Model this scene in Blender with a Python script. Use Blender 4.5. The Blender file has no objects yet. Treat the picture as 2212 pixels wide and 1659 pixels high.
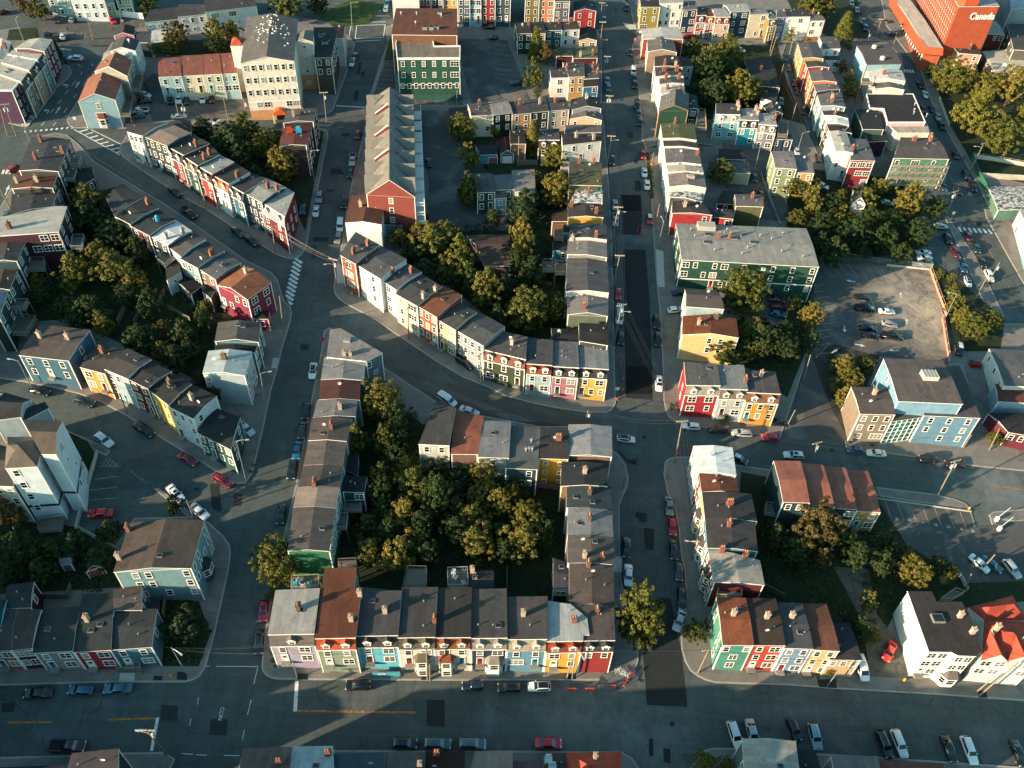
import bpy, bmesh, math, random
from mathutils import Vector, Matrix
random.seed(7)
R = math.radians
scene = bpy.context.scene
COL = scene.collection
# camera survey
W, Hh, F = 2212.0, 1659.0, 1683.0
g = Vector((-76, 1810, F)).normalized()                # straight down, camera axes x right, y down, z ahead
n_c = Vector((-.0007, .0045, 9.19 / F)); d_pl = 1 / n_c.length; n_c.normalize()
up = -g
fh = (Vector((0, 0, 1)) - up * up.z).normalized()
rh = fh.cross(up)
if rh.x < 0: rh = -rh
def c2w(v): return Vector((v.dot(rh), v.dot(fh), v.dot(up)))
NW = c2w(n_c)
CH = d_pl / n_c.dot(g)
CAM = Vector((0, 0, CH))
SX, SY = -NW.x / NW.z, -NW.y / NW.z
def gz(x, y): return SX * x + SY * y
def ray(u, v): return c2w(Vector(((u - W / 2) / F, (v - Hh / 2) / F, 1)))
def gp(u, v, h=0):                                     # reading frame -> point h above the hillside
 r = ray(u, v)
 t = (h - (CAM.z - 0)) / (r.z - SX * r.x - SY * r.y)
 return CAM + r * t
def at_z(u, v, z):
 r = ray(u, v)
 return CAM + r * ((z - CAM.z) / r.z)
Rm = Matrix((rh, fh, up))
def proj(P):
 c = Rm.transposed() @ (P - CAM)
 return (c.x / c.z * F + W / 2, c.y / c.z * F + Hh / 2, c.z)
TX = {'a': 0, 'b': 900, 'c': 1800, 'd': 2637}
TY = {'0': 0, '1': 650, '2': 1300, '3': 1978}
K = 2212 / 3637
def tv(t, x, y):
 if t == 'V': return (x, y)
 return ((TX[t[0]] + x * 1000 / 2212) * K, (TY[t[1]] + y * 1000 / 2212) * K)
GN = Vector((-SX, -SY, 1)).normalized()
# materials
def lin(h):
 h = h.lstrip('#')
 c = [int(h[i:i + 2], 16) / 255 for i in (0, 2, 4)]
 return tuple(((v / 12.92) if v <= .04045 else ((v + .055) / 1.055) ** 2.4) for v in c) + (1,)
MC = {}
def nodes(name):
 m = bpy.data.materials.new(name); m.use_nodes = True
 nt = m.node_tree; b = nt.nodes['Principled BSDF']
 return m, nt, b
def N(nt, typ, **kw):
 n = nt.nodes.new(typ)
 for k, v in kw.items():
  if k in n.inputs: n.inputs[k].default_value = v
  else: setattr(n, k, v)
 return n
def ramp(nt, src, stops):
 r = nt.nodes.new('ShaderNodeValToRGB'); e = r.color_ramp.elements
 e[0].position, e[0].color = stops[0]; e[1].position, e[1].color = stops[1]
 for p, c in stops[2:]:
  x = e.new(p); x.color = c
 nt.links.new(src, r.inputs[0]); return r.outputs[0]
def sc(c, k): return (min(1, c[0] * k), min(1, c[1] * k), min(1, c[2] * k), 1)
def worldpos(nt): return nt.nodes.new('ShaderNodeNewGeometry').outputs['Position']
def mapping(nt, src, s):
 mp = nt.nodes.new('ShaderNodeMapping'); mp.inputs['Scale'].default_value = s
 nt.links.new(src, mp.inputs[0]); return mp.outputs[0]
def mottled(name, h, rough=.8, amt=.18, scale=.6, bump=0, spec=.3, metal=0, streak=None, boards=None, grime=None):
 key = (name, h, rough, amt, scale, bump, streak, boards, grime)
 if key in MC: return MC[key]
 m, nt, b = nodes(name)
 c = lin(h); P = worldpos(nt)
 n1 = N(nt, 'ShaderNodeTexNoise', Scale=scale, Detail=8.0, Roughness=.65)
 nt.links.new(P if not streak else mapping(nt, P, streak), n1.inputs['Vector'])
 col = ramp(nt, n1.outputs['Fac'], [(.3, sc(c, 1 - amt)), (.72, sc(c, 1 + amt))])
 if grime:
  n2 = N(nt, 'ShaderNodeTexNoise', Scale=grime[0], Detail=6.0, Roughness=.6)
  nt.links.new(P, n2.inputs['Vector'])
  f = ramp(nt, n2.outputs['Fac'], [(grime[1], (0, 0, 0, 1)), (grime[2], (1, 1, 1, 1))])
  mx = N(nt, 'ShaderNodeMix', data_type='RGBA'); nt.links.new(f, mx.inputs['Factor'])
  nt.links.new(col, mx.inputs[6]); mx.inputs[7].default_value = lin(grime[3]); col = mx.outputs[2]
 if boards:
  w = N(nt, 'ShaderNodeTexWave', Scale=boards, Distortion=.0); w.bands_direction = 'Z'; w.wave_profile = 'SAW'
  nt.links.new(P, w.inputs['Vector'])
  f2 = ramp(nt, w.outputs['Fac'], [(.0, (.62, .62, .62, 1)), (.3, (1, 1, 1, 1))])
  mx = N(nt, 'ShaderNodeMix', data_type='RGBA', blend_type='MULTIPLY'); mx.inputs['Factor'].default_value = .55
  nt.links.new(col, mx.inputs[6]); nt.links.new(f2, mx.inputs[7]); col = mx.outputs[2]
 nt.links.new(col, b.inputs['Base Color'])
 b.inputs['Roughness'].default_value = rough; b.inputs['Specular IOR Level'].default_value = spec
 b.inputs['Metallic'].default_value = metal
 if bump:
  bp = N(nt, 'ShaderNodeBump', Strength=bump, Distance=.05)
  nb = N(nt, 'ShaderNodeTexNoise', Scale=6.0, Detail=4.0); nt.links.new(P, nb.inputs['Vector'])
  nt.links.new(nb.outputs['Fac'], bp.inputs['Height']); nt.links.new(bp.outputs[0], b.inputs['Normal'])
 MC[key] = m; return m
def dull(h, k=.23, m=.9):
 c = [int(h[i:i + 2], 16) for i in (1, 3, 5)]; g_ = .3 * c[0] + .59 * c[1] + .11 * c[2]
 return '#%02x%02x%02x' % tuple(int(min(255, (v * (1 - k) + g_ * k) * m)) for v in c)
def wallm(h):
 h = dull(h); return mottled('clapboard', h, .75, .16, .5, spec=.2, boards=.8, grime=(.9, .6, .78, dull(h, .5, .72)))
def roofm(h):
 key = ('roofm', h)
 if key in MC: return MC[key]
 m, nt, b = nodes('roofing'); c = lin(dull(h, .15, .95)); P = worldpos(nt)
 rnd = random.Random(h).random()
 n1 = N(nt, 'ShaderNodeTexNoise', Scale=.35, Detail=9.0, Roughness=.7, Distortion=.4); nt.links.new(P, n1.inputs['Vector'])
 n2 = N(nt, 'ShaderNodeTexNoise', Scale=1.1, Detail=6.0, Roughness=.8); nt.links.new(mapping(nt, P, (2.2, .25, 1)), n2.inputs['Vector'])
 a = ramp(nt, n1.outputs['Fac'], [(.32, sc(c, 1.0)), (.7, sc(c, 1.5))])
 s = ramp(nt, n2.outputs['Fac'], [(.3, (.78, .78, .78, 1)), (.65, (1.0, 1.0, 1.0, 1))])
 mx = N(nt, 'ShaderNodeMix', data_type='RGBA', blend_type='MULTIPLY'); mx.inputs['Factor'].default_value = .75
 nt.links.new(a, mx.inputs[6]); nt.links.new(s, mx.inputs[7])
 n3 = N(nt, 'ShaderNodeTexNoise', Scale=14.0, Detail=3.0); nt.links.new(P, n3.inputs['Vector'])
 s3 = ramp(nt, n3.outputs['Fac'], [(.35, (.78, .78, .78, 1)), (.65, (1, 1, 1, 1))])
 m2 = N(nt, 'ShaderNodeMix', data_type='RGBA', blend_type='MULTIPLY'); m2.inputs['Factor'].default_value = .7
 nt.links.new(mx.outputs[2], m2.inputs[6]); nt.links.new(s3, m2.inputs[7])
 uv = nt.nodes.new('ShaderNodeUVMap'); br = N(nt, 'ShaderNodeTexBrick', Scale=1.0); mp = nt.nodes.new('ShaderNodeMapping'); mp.inputs['Location'].default_value = (rnd * 3, .45, 0)
 nt.links.new(uv.outputs[0], mp.inputs[0]); nt.links.new(mp.outputs[0], br.inputs['Vector'])
 br.inputs['Color1'].default_value = (1.08, 1.06, 1.04, 1); br.inputs['Color2'].default_value = (.76, .77, .78, 1); br.inputs['Mortar'].default_value = (.5, .5, .5, 1)
 br.inputs['Mortar Size'].default_value = .018; br.inputs['Brick Width'].default_value = 6.5; br.inputs['Row Height'].default_value = .95; br.inputs['Bias'].default_value = -.1
 n5 = N(nt, 'ShaderNodeTexNoise', Scale=.55, Detail=8.0, Roughness=.7, Distortion=1.0); nt.links.new(P, n5.inputs['Vector'])
 s5 = ramp(nt, n5.outputs['Fac'], [(.34, (.55, .54, .52, 1)), (.44, (1, 1, 1, 1)), (.66, (1, 1, 1, 1)), (.74, (1.25, 1.22, 1.16, 1))])
 m4 = N(nt, 'ShaderNodeMix', data_type='RGBA', blend_type='MULTIPLY'); m4.inputs['Factor'].default_value = .7; nt.links.new(m2.outputs[2], m4.inputs[6]); nt.links.new(s5, m4.inputs[7])
 m3 = N(nt, 'ShaderNodeMix', data_type='RGBA', blend_type='MULTIPLY'); m3.inputs['Factor'].default_value = .75
 nt.links.new(m4.outputs[2], m3.inputs[6]); nt.links.new(br.outputs['Color'], m3.inputs[7])
 nt.links.new(m3.outputs[2], b.inputs['Base Color'])
 b.inputs['Roughness'].default_value = .85; b.inputs['Specular IOR Level'].default_value = .2
 bp = N(nt, 'ShaderNodeBump', Strength=.35, Distance=.04); nt.links.new(n3.outputs['Fac'], bp.inputs['Height']); nt.links.new(bp.outputs[0], b.inputs['Normal'])
 MC[key] = m; return m
def glassm(name, h, rough=.08):
 if name in MC: return MC[name]
 m, nt, b = nodes(name); b.inputs['Base Color'].default_value = lin(h)
 b.inputs['Roughness'].default_value = rough; b.inputs['Specular IOR Level'].default_value = .8
 MC[name] = m; return m
def paint(h, metal=.2, rough=.28):
 key = ('carpaint', h)
 if key in MC: return MC[key]
 m, nt, b = nodes('car_paint'); b.inputs['Base Color'].default_value = lin(h)
 b.inputs['Roughness'].default_value = rough; b.inputs['Metallic'].default_value = metal; b.inputs['Coat Weight'].default_value = .6
 b.inputs['Coat Roughness'].default_value = .08
 MC[key] = m; return m
TRIM = mottled('white_trim', '#d3d0c8', .6, .06, 1.5)
GLASS = glassm('window_glass', '#10181b', .06)
CURT = mottled('curtained_pane', '#6f6e68', .5, .25, 2.5)
CARGL = glassm('car_glass', '#0b1013', .05)
BRICK = mottled('chimney_brick', '#6c463c', .9, .35, 4)
BRICKP = mottled('painted_brick', '#948578', .9, .25, 4)
POT = mottled('clay_pot', '#93684e', .8, .2, 5)
METAL = mottled('grey_metal', '#8d9294', .45, .1, 3, metal=.5)
WOOD = mottled('weathered_wood', '#5f574d', .9, .35, 3)
POLEW = mottled('pole_wood', '#75695a', .9, .3, 2, streak=(3, 3, .3))
CONC = mottled('concrete', '#77756f', .9, .22, .5, grime=(.25, .5, .68, '#55544f'))
TYRE = mottled('rubber', '#101010', .8, .2, 4)
RIM = mottled('wheel_rim', '#85888b', .35, .05, 4, metal=.7)
TXT = {}
for _b, _s, _e, _o, _a in [('CON', .95, 0, 0, 0), ('PRIVATE  PARKING', .55, 0, 0, 0)] + [(str(25 + i), .85, 0, 0, 0) for i in range(7)] + [(q, .7, 0, 0, 0) for q in ('51', '61', '31', '22')] + [(str(1 + i), .55, 0, 0, 0) for i in range(9)] + [('Canada', 3.4, .12, .05, 1), ('STOP', .36, 0, 0, 2), ('P', .36, 0, 0, 2)]:
 cu = bpy.data.curves.new('lettering', 'FONT'); cu.body = _b; cu.size = _s; cu.extrude = _e; cu.offset = _o
 if _a: cu.align_x = 'CENTER'
 if _a == 2: cu.align_y = 'CENTER'
 o = bpy.data.objects.new('t', cu); COL.objects.link(o); TXT[(_b, round(_s, 2))] = bpy.data.meshes.new_from_object(o.evaluated_get(bpy.context.evaluated_depsgraph_get())); bpy.data.objects.remove(o)
def text_mesh(b, s, mat): me = TXT[(b, round(s, 2))].copy(); me.materials.clear(); me.materials.append(mat); return me
# mesh helpers
class MB:
 def __init__(s): s.v = []; s.f = []; s.m = []
 def poly(s, pts, mi=0):
  b = len(s.v); s.v += [tuple(p) for p in pts]; s.f.append(tuple(range(b, b + len(pts)))); s.m.append(mi)
 def box(s, x0, y0, z0, x1, y1, z1, mi=0, M=None):
  c = [Vector(p) for p in ((x0, y0, z0), (x1, y0, z0), (x1, y1, z0), (x0, y1, z0), (x0, y0, z1), (x1, y0, z1), (x1, y1, z1), (x0, y1, z1))]
  if M: c = [M @ p for p in c]
  b = len(s.v); s.v += [tuple(p) for p in c]
  for q in ((0, 3, 2, 1), (4, 5, 6, 7), (0, 1, 5, 4), (1, 2, 6, 5), (2, 3, 7, 6), (3, 0, 4, 7)):
   s.f.append(tuple(b + i for i in q)); s.m.append(mi)
 def tube(s, p0, p1, r0, r1, n=6, mi=0, cap=True):
  p0, p1 = Vector(p0), Vector(p1); d = (p1 - p0).normalized()
  a = d.orthogonal().normalized(); c = d.cross(a); b = len(s.v)
  for p, r in ((p0, r0), (p1, r1)):
   for i in range(n):
    t = 2 * math.pi * i / n; s.v.append(tuple(p + (a * math.cos(t) + c * math.sin(t)) * r))
  for i in range(n):
   j = (i + 1) % n; s.f.append((b + i, b + j, b + n + j, b + n + i)); s.m.append(mi)
  if cap:
   s.f.append(tuple(b + n + i for i in range(n))); s.m.append(mi)
   s.f.append(tuple(b + i for i in reversed(range(n)))); s.m.append(mi)
 def prism(s, pts, z0, z1, mi_s=0, mi_t=0, bottom=False):
  n = len(pts)
  for i in range(n):
   a, b = pts[i], pts[(i + 1) % n]
   s.poly([(a[0], a[1], z0), (b[0], b[1], z0), (b[0], b[1], z1), (a[0], a[1], z1)], mi_s)
  s.poly([(p[0], p[1], z1) for p in pts], mi_t)
  if bottom: s.poly([(p[0], p[1], z0) for p in reversed(pts)], mi_s)
 def mesh(s, name, mats):
  me = bpy.data.meshes.new(name); me.from_pydata(s.v, [], s.f)
  for m in mats: me.materials.append(m)
  me.polygons.foreach_set('material_index', s.m); me.update(); return me
 def build(s, name, mats, parent=None, smooth=False, off=None):
  me = s.mesh(name, mats if isinstance(mats, (list, tuple)) else [mats])
  if smooth: me.polygons.foreach_set('use_smooth', [True] * len(me.polygons))
  return link(name, me, parent, off)
def link(name, me, parent=None, loc=None):
 o = bpy.data.objects.new(name, me); COL.objects.link(o)
 if parent: o.parent = parent
 if loc is not None: o.location = loc
 return o
def empty(name, loc, rz=0):
 o = bpy.data.objects.new(name, None); COL.objects.link(o); o.location = loc; o.rotation_euler = (0, 0, rz)
 o.empty_display_size = .5; return o
def tag(o, label=None, cat=None, group=None, kind=None):
 if label: o['label'] = label
 if cat: o['category'] = cat
 if group: o['group'] = group
 if kind: o['kind'] = kind
 return o
def copy_tree(o, parent=None):
 c = o.copy(); COL.objects.link(c)
 if parent: c.parent = parent
 for k in ('label', 'group'):
  if parent is None and k in c: del c[k]
 for ch in CH_OF.get(o.name, []):
  copy_tree(ch, c)
 return c
CH_OF = {}
def index_children():
 CH_OF.clear()
 for o in COL.objects:
  if o.parent: CH_OF.setdefault(o.parent.name, []).append(o)
# windows and doors
def win_mesh(w, h, sash=2, curt=.0, col=None):
 tr = .13; a = MB(); x, z = w / 2, h / 2
 a.box(-x - tr, -.09, z, x + tr, 0, z + tr + .04); a.box(-x - tr - .04, -.12, -z - tr, x + tr + .04, 0, -z)
 a.box(-x - tr, -.08, -z, -x, 0, z); a.box(x, -.08, -z, x + tr, 0, z)
 for i in range(1, sash):
  t = -x + w * i / sash; a.box(t - .05, -.07, -z, t + .05, 0, z)
 a.box(-x, -.065, -.035, x, 0, .035)
 b = MB(); b.box(-x, -.04, -z, x, -.004, z)
 return a.mesh('window', [TRIM]), b
WM = {}
for k, (w, h, s) in {'s': (.95, 1.45, 1), 'd': (1.7, 1.45, 2), 't': (2.6, 1.45, 3), 'o': (.75, .8, 1), 'l': (1.9, 1.2, 2)}.items():
 fm, pb = win_mesh(w, h, s)
 WM[k] = (fm, [pb.mesh('pane', [GLASS]), pb.mesh('pane', [CURT])], w, h)
def door_mesh(w, h, col):
 a = MB(); x = w / 2
 a.box(-x - .14, -.1, 0, -x, 0, h + .14, 0); a.box(x, -.1, 0, x + .14, 0, h + .14, 0); a.box(-x, -.1, h, x, 0, h + .14, 0)
 a.box(-x, -.05, 0, x, -.004, h, 1); a.box(-x * .6, -.065, h * .55, x * .6, -.05, h * .85, 2)
 a.box(-x - .3, -.9, -.45, x + .3, -.0, -.02, 3)
 return a.mesh('door', [TRIM, mottled('door_paint', col, .5, .1, 2), GLASS, CONC])
DM = [door_mesh(.95, 2.05, c) for c in ('#7a2024', '#2b3f4a', '#cfcabd', '#1f6f7f', '#3a2a22')]
gar = MB(); gar.box(-1.5, -.08, 0, -1.35, 0, 2.3); gar.box(1.35, -.08, 0, 1.5, 0, 2.3); gar.box(-1.5, -.08, 2.15, 1.5, 0, 2.3)
gar.box(-1.35, -.05, 0, 1.35, -.004, 2.15, 1)
for q in range(1, 4): gar.box(-1.35, -.065, q * .54 - .02, 1.35, -.05, q * .54 + .02, 0)
GM = gar.mesh('garage_door', [TRIM, mottled('garage_paint', '#c2bcb0', .6, .08, 2)])
GMR = gar.mesh('garage_door', [TRIM, mottled('garage_red', '#6e2428', .6, .08, 2)])
def facade(P, Q, ztop, pattern, parent, rng, base_of, sp=2.85):
 """windows on the wall from P to Q (2-D points, outside on the right), rows listed from the top down"""
 d = Vector((Q[0] - P[0], Q[1] - P[1])); L = d.length
 if L < 1.2: return
 d /= L; rz = math.atan2(d.y, d.x); n = Vector((d.y, -d.x))
 rows = pattern.split('/')
 for r, row in enumerate(rows):
  z = ztop - 1.4 - sp * r; k = len(row)
  for i, t in enumerate(row):
   if t == '.': continue
   s = L * (i + .5) / k; x, y = P[0] + d.x * s + n.x * .003, P[1] + d.y * s + n.y * .003
   gb = base_of(x, y)
   if t in 'DGR':
    me = DM[rng.randrange(5)] if t == 'D' else (GM if t == 'G' else GMR)
    o = link('door' if t == 'D' else 'garage_door', me, parent, (x - parent.location.x, y - parent.location.y, max(gb + .25, z - .9) - parent.location.z if t == 'D' else gb + .1 - parent.location.z))
    o.rotation_euler = (0, 0, rz); continue
   if z - .9 < gb: continue
   fm, ps, w, h = WM[t]
   sx = min(1, L / k / (w + .55))
   o = link('window', fm, parent, (x - parent.location.x, y - parent.location.y, z - parent.location.z)); o.rotation_euler = (0, 0, rz); o.scale = (sx, 1, 1)
   p = link('pane', ps[1 if rng.random() < .28 else 0], o)
# roof furniture
def chimney_mesh(w, d, h, mat, pots):
 a = MB(); a.box(-w / 2, -d / 2, -.9, w / 2, d / 2, h, 0); a.box(-w / 2 - .07, -d / 2 - .07, h - .22, w / 2 + .07, d / 2 + .07, h - .02, 0)
 for i in range(pots):
  x = (i - (pots - 1) / 2) * .36; a.tube((x, 0, h - .05), (x, 0, h + .5), .14, .11, 8, 1)
 return a.mesh('chimney', [mat, POT])
CHM = [chimney_mesh(.8, .6, 1.3, BRICK, 2), chimney_mesh(1.1, .65, 1.2, BRICK, 3), chimney_mesh(.7, .6, 1.4, BRICKP, 1), chimney_mesh(.95, .6, 1.25, mottled('soot_brick', '#55443c', .9, .3, 4), 2)]
v = MB(); v.tube((0, 0, -.3), (0, 0, .45), .09, .09, 8); v.tube((0, 0, .4), (0, 0, .55), .17, .12, 8); VENT = v.mesh('vent_pipe', [METAL])
v = MB(); v.box(-.5, -.4, -.1, .5, .4, .22, 0); v.box(-.42, -.32, .2, .42, .32, .235, 1); SKYL = v.mesh('skylight', [mottled('skylight_curb', '#6d6a64', .7, .1, 2), GLASS])
v = MB(); v.box(-.6, -.6, -.1, .6, .6, .75, 0); v.box(-.5, -.5, .75, .5, .5, .8, 1); ACU = v.mesh('air_conditioner', [METAL, TYRE])
v = MB()
for i in range(8):
 t0, t1 = i * math.pi / 4, (i + 1) * math.pi / 4
 v.poly([(0, 0, 0), (.42 * math.cos(t0), -.12, .42 * math.sin(t0)), (.42 * math.cos(t1), -.12, .42 * math.sin(t1))])
v.tube((0, .02, 0), (0, .1, -.8), .03, .03, 5)
DISH = v.mesh('satellite_dish', [mottled('dish_white', '#bdbcb8', .4, .05, 2)])
def offset_poly(pts, d, only=None):
 n = len(pts); out = []
 for i in range(n):
  a, b, c = pts[i - 1], pts[i], pts[(i + 1) % n]
  e1 = (b - a).normalized(); e2 = (c - b).normalized()
  n1 = Vector((e1.y, -e1.x)); n2 = Vector((e2.y, -e2.x))
  d1 = d if (only is None or (i - 1) % n in only) else 0
  d2 = d if (only is None or i in only) else 0
  A = n1.x * n2.y - n1.y * n2.x
  if abs(A) < .15: out.append(b + (n1 * d1 + n2 * d2) * (.5 if d1 and d2 else 1)); continue
  r1 = b.dot(n1) + d1; r2 = b.dot(n2) + d2
  out.append(Vector(((r1 * n2.y - n1.y * r2) / A, (n1.x * r2 - r1 * n2.x) / A)))
 return out
DORM = {}
def dormer_mesh(h, rnd):
 key = (h, rnd)
 if key in DORM: return DORM[key]
 a = MB(); a.box(-.62, -.62, 0, .62, .9, 1.25, 0)
 if rnd:
  pts = [(.8 * math.cos(t), .62 * math.sin(t) + 1.2) for t in [math.pi * i / 6 for i in range(7)]]
 else: pts = [(.8, 1.2), (0, 1.85), (-.8, 1.2)]
 f = [(x, -.75, z) for x, z in pts]; b = [(x, 1.2, z) for x, z in pts]
 a.poly(list(reversed(f)), 0)
 for i in range(len(pts) - 1): a.poly([f[i], b[i], b[i + 1], f[i + 1]], 1)
 a.box(-.8, -.8, 1.12, .8, -.55, 1.22, 0)
 w = MB(); w.box(-.36, -.66, .2, .36, -.625, 1.05, 0); w.box(-.42, -.68, .6, .42, -.625, .66, 1)
 DORM[key] = (a.mesh('dormer', [TRIM, roofm(h)]), w.mesh('pane', [GLASS, TRIM])); return DORM[key]
HOUSES = []
def rect_quad(Q):
 return Q
def house(tile, pts, H, wall, roof, opt, wins, label, group):
 V = [tv(tile, *p) for p in pts]
 cx = sum(p[0] for p in V) / len(V); cy = sum(p[1] for p in V) / len(V)
 C = gp(cx, cy, H); z = C.z
 sl = 'sl' in opt
 P = [gp(p[0], p[1], H) if sl else at_z(p[0], p[1], z) for p in V]; P2 = [Vector((p.x, p.y)) for p in P]
 area = sum(P2[i].x * P2[(i + 1) % len(P2)].y - P2[(i + 1) % len(P2)].x * P2[i].y for i in range(len(P2)))
 if area < 0: print('CW polygon', label)
 rng = random.Random(label)
 f = int(opt.get('f', 0)); rise = float(opt.get('r', .45)); name = opt.get('n', 'row_house'); cat = opt.get('k', 'house')
 bz = min(gz(p.x, p.y) for p in P2)
 c2 = sum(P2, Vector((0, 0))) / len(P2)
 root = empty(name, (c2.x, c2.y, gz(c2.x, c2.y))); o0 = root.location.copy()
 tag(root, label, cat, group)
 P2 = offset_poly(P2, -.02)
 n = len(P2); loc = -o0
 ms = [f] if 'm' in opt else []
 if 'ms' in opt: ms += [int(c) for c in opt['ms']]
 md = 2.3; out = offset_poly(P2, .85, ms) if ms else P2
 zt = z - md if ms else z
 WMAT = wallm(wall) if wall[0] == '#' else MC[wall]
 RMAT = roofm(roof)
 gable = (n == 4 and rise > 0 and not ms)
 hip = 'hip' in opt
 body = MB()
 for i in range(n):
  a, b = out[i], out[(i + 1) % n]
  body.poly([(a.x, a.y, bz - .4), (b.x, b.y, bz - .4), (b.x, b.y, zt), (a.x, a.y, zt)], 0)
 ax = f if not 'x' in opt else (f + 1) % 4      # ridge runs parallel to edge ax
 rf = MB()
 ov = .03 if 'party' in opt or sl else .12
 E = offset_poly(P2, ov)
 if 'ruin' in opt: rise = 0
 if gable:
  q = [E[(ax + i) % 4] for i in range(4)]; w = [P2[(ax + i) % 4] for i in range(4)]
  r0, r1 = (q[0] + q[3]) / 2, (q[1] + q[2]) / 2
  w0, w1 = (w[0] + w[3]) / 2, (w[1] + w[2]) / 2
  if hip:
   t = min(.45, (q[0] - q[3]).length / 2 / max(.1, (q[0] - q[1]).length)); r0, r1 = r0.lerp(r1, t), r1.lerp(r0, t / (1 - t) if t < 1 else 0)
  else:
   body.poly([(w[3].x, w[3].y, z), (w[0].x, w[0].y, z), (w0.x, w0.y, z + rise - .06)], 0)
   body.poly([(w[1].x, w[1].y, z), (w[2].x, w[2].y, z), (w1.x, w1.y, z + rise - .06)], 0)
  th = .14
  def v3(p, h): return Vector((p.x, p.y, h))
  A0, A1, A2, A3 = [v3(p, z + .03) for p in q]; Rr0, Rr1 = v3(r0, z + rise + .03), v3(r1, z + rise + .03)
  dn = Vector((0, 0, -th))
  rf.poly([A0, A1, Rr1, Rr0], 0); rf.poly([A2, A3, Rr0, Rr1], 0)
  rim = [A0, A1, Rr1, A2, A3, Rr0] if not hip else [A0, A1, A2, A3]
  if hip: rf.poly([A1, A2, Rr1], 0); rf.poly([A3, A0, Rr0], 0)
  for i in range(len(rim)):
   a, b = rim[i], rim[(i + 1) % len(rim)]; rf.poly([a + dn, b + dn, b, a], 1)
  rf.poly([A0 + dn, A3 + dn, A2 + dn, A1 + dn], 1)
  def rz_at(p):
   a = q[0]; e = (q[1] - q[0]).normalized(); nn = Vector((-e.y, e.x)); D = (q[3] - q[0]).dot(nn)
   s = (p - a).dot(nn) / max(D, .1); return z + rise * max(0, 1 - abs(2 * s - 1))
 else:
  if ms:
   man = MB(); mo = offset_poly(P2, 1.02, ms)
   for i in range(n):
    a, b, A, B = mo[i], mo[(i + 1) % n], P2[i], P2[(i + 1) % n]
    lowz = z - md
    fi = 0 if i in ms else 1
    man.poly([(a.x, a.y, lowz), (b.x, b.y, lowz), (B.x, B.y, z - .02), (A.x, A.y, z - .02)], fi)
    if i in ms: man.poly([(a.x, a.y, lowz - .22), (b.x, b.y, lowz - .22), (b.x, b.y, lowz), (a.x, a.y, lowz)], 2)
   man.poly([(p.x, p.y, z - md - .22) for p in reversed(mo)], 2)
   mm = man.build('mansard', [roofm(opt['m']), WMAT, TRIM], root, off=loc)
   a, b = mo[f], mo[(f + 1) % n]; d = (b - a); L = d.length; d.normalize(); nn = Vector((d.y, -d.x))
   nd = int(opt.get('d', 2)); dm = dormer_mesh(opt['m'], 'rd' in opt)
   for i in range(nd):
    p = a + d * L * (i + .5) / nd - nn * .75
    o = link('dormer', dm[0], root, Vector((p.x, p.y, z - md + .35)) - o0); o.rotation_euler = (0, 0, math.atan2(d.y, d.x)); link('pane', dm[1], o)
  par = float(opt.get('p', 0))
  rf.prism([(p.x, p.y) for p in E], z - .2, z + .03, 1, 0, True)
  if par:
   IN = offset_poly(P2, -.14)
   for i in range(n):
    j = (i + 1) % n
    rf.poly([(E[i].x, E[i].y, z + .03), (E[j].x, E[j].y, z + .03), (E[j].x, E[j].y, z + par), (E[i].x, E[i].y, z + par)], 1)
    rf.poly([(E[i].x, E[i].y, z + par), (E[j].x, E[j].y, z + par), (IN[j].x, IN[j].y, z + par), (IN[i].x, IN[i].y, z + par)], 1)
    rf.poly([(IN[j].x, IN[j].y, z + .035), (IN[i].x, IN[i].y, z + .035), (IN[i].x, IN[i].y, z + par), (IN[j].x, IN[j].y, z + par)], 1)
  def rz_at(p): return z
 tm = TRIM if 't' not in opt else mottled('coloured_trim', opt['t'], .6, .1, 1)
 if 'base' in opt:
  bm_ = MB(); bo = offset_poly(out, .035)
  bh = float(opt.get('bh', 3)); zb = bz + bh
  for i in range(n):
   a, b = bo[i], bo[(i + 1) % n]; bm_.poly([(a.x, a.y, bz - .4), (b.x, b.y, bz - .4), (b.x, b.y, zb), (a.x, a.y, zb)], 0)
  bm_.poly([(p.x, p.y, zb) for p in bo], 0)
  bm_.build('lower_storey', [wallm(opt['base'])], root, off=loc)
 if n <= 8 and wall[0] == '#' and 'nc' not in opt:
  for i in range(n):
   p = out[i]; e = (out[(i + 1) % n] - p).normalized(); M = Matrix.Translation((p.x, p.y, 0)) @ Matrix.Rotation(math.atan2(e.y, e.x), 4, 'Z')
   body.box(-.03, -.03, bz - .3, .17, .17, zt - .19, 1, M)
  if 'bd' in opt:
   for zz in opt['bd'].split(';'):
    bo = offset_poly(out, .05); body.prism([(p.x, p.y) for p in bo], z - float(zz) - .28, z - float(zz), 1, 1)
 wo = body.build('wall', [WMAT, tm], root, off=loc)
 ro = rf.build('roof', [RMAT, tm], root, off=loc)
 if sl:
  for q_ in (wo, ro):
   for v_ in q_.data.vertices:
    if v_.co.z > z - 1: v_.co.z += gz(v_.co.x, v_.co.y) - gz(c2.x, c2.y)
  rz0 = rz_at; rz_at = lambda p: rz0(p) + gz(p.x, p.y) - gz(c2.x, c2.y)
 e_ = (P2[(f + 1) % n] - P2[f]).normalized(); q_ = Vector((-e_.y, e_.x)); ul = ro.data.uv_layers.new(name='UVMap'); me_ = ro.data; off_ = rng.uniform(0, 9)
 for lp in me_.loops:
  c = me_.vertices[lp.vertex_index].co; v2 = Vector((c.x, c.y)); ul.data[lp.index].uv = (v2.dot(q_) + off_, v2.dot(e_) + off_)
 rwin = wins or 'auto'
 if ':' not in rwin: rwin = '%d:%s' % (0 if f == 2 else f, rwin)
 base = gz
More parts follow.
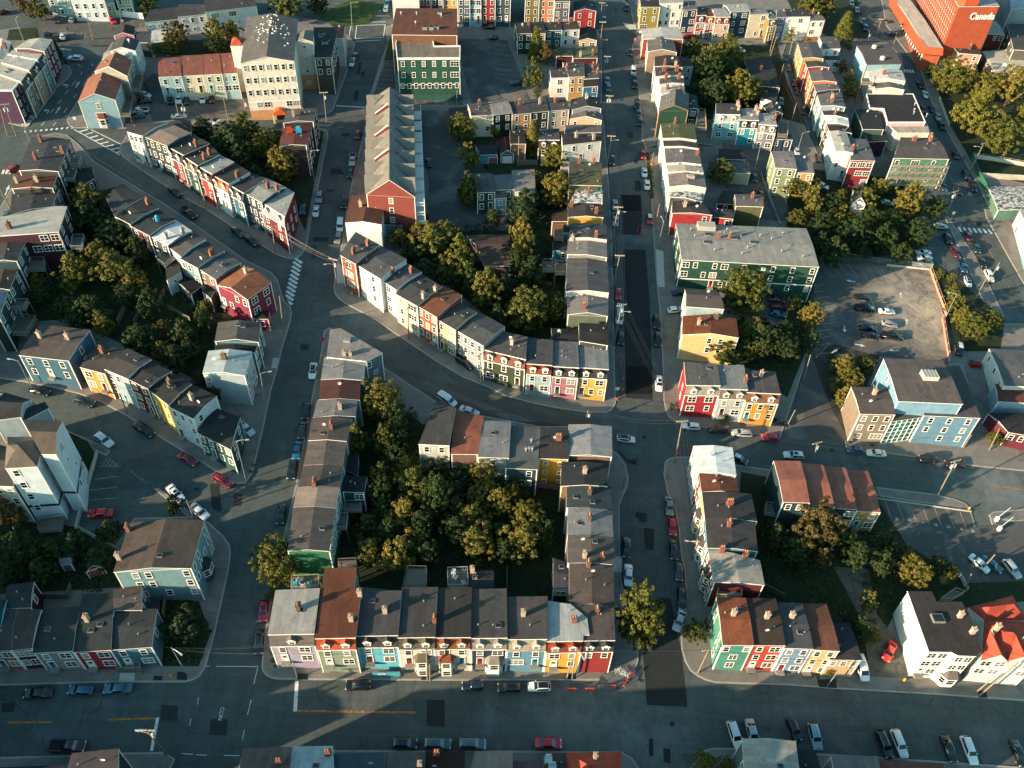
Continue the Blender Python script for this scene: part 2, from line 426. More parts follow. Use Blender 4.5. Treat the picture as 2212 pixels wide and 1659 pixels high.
 for part in rwin.split():
  e, pat = part.split(':'); e = int(e)
  a, b = out[e % n], out[(e + 1) % n]
  if pat == '-': continue
  if pat == 'auto':
   L = (b - a).length; k = max(1, min(8, round(L / 2.9)))
   rr = ''.join('s' if rng.random() < .62 else 'd' for _ in range(k)); bot = list(rr)
   if e == f: bot[rng.randrange(k)] = 'D'
   pat = '/'.join([rr, rr] + [''.join(bot)]) if H > 7.4 else '/'.join([rr, ''.join(bot)])
   if ms: pat = '/'.join([rr, ''.join(bot)])
  off = .038 if 'base' in opt else 0
  nn = Vector(((b - a).y, -(b - a).x)).normalized() * off
  facade(a + nn, b + nn, zt + (.0 if ms else -.1), pat, root, rng, base, float(opt.get('sp', 2.85)))
 def uv(u, v_):
  if n == 4: A, B, Cc, D = P2; return (A.lerp(B, u)).lerp(D.lerp(Cc, u), v_)
  A = min(P2, key=lambda p: p.x); xs = [p.x for p in P2]; ys = [p.y for p in P2]
  q = Vector((min(xs) + (max(xs) - min(xs)) * u, min(ys) + (max(ys) - min(ys)) * v_)); return q
 e = (P2[1] - P2[0]).normalized(); rz = math.atan2(e.y, e.x)
 cs = opt.get('c')
 if cs is None: cs = '' if H < 5 else ('%.2f:%.2f' % (rng.choice((.08, .5, .92)), rng.uniform(.35, .7)) if rng.random() < .15 else '')
 for s in [q for q in cs.split(';') if q]:
  u, v_ = [float(q) for q in s.split(':')[:2]]; p = uv(u, v_)
  k = int(s.split(':')[2]) if s.count(':') > 1 else rng.randrange(4)
  o = link('chimney', CHM[k], ro, (p.x, p.y, rz_at(p))); o.scale = (1.1, 1.1, 1.25); o.rotation_euler = (0, 0, rz + (math.pi / 2 if rng.random() < .4 else 0))
 if H > 5:
  for _ in range(rng.choice((1, 2, 2, 3)) if 'nv' not in opt else 0):
   p = uv(rng.uniform(.15, .85), rng.uniform(.2, .8)); k = rng.random()
   me, nm = (VENT, 'vent_pipe') if k < .6 else ((SKYL, 'skylight') if k < .88 else (DISH, 'satellite_dish'))
   if n > 4 and k > .6: continue
   o = link(nm, me, ro, (p.x, p.y, rz_at(p) + (.8 if nm[0:3] == 'sat' else 0))); o.rotation_euler = (0, 0, rz)
 HOUSES.append(dict(root=root, P=P2, out=out, z=z, wall=wo, roof=ro, uv=uv, o0=o0, rz=rz, label=label, rz_at=rz_at))
 return HOUSES[-1]
def parse_houses(txt):
 group = None
 for ln in txt.strip().split('\n'):
  ln = ln.strip()
  if not ln: continue
  if ln[0] == '@': group = ln[1:].strip() or None; continue
  t, pts, H, wall, roof, opt, wins, label = [q.strip() for q in ln.split('|')]
  pts = [tuple(float(c) for c in p.split(',')) for p in pts.split()]
  o = {}
  for q in opt.split():
   k, _, v_ = q.partition('='); o[k] = v_ if _ else True
  house(t, pts, float(H), wall, roof, o, wins, label, group)
HOUSES1 = r"""
@row houses beside the left avenue
a0|-230,700 -120,712 95,712 160,640 -70,560|9|#4a2a4e|#9a978c|p=.25|2:ss/ss/ss 1:-|purple end house of the pale roofed terrace at the far left avenue
a0|-70,560 160,640 225,552 10,490|9|#6f7468|#9a978c|f=1 m=#3c3f42 d=1 c=|ss/ss|grey green house with one dormer beside the purple end house
a0|10,490 225,552 290,468 60,425|9|#b08e6c|#9a978c|f=1 m=#3c3f42 d=1 c=|ss/ss|beige house with one dormer in the middle of the far left terrace
a0|60,425 290,468 345,405 120,380|9|#4e8396|#9a978c|f=1 m=#3c3f42 d=1 c=|ss/ss|sky blue house with one dormer beside the maroon end house
a0|120,380 345,405 408,310 225,310|9.3|#5a2333|#9a978c|f=1 c=|sss/sss/sss|maroon tall end house of the far left terrace
a0|-60,480 45,480 85,330 -40,300|6.5|#3d4247|#b0aca2|f=1 c=.8:.6|ss/ss|small dark gabled house at the left edge above the car park pavement
@
a0|345,-90 515,-90 520,-190 350,-190|8|#6fa0a3|#4b4a4a||sss/sos/sss|teal house behind the car park at the top left edge
a0|535,-58 800,-62 795,-190 540,-190|8|#bccdd4|#55524f||ssss/ssss/ssss|long pale blue house backing onto the top left car park
a0|805,35 895,25 900,-40 815,-40|4|#8fae8a|#a3a098|r=1|s|small pale green shed house at the top edge
a0|905,-20 1020,-25 1015,-110 900,-110|5.5|#7fae84|#55524f||sd/sd|light green house at the top edge beside the white wall
@parts of the white commercial block
a0|1140,175 1400,150 1590,40 1185,75|4|#c9cbc7|#2f2f31|n=shop_building p=.5 k=building c=|0:oooo|white low workshop with a black roof and ornate broken parapet
a0|1400,132 1612,112 1600,35 1400,35|5|#d0cfc9|#38383a|n=shop_building p=.5 k=building c=|oss/ooo|white flat workshop section with small square windows
a0|1615,95 2015,48 1990,-35 1605,-35|6|#cfcfca|#343436|n=shop_building p=.6 k=building c=|tt./.GR|white flat garage building with a brown canopy along the top edge
@
a0|895,283 1050,278 1063,213 925,213|3.4|#c4607a|#34302f|n=garage r=1 x c=.4:.7 k=garage|GG|pink garage with a dark roof and a brick chimney
a0|1080,335 1175,335 1188,245 1070,250|4|#28424d|#3a3b3e|n=shed k=building c=|-|low dark roofed annex beside the pink garage
a0|1180,337 1290,325 1312,225 1190,243|4|#5c6064|#a8a59c|n=shed k=building c=|-|low pale roofed annex behind the round trees
@gabled terrace by the top left bend
a0|615,800 905,785 972,600 700,600|7|#7fa6b3|#84503e|x r=2.2 c=|0:.s./.t. 1:sss/dsd|light blue gable fronted house with an orange roof at the zebra crossing
a0|745,562 998,598 1040,463 805,470|7.5|#8d8577|#84503e|x r=2.2 c=|1:ss/sd|beige gabled house with orange roof second from the zebra crossing
a0|805,465 1035,460 1062,400 835,402|6.8|#5c7f8a|#a19d94|c=.5:.1|1:ss/ss|flat pale roofed house third from the zebra crossing
a0|870,400 1062,400 1095,318 905,312|8|#b6c8cf|#3e3f42|x r=1.2 c=|1:ss/ss/ss|white sided house with dark roof fourth from the zebra crossing
@row under one red roof
a0|1245,607 1425,598 1418,450 1243,455|6.7|#8db7c0|#7f4638|party c= x2|ss/Dd|light blue left end house under the long red roof
a0|1425,598 1598,588 1588,430 1418,440|6.7|#d8c9a4|#7f4638|party c=|ss/dD|cream house second from left under the long red roof
a0|1603,588 1742,582 1722,420 1592,428|6.9|#a3b59a|#7f4638|party c=|ss/Dd|sage green house third from left under the long red roof
a0|1742,582 1862,576 1835,414 1722,420|6.9|#8db7bd|#7f4638|party c=|ss/dd|pale blue right end house under the long red roof beside the hotel
@
a0|1812,362 1915,362 1928,304 1825,304|14|#d6cdb8|#a8442c|n=tower k=tower hip r=1.6 c= nv|-|slim cream tower with a hipped orange roof
b0|-100,498 318,480 350,150 -50,140|15|#d8cdbc|#5d5853|n=hotel k=building x r=1.6 base=#c98d56 bh=3.6 c= nv sp=3.7 bd=11.6|0:sssssss/sssssss/sssssss/.dd..dd 1:....../....../......|large four storey cream hotel with orange ground floor and gulls on its roof
b0|322,334 466,328 471,262 350,265|14.5|#cfc4b0|#6b655c|n=hotel_wing k=building x r=1 base=#c98d56 bh=5 c= nv sp=3.7|0:o/o/o/o|narrow cream wing with fire balconies on the right of the hotel
b0|482,455 612,452 672,215 475,215|10|#4a4038|#26292b|n=flat_building k=building c= p=.3|1:dddddd/dddddd 0:ss/ss|brown brick block with a black flat roof carrying vents
b0|655,300 707,300 718,198 640,198|8.5|#b5b8b6|#7a3a30||1:ss/ss|narrow white sided house with a dark red roof behind the brown block
@
b0|205,1150 415,1140 472,958 235,972|8.5|#3b2e2b|#5c302b|f=1 p=.25 n=brick_house c=|1:ssss/ssss/ssss|dark brown house whose red roof terrace holds two deck chairs
b0|235,966 470,953 495,855 265,868|9|#3b2e2b|#4a4948|f=1 n=brick_house c=.6:.5:3;.3:.4:2|1:ss/ss/ss|dark brown house with grey roof behind the red roof terrace
b0|888,1530 1268,1548 1252,795 905,800|8.6|#8a3a30|#6e6a64|n=apartment_block k=building x r=4.6 c= nv|0:.s./.s./.s. 1:ssssssssssss/ssssssssssss 3:ssssssssssss/ssssssssssss|long red brick apartment block with a saw tooth row of small gables
b0|1088,272 1600,278 1600,68 1122,65|12|#7a4a34|#5f3626|n=flat_building k=building p=.3 c= nv|3:ssss/ssss/ssss|large flat rust brown roofed building with four rooftop units
b0|1130,465 1622,462 1625,368 1420,370 1400,268 1155,268 1118,345|12|#1f4f40|#6f6255|n=office_building k=building p=.45 base=#23594a bh=2.6 c= nv sp=3.5 bd=8|0:ssssst/ssssst/sssssssss|dark green office building with white windows and an L shaped roof
@colourful terrace at the top edge behind the rust roof
b0|1090,-12 1300,-14 1295,-120 1090,-120|9|#d9d8d3|#4b4a4a||....../sss|tall white house at the left end of the top edge terrace
b0|1300,-14 1396,-14 1392,-115 1298,-115|8.5|#b93a32|#4b4a4a||ss/ss/dD|red house right of the tall white house at the top edge
b0|1396,-14 1490,-14 1485,-115 1392,-115|8.5|#22323c|#4b4a4a||ss/ss/dD|navy house between the red and the yellow house at the top edge
b0|1490,-14 1603,-14 1597,-115 1485,-115|8.5|#d8a042|#4b4a4a||ss/ss/sD|yellow house at the top edge above the rust roof
b0|1605,-14 1702,-14 1697,-115 1600,-115|9|#42627a|#4b4a4a|c=|sd/sd/Dd|slate blue house with white double windows at the top edge
b0|1702,-14 1790,-14 1785,-115 1697,-115|9|#8fc4c4|#4b4a4a|c=|dd/dd/sD|aqua house left of the crimson house at the top edge
b0|1790,-14 1902,-14 1897,-115 1785,-115|9|#a81f28|#4b4a4a|c=|ss/ss/Ds|crimson tall house at the top edge
b0|1902,-14 2022,-14 2016,-115 1897,-115|9|#3b4a5a|#4b4a4a|c=|ss/ss/dD|dark slate house right of the crimson house at the top edge
@short terrace at the top edge left of the main street
c0|145,-5 257,-5 252,-90 140,-90|9|#77682f|#4b4a4a||ss/ss/ss|olive house at the top edge beside the dark lane
c0|262,-3 376,-3 370,-90 257,-90|9|#d96f3f|#5a2c28||sd/sd/sd|orange house at the top edge
c0|376,12 496,10 490,-75 370,-75|9|#5a5f6c|#4b4a4a||dd/ss/ss|slate grey house right of the orange house at the top edge
c0|532,92 702,88 690,15 525,20|6|#b3282c|#2c2c2f|x r=1 c=|ss/ss|bright red gabled house with black roof beside the main street
@second row left of the main street
c0|85,265 195,263 175,176 60,180|6.5|#1e3033|#2b2a2c|c=.9:.6|0:ss/ss 3:ss/ss|black green house at the left end of the row above the car park
c0|195,263 303,261 275,172 175,176|6.5|#b3762a|#2b2a2c|c=|ss/ss|ochre house partly behind a tall conifer
c0|303,240 433,237 420,172 282,174|6.3|#1d5566|#2e2e30|c=.9:.8|sd/ss|petrol blue house left of the white house above the main car park
c0|433,237 572,228 548,168 420,172|6.3|#d5d2ca|#44302a|c=.6:.7|ss/ss|white house with a brown roof near the main street
c0|570,318 706,318 700,225 570,225|4.3|#b79877|#1f2426|c= r=.8 x|sd|low peach house with a black roof beside the main street
c0|388,440 520,440 520,372 390,372|4|#5e1f22|#414a3a|c=|-|low dark red house with a moss green roof
c0|520,458 712,455 710,362 522,368|4|#5e1f22|#46553c|c=.3:.1;.8:.2|-|wide moss green roof beside the main street
@three houses above the crossing lane
c0|350,612 490,608 470,528 335,533|7.2|#d5d0c6|#3c3b3d|c=.95:.7|0:.d./.d./.d. |white house with paired shutters at the left of three
c0|490,605 611,600 603,490 440,490|7.4|#c08a4c|#4d4a49|c=|ss/ss|orange tan house in the middle of three beside the lane
c0|605,620 722,612 725,500 605,502|7.4|#2277a8|#464545|m=#2d2725 d=0 c=.6:.7;.9:.3|0:.s/.s|blue house with black upper storey at the right of three
@backs of the row above the garages
b0|1715,910 1880,902 1850,800 1685,820|6.5|#c9bb9c|#434244|c=.5:.75|.s/.s|cream house back at the left end above the garages
b0|1882,905 2035,885 2000,795 1850,800|6.8|#23241f|#77736e|c=|ss/ss|black house back with a pale roof above the garages
c0|42,900 190,888 152,788 10,800|6.5|#b07e55|#3e3a3a|c=.55:.6:0|ss/ss|tan house back with a brick chimney beside the black house
c0|190,885 330,872 302,766 155,785|6.6|#23272a|#3e3d3f|c=.6:.5:2|ss/.s|black house back between the tan and the beige one
c0|330,872 490,858 456,765 302,766|6.6|#b5a792|#3e3d3f|c=.4:.5:1|ss/ss|beige house back at the right end of its row
b0|1540,975 1700,925 1690,840 1535,850|3.5|#31393b|#2c3032|c= n=shed k=building|-|low dark lean-to at the left end of the cream house
@
c0|515,862 740,852 733,770 505,785|7|#7c8488|#2f3032|c=.5:.7:2 x r=1.1|-|dark roofed white gabled house at the corner of the main street
c0|497,935 745,945 735,865 510,890|6|#c59a7c|#55524f|x r=1.2 c=|s.s|peach gabled house beside the main street
c0|462,1045 742,1040 740,975 458,985|5|#5a2a2c|#4f5052|c=|-|low grey roofed house with a white fascia beside the main street
c0|440,1140 742,1108 740,1045 432,1060|9|#d5cec2|#2c2625|c=.35:.5:2;.8:.2:2|.s.s./..s../.....|tall white gable wall with three small windows beside the main street
c0|250,1098 414,1098 410,1012 257,1012|6.5|#3d342c|#414143|m=#383230 d=2 c=|s./D.|small brown dormer house behind the conifer
c0|490,1452 745,1458 745,1275 490,1278|8|#50523a|#4a4a33|c=.3:.95:0;.75:.95:0|-|house with a worn olive roof beside the main street
c0|500,1590 750,1592 748,1465 560,1468|7.5|#6a6a66|@peel|c=.5:.5:0;.8:.95:0|-|house with peeling white roof paint beside the main street
b0|1775,1218 1918,1212 1910,1135 1745,1140|2.8|#3f92ab|#23292c|n=garage k=garage c=|.R|blue garage with a dark red door
b0|1943,1212 2047,1208 2030,1105 1915,1112|2.6|#4d565c|#3f1d20|n=garage k=garage x r=1.3 c=|G|small gabled garage with a white door and dark red roof
b0|2020,1130 2140,1130 2118,1020 2015,1022|5.5|#7a5c3c|#24211f|n=shed k=building c=|-|brown rear annex below the tan house back
b0|1760,1515 1897,1508 1875,1360 1702,1368|6.3|#1f3d36|#474a4c|c=|ss/sD|dark green cottage at the end of the back lane
b0|1890,1492 2045,1488 2035,1370 1878,1378|6.3|#35596c|#54565a|c=|.s/.s|slate blue cottage beside the dark green cottage
b0|1897,1558 1988,1553 1985,1490 1895,1495|5.5|#5d93ad|#4c4f52|c=|s/l|narrow blue bay house in front of the slate blue cottage
c0|65,1505 222,1500 215,1330 42,1340|6.5|#c4bba9|#6a6765|c=|s./s.|cream house with a grey roof behind the orange leaved trees
@terrace at the top edge right of the main street
c0|1055,55 1205,55 1188,-15 1040,-22|8|#8f7a2c|#28282b|c= |0:ss/ss/t. 3:s/s/s|mustard corner house with a black roof right of the main street
c0|1205,25 1387,20 1372,-60 1190,-60|9|#dedad0|#8d8b86|c= nc|.s.s/.ss./ssss|tall white house beside the mustard corner house
c0|1385,80 1496,75 1477,8 1380,14|8|#143a5e|#57565a|c=|ss/.d/sd|navy blue house third from the main street corner
c0|1496,120 1568,118 1552,55 1490,60|7.5|#bd2f2c|#2f3033|m=#34343a d=1 c=|dd/dD|red dormer house right of the navy blue house
c0|1568,130 1640,128 1612,60 1552,62|7.5|#8c2a32|#5c2f2a|m=#8c3f28 d=1 c=|ss/sD|maroon dormer house with an orange mansard
c0|1640,135 1757,132 1718,65 1612,70|8|#cfa78b|#93908a|m=#7e3526 d=2 c=|.s/ss|peach dormer house with a rust red mansard
c0|1757,95 1913,86 1876,25 1702,38|8.8|#1f3f5c|#8f8e89|c=|sd/sd/sd|dark blue three storey house with large white windows
c0|1913,115 2058,107 2008,62 1915,70|8.6|#d6c5a0|#6a6866|c=|.d/.d/.sD|cream three storey house with brown windows
c0|2062,150 2128,145 2090,75 2005,78|8|#96702a|#5e5a57|m=#57534c d=1 c=|s/D|narrow golden dormer house beside the purple one
d0|270,137 350,133 322,80 265,80|8.3|#6a6aa8|#4a494e|c=|d/d/D|violet house fourth from the right end of the top terrace
d0|350,133 533,130 483,70 325,73|8.5|#dedad2|#2f2f32|c=|o.d./.d../....|long white house with a black roof and red trim
d0|533,160 652,157 600,112 522,112|8.3|#dedad2|#5a5856|c=.3:.9:0 t=#8a3a32 base=#9c6a38 bh=2.6|ss/d.|white corner house over an orange shopfront
@houses along the right side of the main street
c0|1070,308 1385,312 1355,216 1068,228|7|#9c3322|#a9a49a|f=3 c=|3:ss/sd|red walled house with a wide pale roof at the side street corner
c0|1108,405 1335,412 1305,305 1105,308|8|#8b7460|#5d5856|f=1 c= r=1|3:sss/sss|tan gabled house with a grey roof below the red walled house
c0|1160,522 1380,530 1342,440 1165,446|8.5|#4a4a48|#34302e|f=3 c=.35:.05:0;.75:.05:2|3:ss/ss|dark roofed house below the tan gabled house
c0|1340,525 1462,520 1455,462 1345,450|6.5|#8d9aa0|#36322f|c=|.s/.s|small rear annex with a blue door behind the chimneys
c0|1168,600 1388,596 1385,535 1168,535|8.6|#d2cfc8|#3b3a3b|f=3 c=.3:.5:1;.75:.5:1|3:s/s/s|white fronted house with two tall chimneys and black seamed roof
c0|1200,662 1392,655 1385,598 1200,598|8.4|#cdd1d2|#48484a|f=3 c=.25:.5:0;.8:.5:0|3:s/s/s|white fronted house with grey roof and two red chimney stacks
c0|1213,738 1398,735 1392,665 1205,665|8.2|#d5d4cf|#a19e99|f=3 c=.25:.4:0;.8:.35:0|3:s/s/s|white fronted house with a pale roof and two bright red chimneys
c0|1195,870 1425,868 1430,735 1215,740|8.6|#1f4a38|#5f5a58|f=1 r=1.8 t=#b5804a c=|3:s/s/s|green gambrel ended house with orange trim
c0|1425,855 1508,860 1490,755 1425,750|6.5|#2f2a26|#33393c|f=1 c=|0:d/d|dark balcony wing behind the green gambrel house
c0|1225,1085 1490,1100 1472,975 1210,975|8|#c7c2b8|#4e5134|f=3 c=.4:.95:0|3:ss/ss|house with a mossy green roof at the lane corner
c0|1235,1150 1505,1165 1490,1100 1225,1087|8|#bdbab2|#393639|f=3 c= nv|3:s/s|house with a narrow black roof and twin skylights
c0|1250,1280 1527,1290 1505,1165 1240,1150|8.2|#c9c4ba|#615b5a|f=3|3:ss/ss|house with a grey roof between the black and the pale roof
c0|1265,1350 1545,1357 1527,1290 1252,1278|8.3|#cfcac0|#9b9285|f=3 c=|3:s/s|house with a pale sand roof on the main street
c0|1278,1465 1565,1475 1545,1352 1265,1347|8.3|#cfc6b6|#6f6761|f=3 c= r=.8|3:ss/ss|house with a grey tan roof and one square roof hatch
c0|1280,1545 1530,1585 1525,1492 1280,1482|7.2|#3d4250|@peel|f=3 c= |3:s/s|house with a black roof patched with flaking white paint
c1|1300,235 1612,252 1535,155 1302,145|7.2|#a5282b|#3a3534|f=1 c=.35:.5:2|0:..s 3:ss/ss|red sided house with a dark roof below the flaking roof
c1|1612,265 1778,283 1765,210 1560,190|6.2|#a5282b|#3a3534|c=|.s|red rear wing with a white corner window
@
c1|1800,180 2015,187 2005,95 1792,90|7|#5b5a35|#575452|c=.6:.6:0|-|olive windowless house with a grey roof beside the fenced alley
c0|1755,1357 1912,1360 1895,1265 1718,1267|3.6|#a39a7c|#4b5053|c= n=shed k=building|-|low beige garage with a slate roof right of the single yellow tree
c0|1660,1250 1870,1255 1850,1175 1665,1170|3|#2e3336|#25292b|c= n=shed k=building|-|low black roofed shed below the turquoise houses
c0|1650,1600 1795,1605 1955,1515 1700,1497|3.5|#2d2b2c|#302c2c|c= n=shed k=building|0:s|low dark shed with slanting white trim beside the olive house
@mansard row in the back garden
c0|1645,895 1835,900 1815,815 1645,812|8|#56a3ad|#3c3a3b|m=#8f918e d=2 rd c=.95:.8:2;.95:.4:2|0:ss/dd 3:ss/ss|pale turquoise mansard house at the left of three
c0|1835,940 1980,946 1965,850 1828,855|8|#1b8aa0|#7b7877|m=#2e2b2b d=2 rd c=.9:.8:2;.95:.4:2|ss/.s|bright turquoise mansard house in the middle of three
c0|1980,975 2123,985 2095,895 1983,888|8|#77777c|#8a8683|m=#6a655f d=2 rd c=.95:.5:0|sd/sd|grey mansard house at the right of three
c0|2085,1090 2245,1100 2215,1040 2090,1030|4|#1b3a5a|#33404a|c=|ss|low navy house with a roof deck beside the grey mansard
c0|2060,900 2168,890 2140,810 2010,830|6|#3f1f2c|#3e3d3f|c= x r=1|-|dark purple gable behind the grey mansard house
d0|258,1318 426,1328 390,1187 225,1190|9|#77875f|#6d6866|c= n=house|0:ss/ss/ss 3:s/s/s|sage green three storey house with a small balcony
d0|415,1355 563,1361 525,1220 400,1217|8|#b3803f|#67625f|c= n=house|ss/ss|ochre house with a grey roof right of the sage green one
c0|1925,668 2145,690 2065,442 1870,475|4|#3c2c2a|#2a2a2c|c=.45:.5:0 n=house r=.9|-|low black roofed house with a brick edge by the side street
c0|2000,770 2112,805 2145,690 2000,678|4|#b8bcbc|#2e3335|c= n=house|-|low white walled house at the street below the black roof
@row along the steep side street
d0|470,457 637,462 590,332 437,342|8.5|#a5853c|#4c4a4b|f=3 c=|3:sss/sss|golden fronted house at the top of the steep side street row
d0|510,530 682,530 640,465 475,458|8.5|#a32530|#3a393b|f=3 c=|3:ss/ss|red fronted house second from the top of the steep row
d0|545,640 742,645 682,530 512,530|8.5|#c9652c|#5a5655|f=3 c=|3:sss/sss|orange fronted house third from the top of the steep row
d0|580,722 767,702 738,645 548,640|8.5|#33242c|#5d5b5b|f=3|3:ss/ss|black fronted house fourth from the top of the steep row
d0|615,832 808,842 768,705 582,722|8.5|#8094a5|#565555|f=3 c=.5:.4:2;.45:.15:0|3:sss/sss|grey blue fronted house with a teal cornice in the steep row
d0|640,905 828,930 810,865 620,848|7.8|#5fb0a6|#343234|f=3 c=|3:ss/ss|teal fronted house in the middle of the steep row
d0|660,970 836,985 828,930 640,905|7.8|#3e4247|#c3c6c6|f=3 c=.4:.9:0|3:ss/ss|charcoal fronted house with a white roof in the steep row
d0|683,1030 858,1047 838,987 662,970|7.6|#2f2f34|#2c2829|f=3 c=|3:ss/ss|black fronted house with a black roof above the corner house
d0|735,1192 870,1202 817,1042 687,1030|9|#b9c4c6|#99978f|f=3 c=.95:.1:0|0:../s./.D 3:sss/sss/sss|white blue corner house at the foot of the steep row
d0|850,1258 1040,1264 970,1095 842,1085|8.8|#8e2533|#505053|c= n=house|dtd/.tt/..d|crimson house with many large white windows
@
d0|635,385 770,380 737,288 602,286|6|#d8d8d4|#4f4c4c|n=house c=|ss/..|small white house behind the golden fronted house
d0|650,472 766,474 752,437 635,430|4|#d0d2d0|#3e3e41|n=house c=|.d|low white annex with glass doors
d0|980,507 1250,500 1152,342 900,356|8|#7fb2bd|#4c4746|n=house t=#8a3038 p=.2 c= nv|3:ss/ss|light blue flat roofed block with red trim and two roof fans
d0|1010,628 1280,637 1252,556 970,550|7.4|#c9c6bd|#b5b0a5|n=house x r=.8 c=.4:.4:0|-|house with a pale cream roof behind the blue block
d0|1043,697 1272,706 1232,628 1028,622|6.8|#cfc5af|#5a5452|n=house x r=.8 c=|-|house with a brown grey roof and cream end wall
d0|1170,962 1436,961 1340,740 975,740 1000,850 1110,855 1140,962|7|#caa0a0|#272729|n=pub_building k=building c= nv p=.2|-|wide black flat roofed building with a notched corner
d0|945,1015 1110,1017 1062,858 885,862|6.4|#3c5a4a|#242628|n=house c= p=.2|-|black flat roofed rear building with a green courtyard wall
d0|1215,1042 1468,1042 1436,967 1112,977|6.6|#d8ccb8|#8f8578|n=house p=.25 c= nv|-|cream building with a tan flat roof
d0|990,1115 1135,1107 1110,1020 947,1020|5|#3a2430|#232527|n=house c=|-|low black roofed shed between the cream building and the crimson house
d0|1190,1242 1622,1250 1530,1085 1245,1080|9|#3d7a5c|#4c4644|n=house c=.35:.8:1;.75:.8:1;.78:.95:0|0:s.t.s./s.d.s./.ss.s./.Dd... 3:s/s|green house wrapped in scaffolding with broad red chimneys
d1|870,150 965,170 1000,40 878,32|4|#c2c6c6|#34383a|n=house c= x r=2|-|small white gabled house hidden among the trees
@
d0|1702,52 2018,50 1725,-340 1438,-330|19|#bd4829|#8d8a86|n=federal_building k=building p=.7 c= nv nc|3:-|tall orange federal office block with white Canada lettering
d0|1440,370 1578,382 1300,-25 1180,-30|5.5|#b04c2c|#a9a297|n=podium k=building p=.3 c= nv nc|-|long low podium with an orange skirt at the foot of the orange block
d0|1925,265 2063,277 1985,165 1955,182|6|#7a3226|#9a9388|n=flat_building k=building c= nv p=.4|0:.ss|dark red low annex right of the orange block
d0|1412,420 1555,480 1590,470 1440,400|3.6|#8c7fa8|#6f6a70|n=shop_building k=building c= nv|0:t|small lilac shopfront under the orange block
d0|1700,418 1878,432 1835,366 1622,360|7|#c08a70|#38302e|n=brick_house c=.6:.5:3|0:.s/.s 3:s/s/s|peach brick house with a dark roof in front of the orange block
d0|1985,570 2280,582 2140,382 1880,405|6|#7c6456|#a8a08f|n=flat_building k=building c= nv p=.4|3:sss|brick building with a pale flat roof and round fans
d0|2130,390 2330,402 2260,190 2075,190|9|#55534c|#3a3b3c|n=flat_building k=building c= p=.3|3:oooo/oooo|dark stone building behind the red annex at the right edge
d0|2110,80 2330,120 2300,-40 2100,-40|8|#8fa3ab|#8da0a8|n=flat_building k=building c= x r=2|-|pale blue steep roofed building at the top right corner
d0|2010,1650 2420,1640 2300,1470 1925,1465|3.2|#4f7a68|@peel|n=industrial_building k=building c= nv p=.3|-|low building with green painted wall and flaking roof
d1|2330,560 2650,560 2400,170 2180,215|7|#cfd3d0|#8a8a88|n=house f=3 c= base=#6fb3b3 bh=2.6|3:s.ss/d.s|white walled corner house over a teal base at the right edge
"""
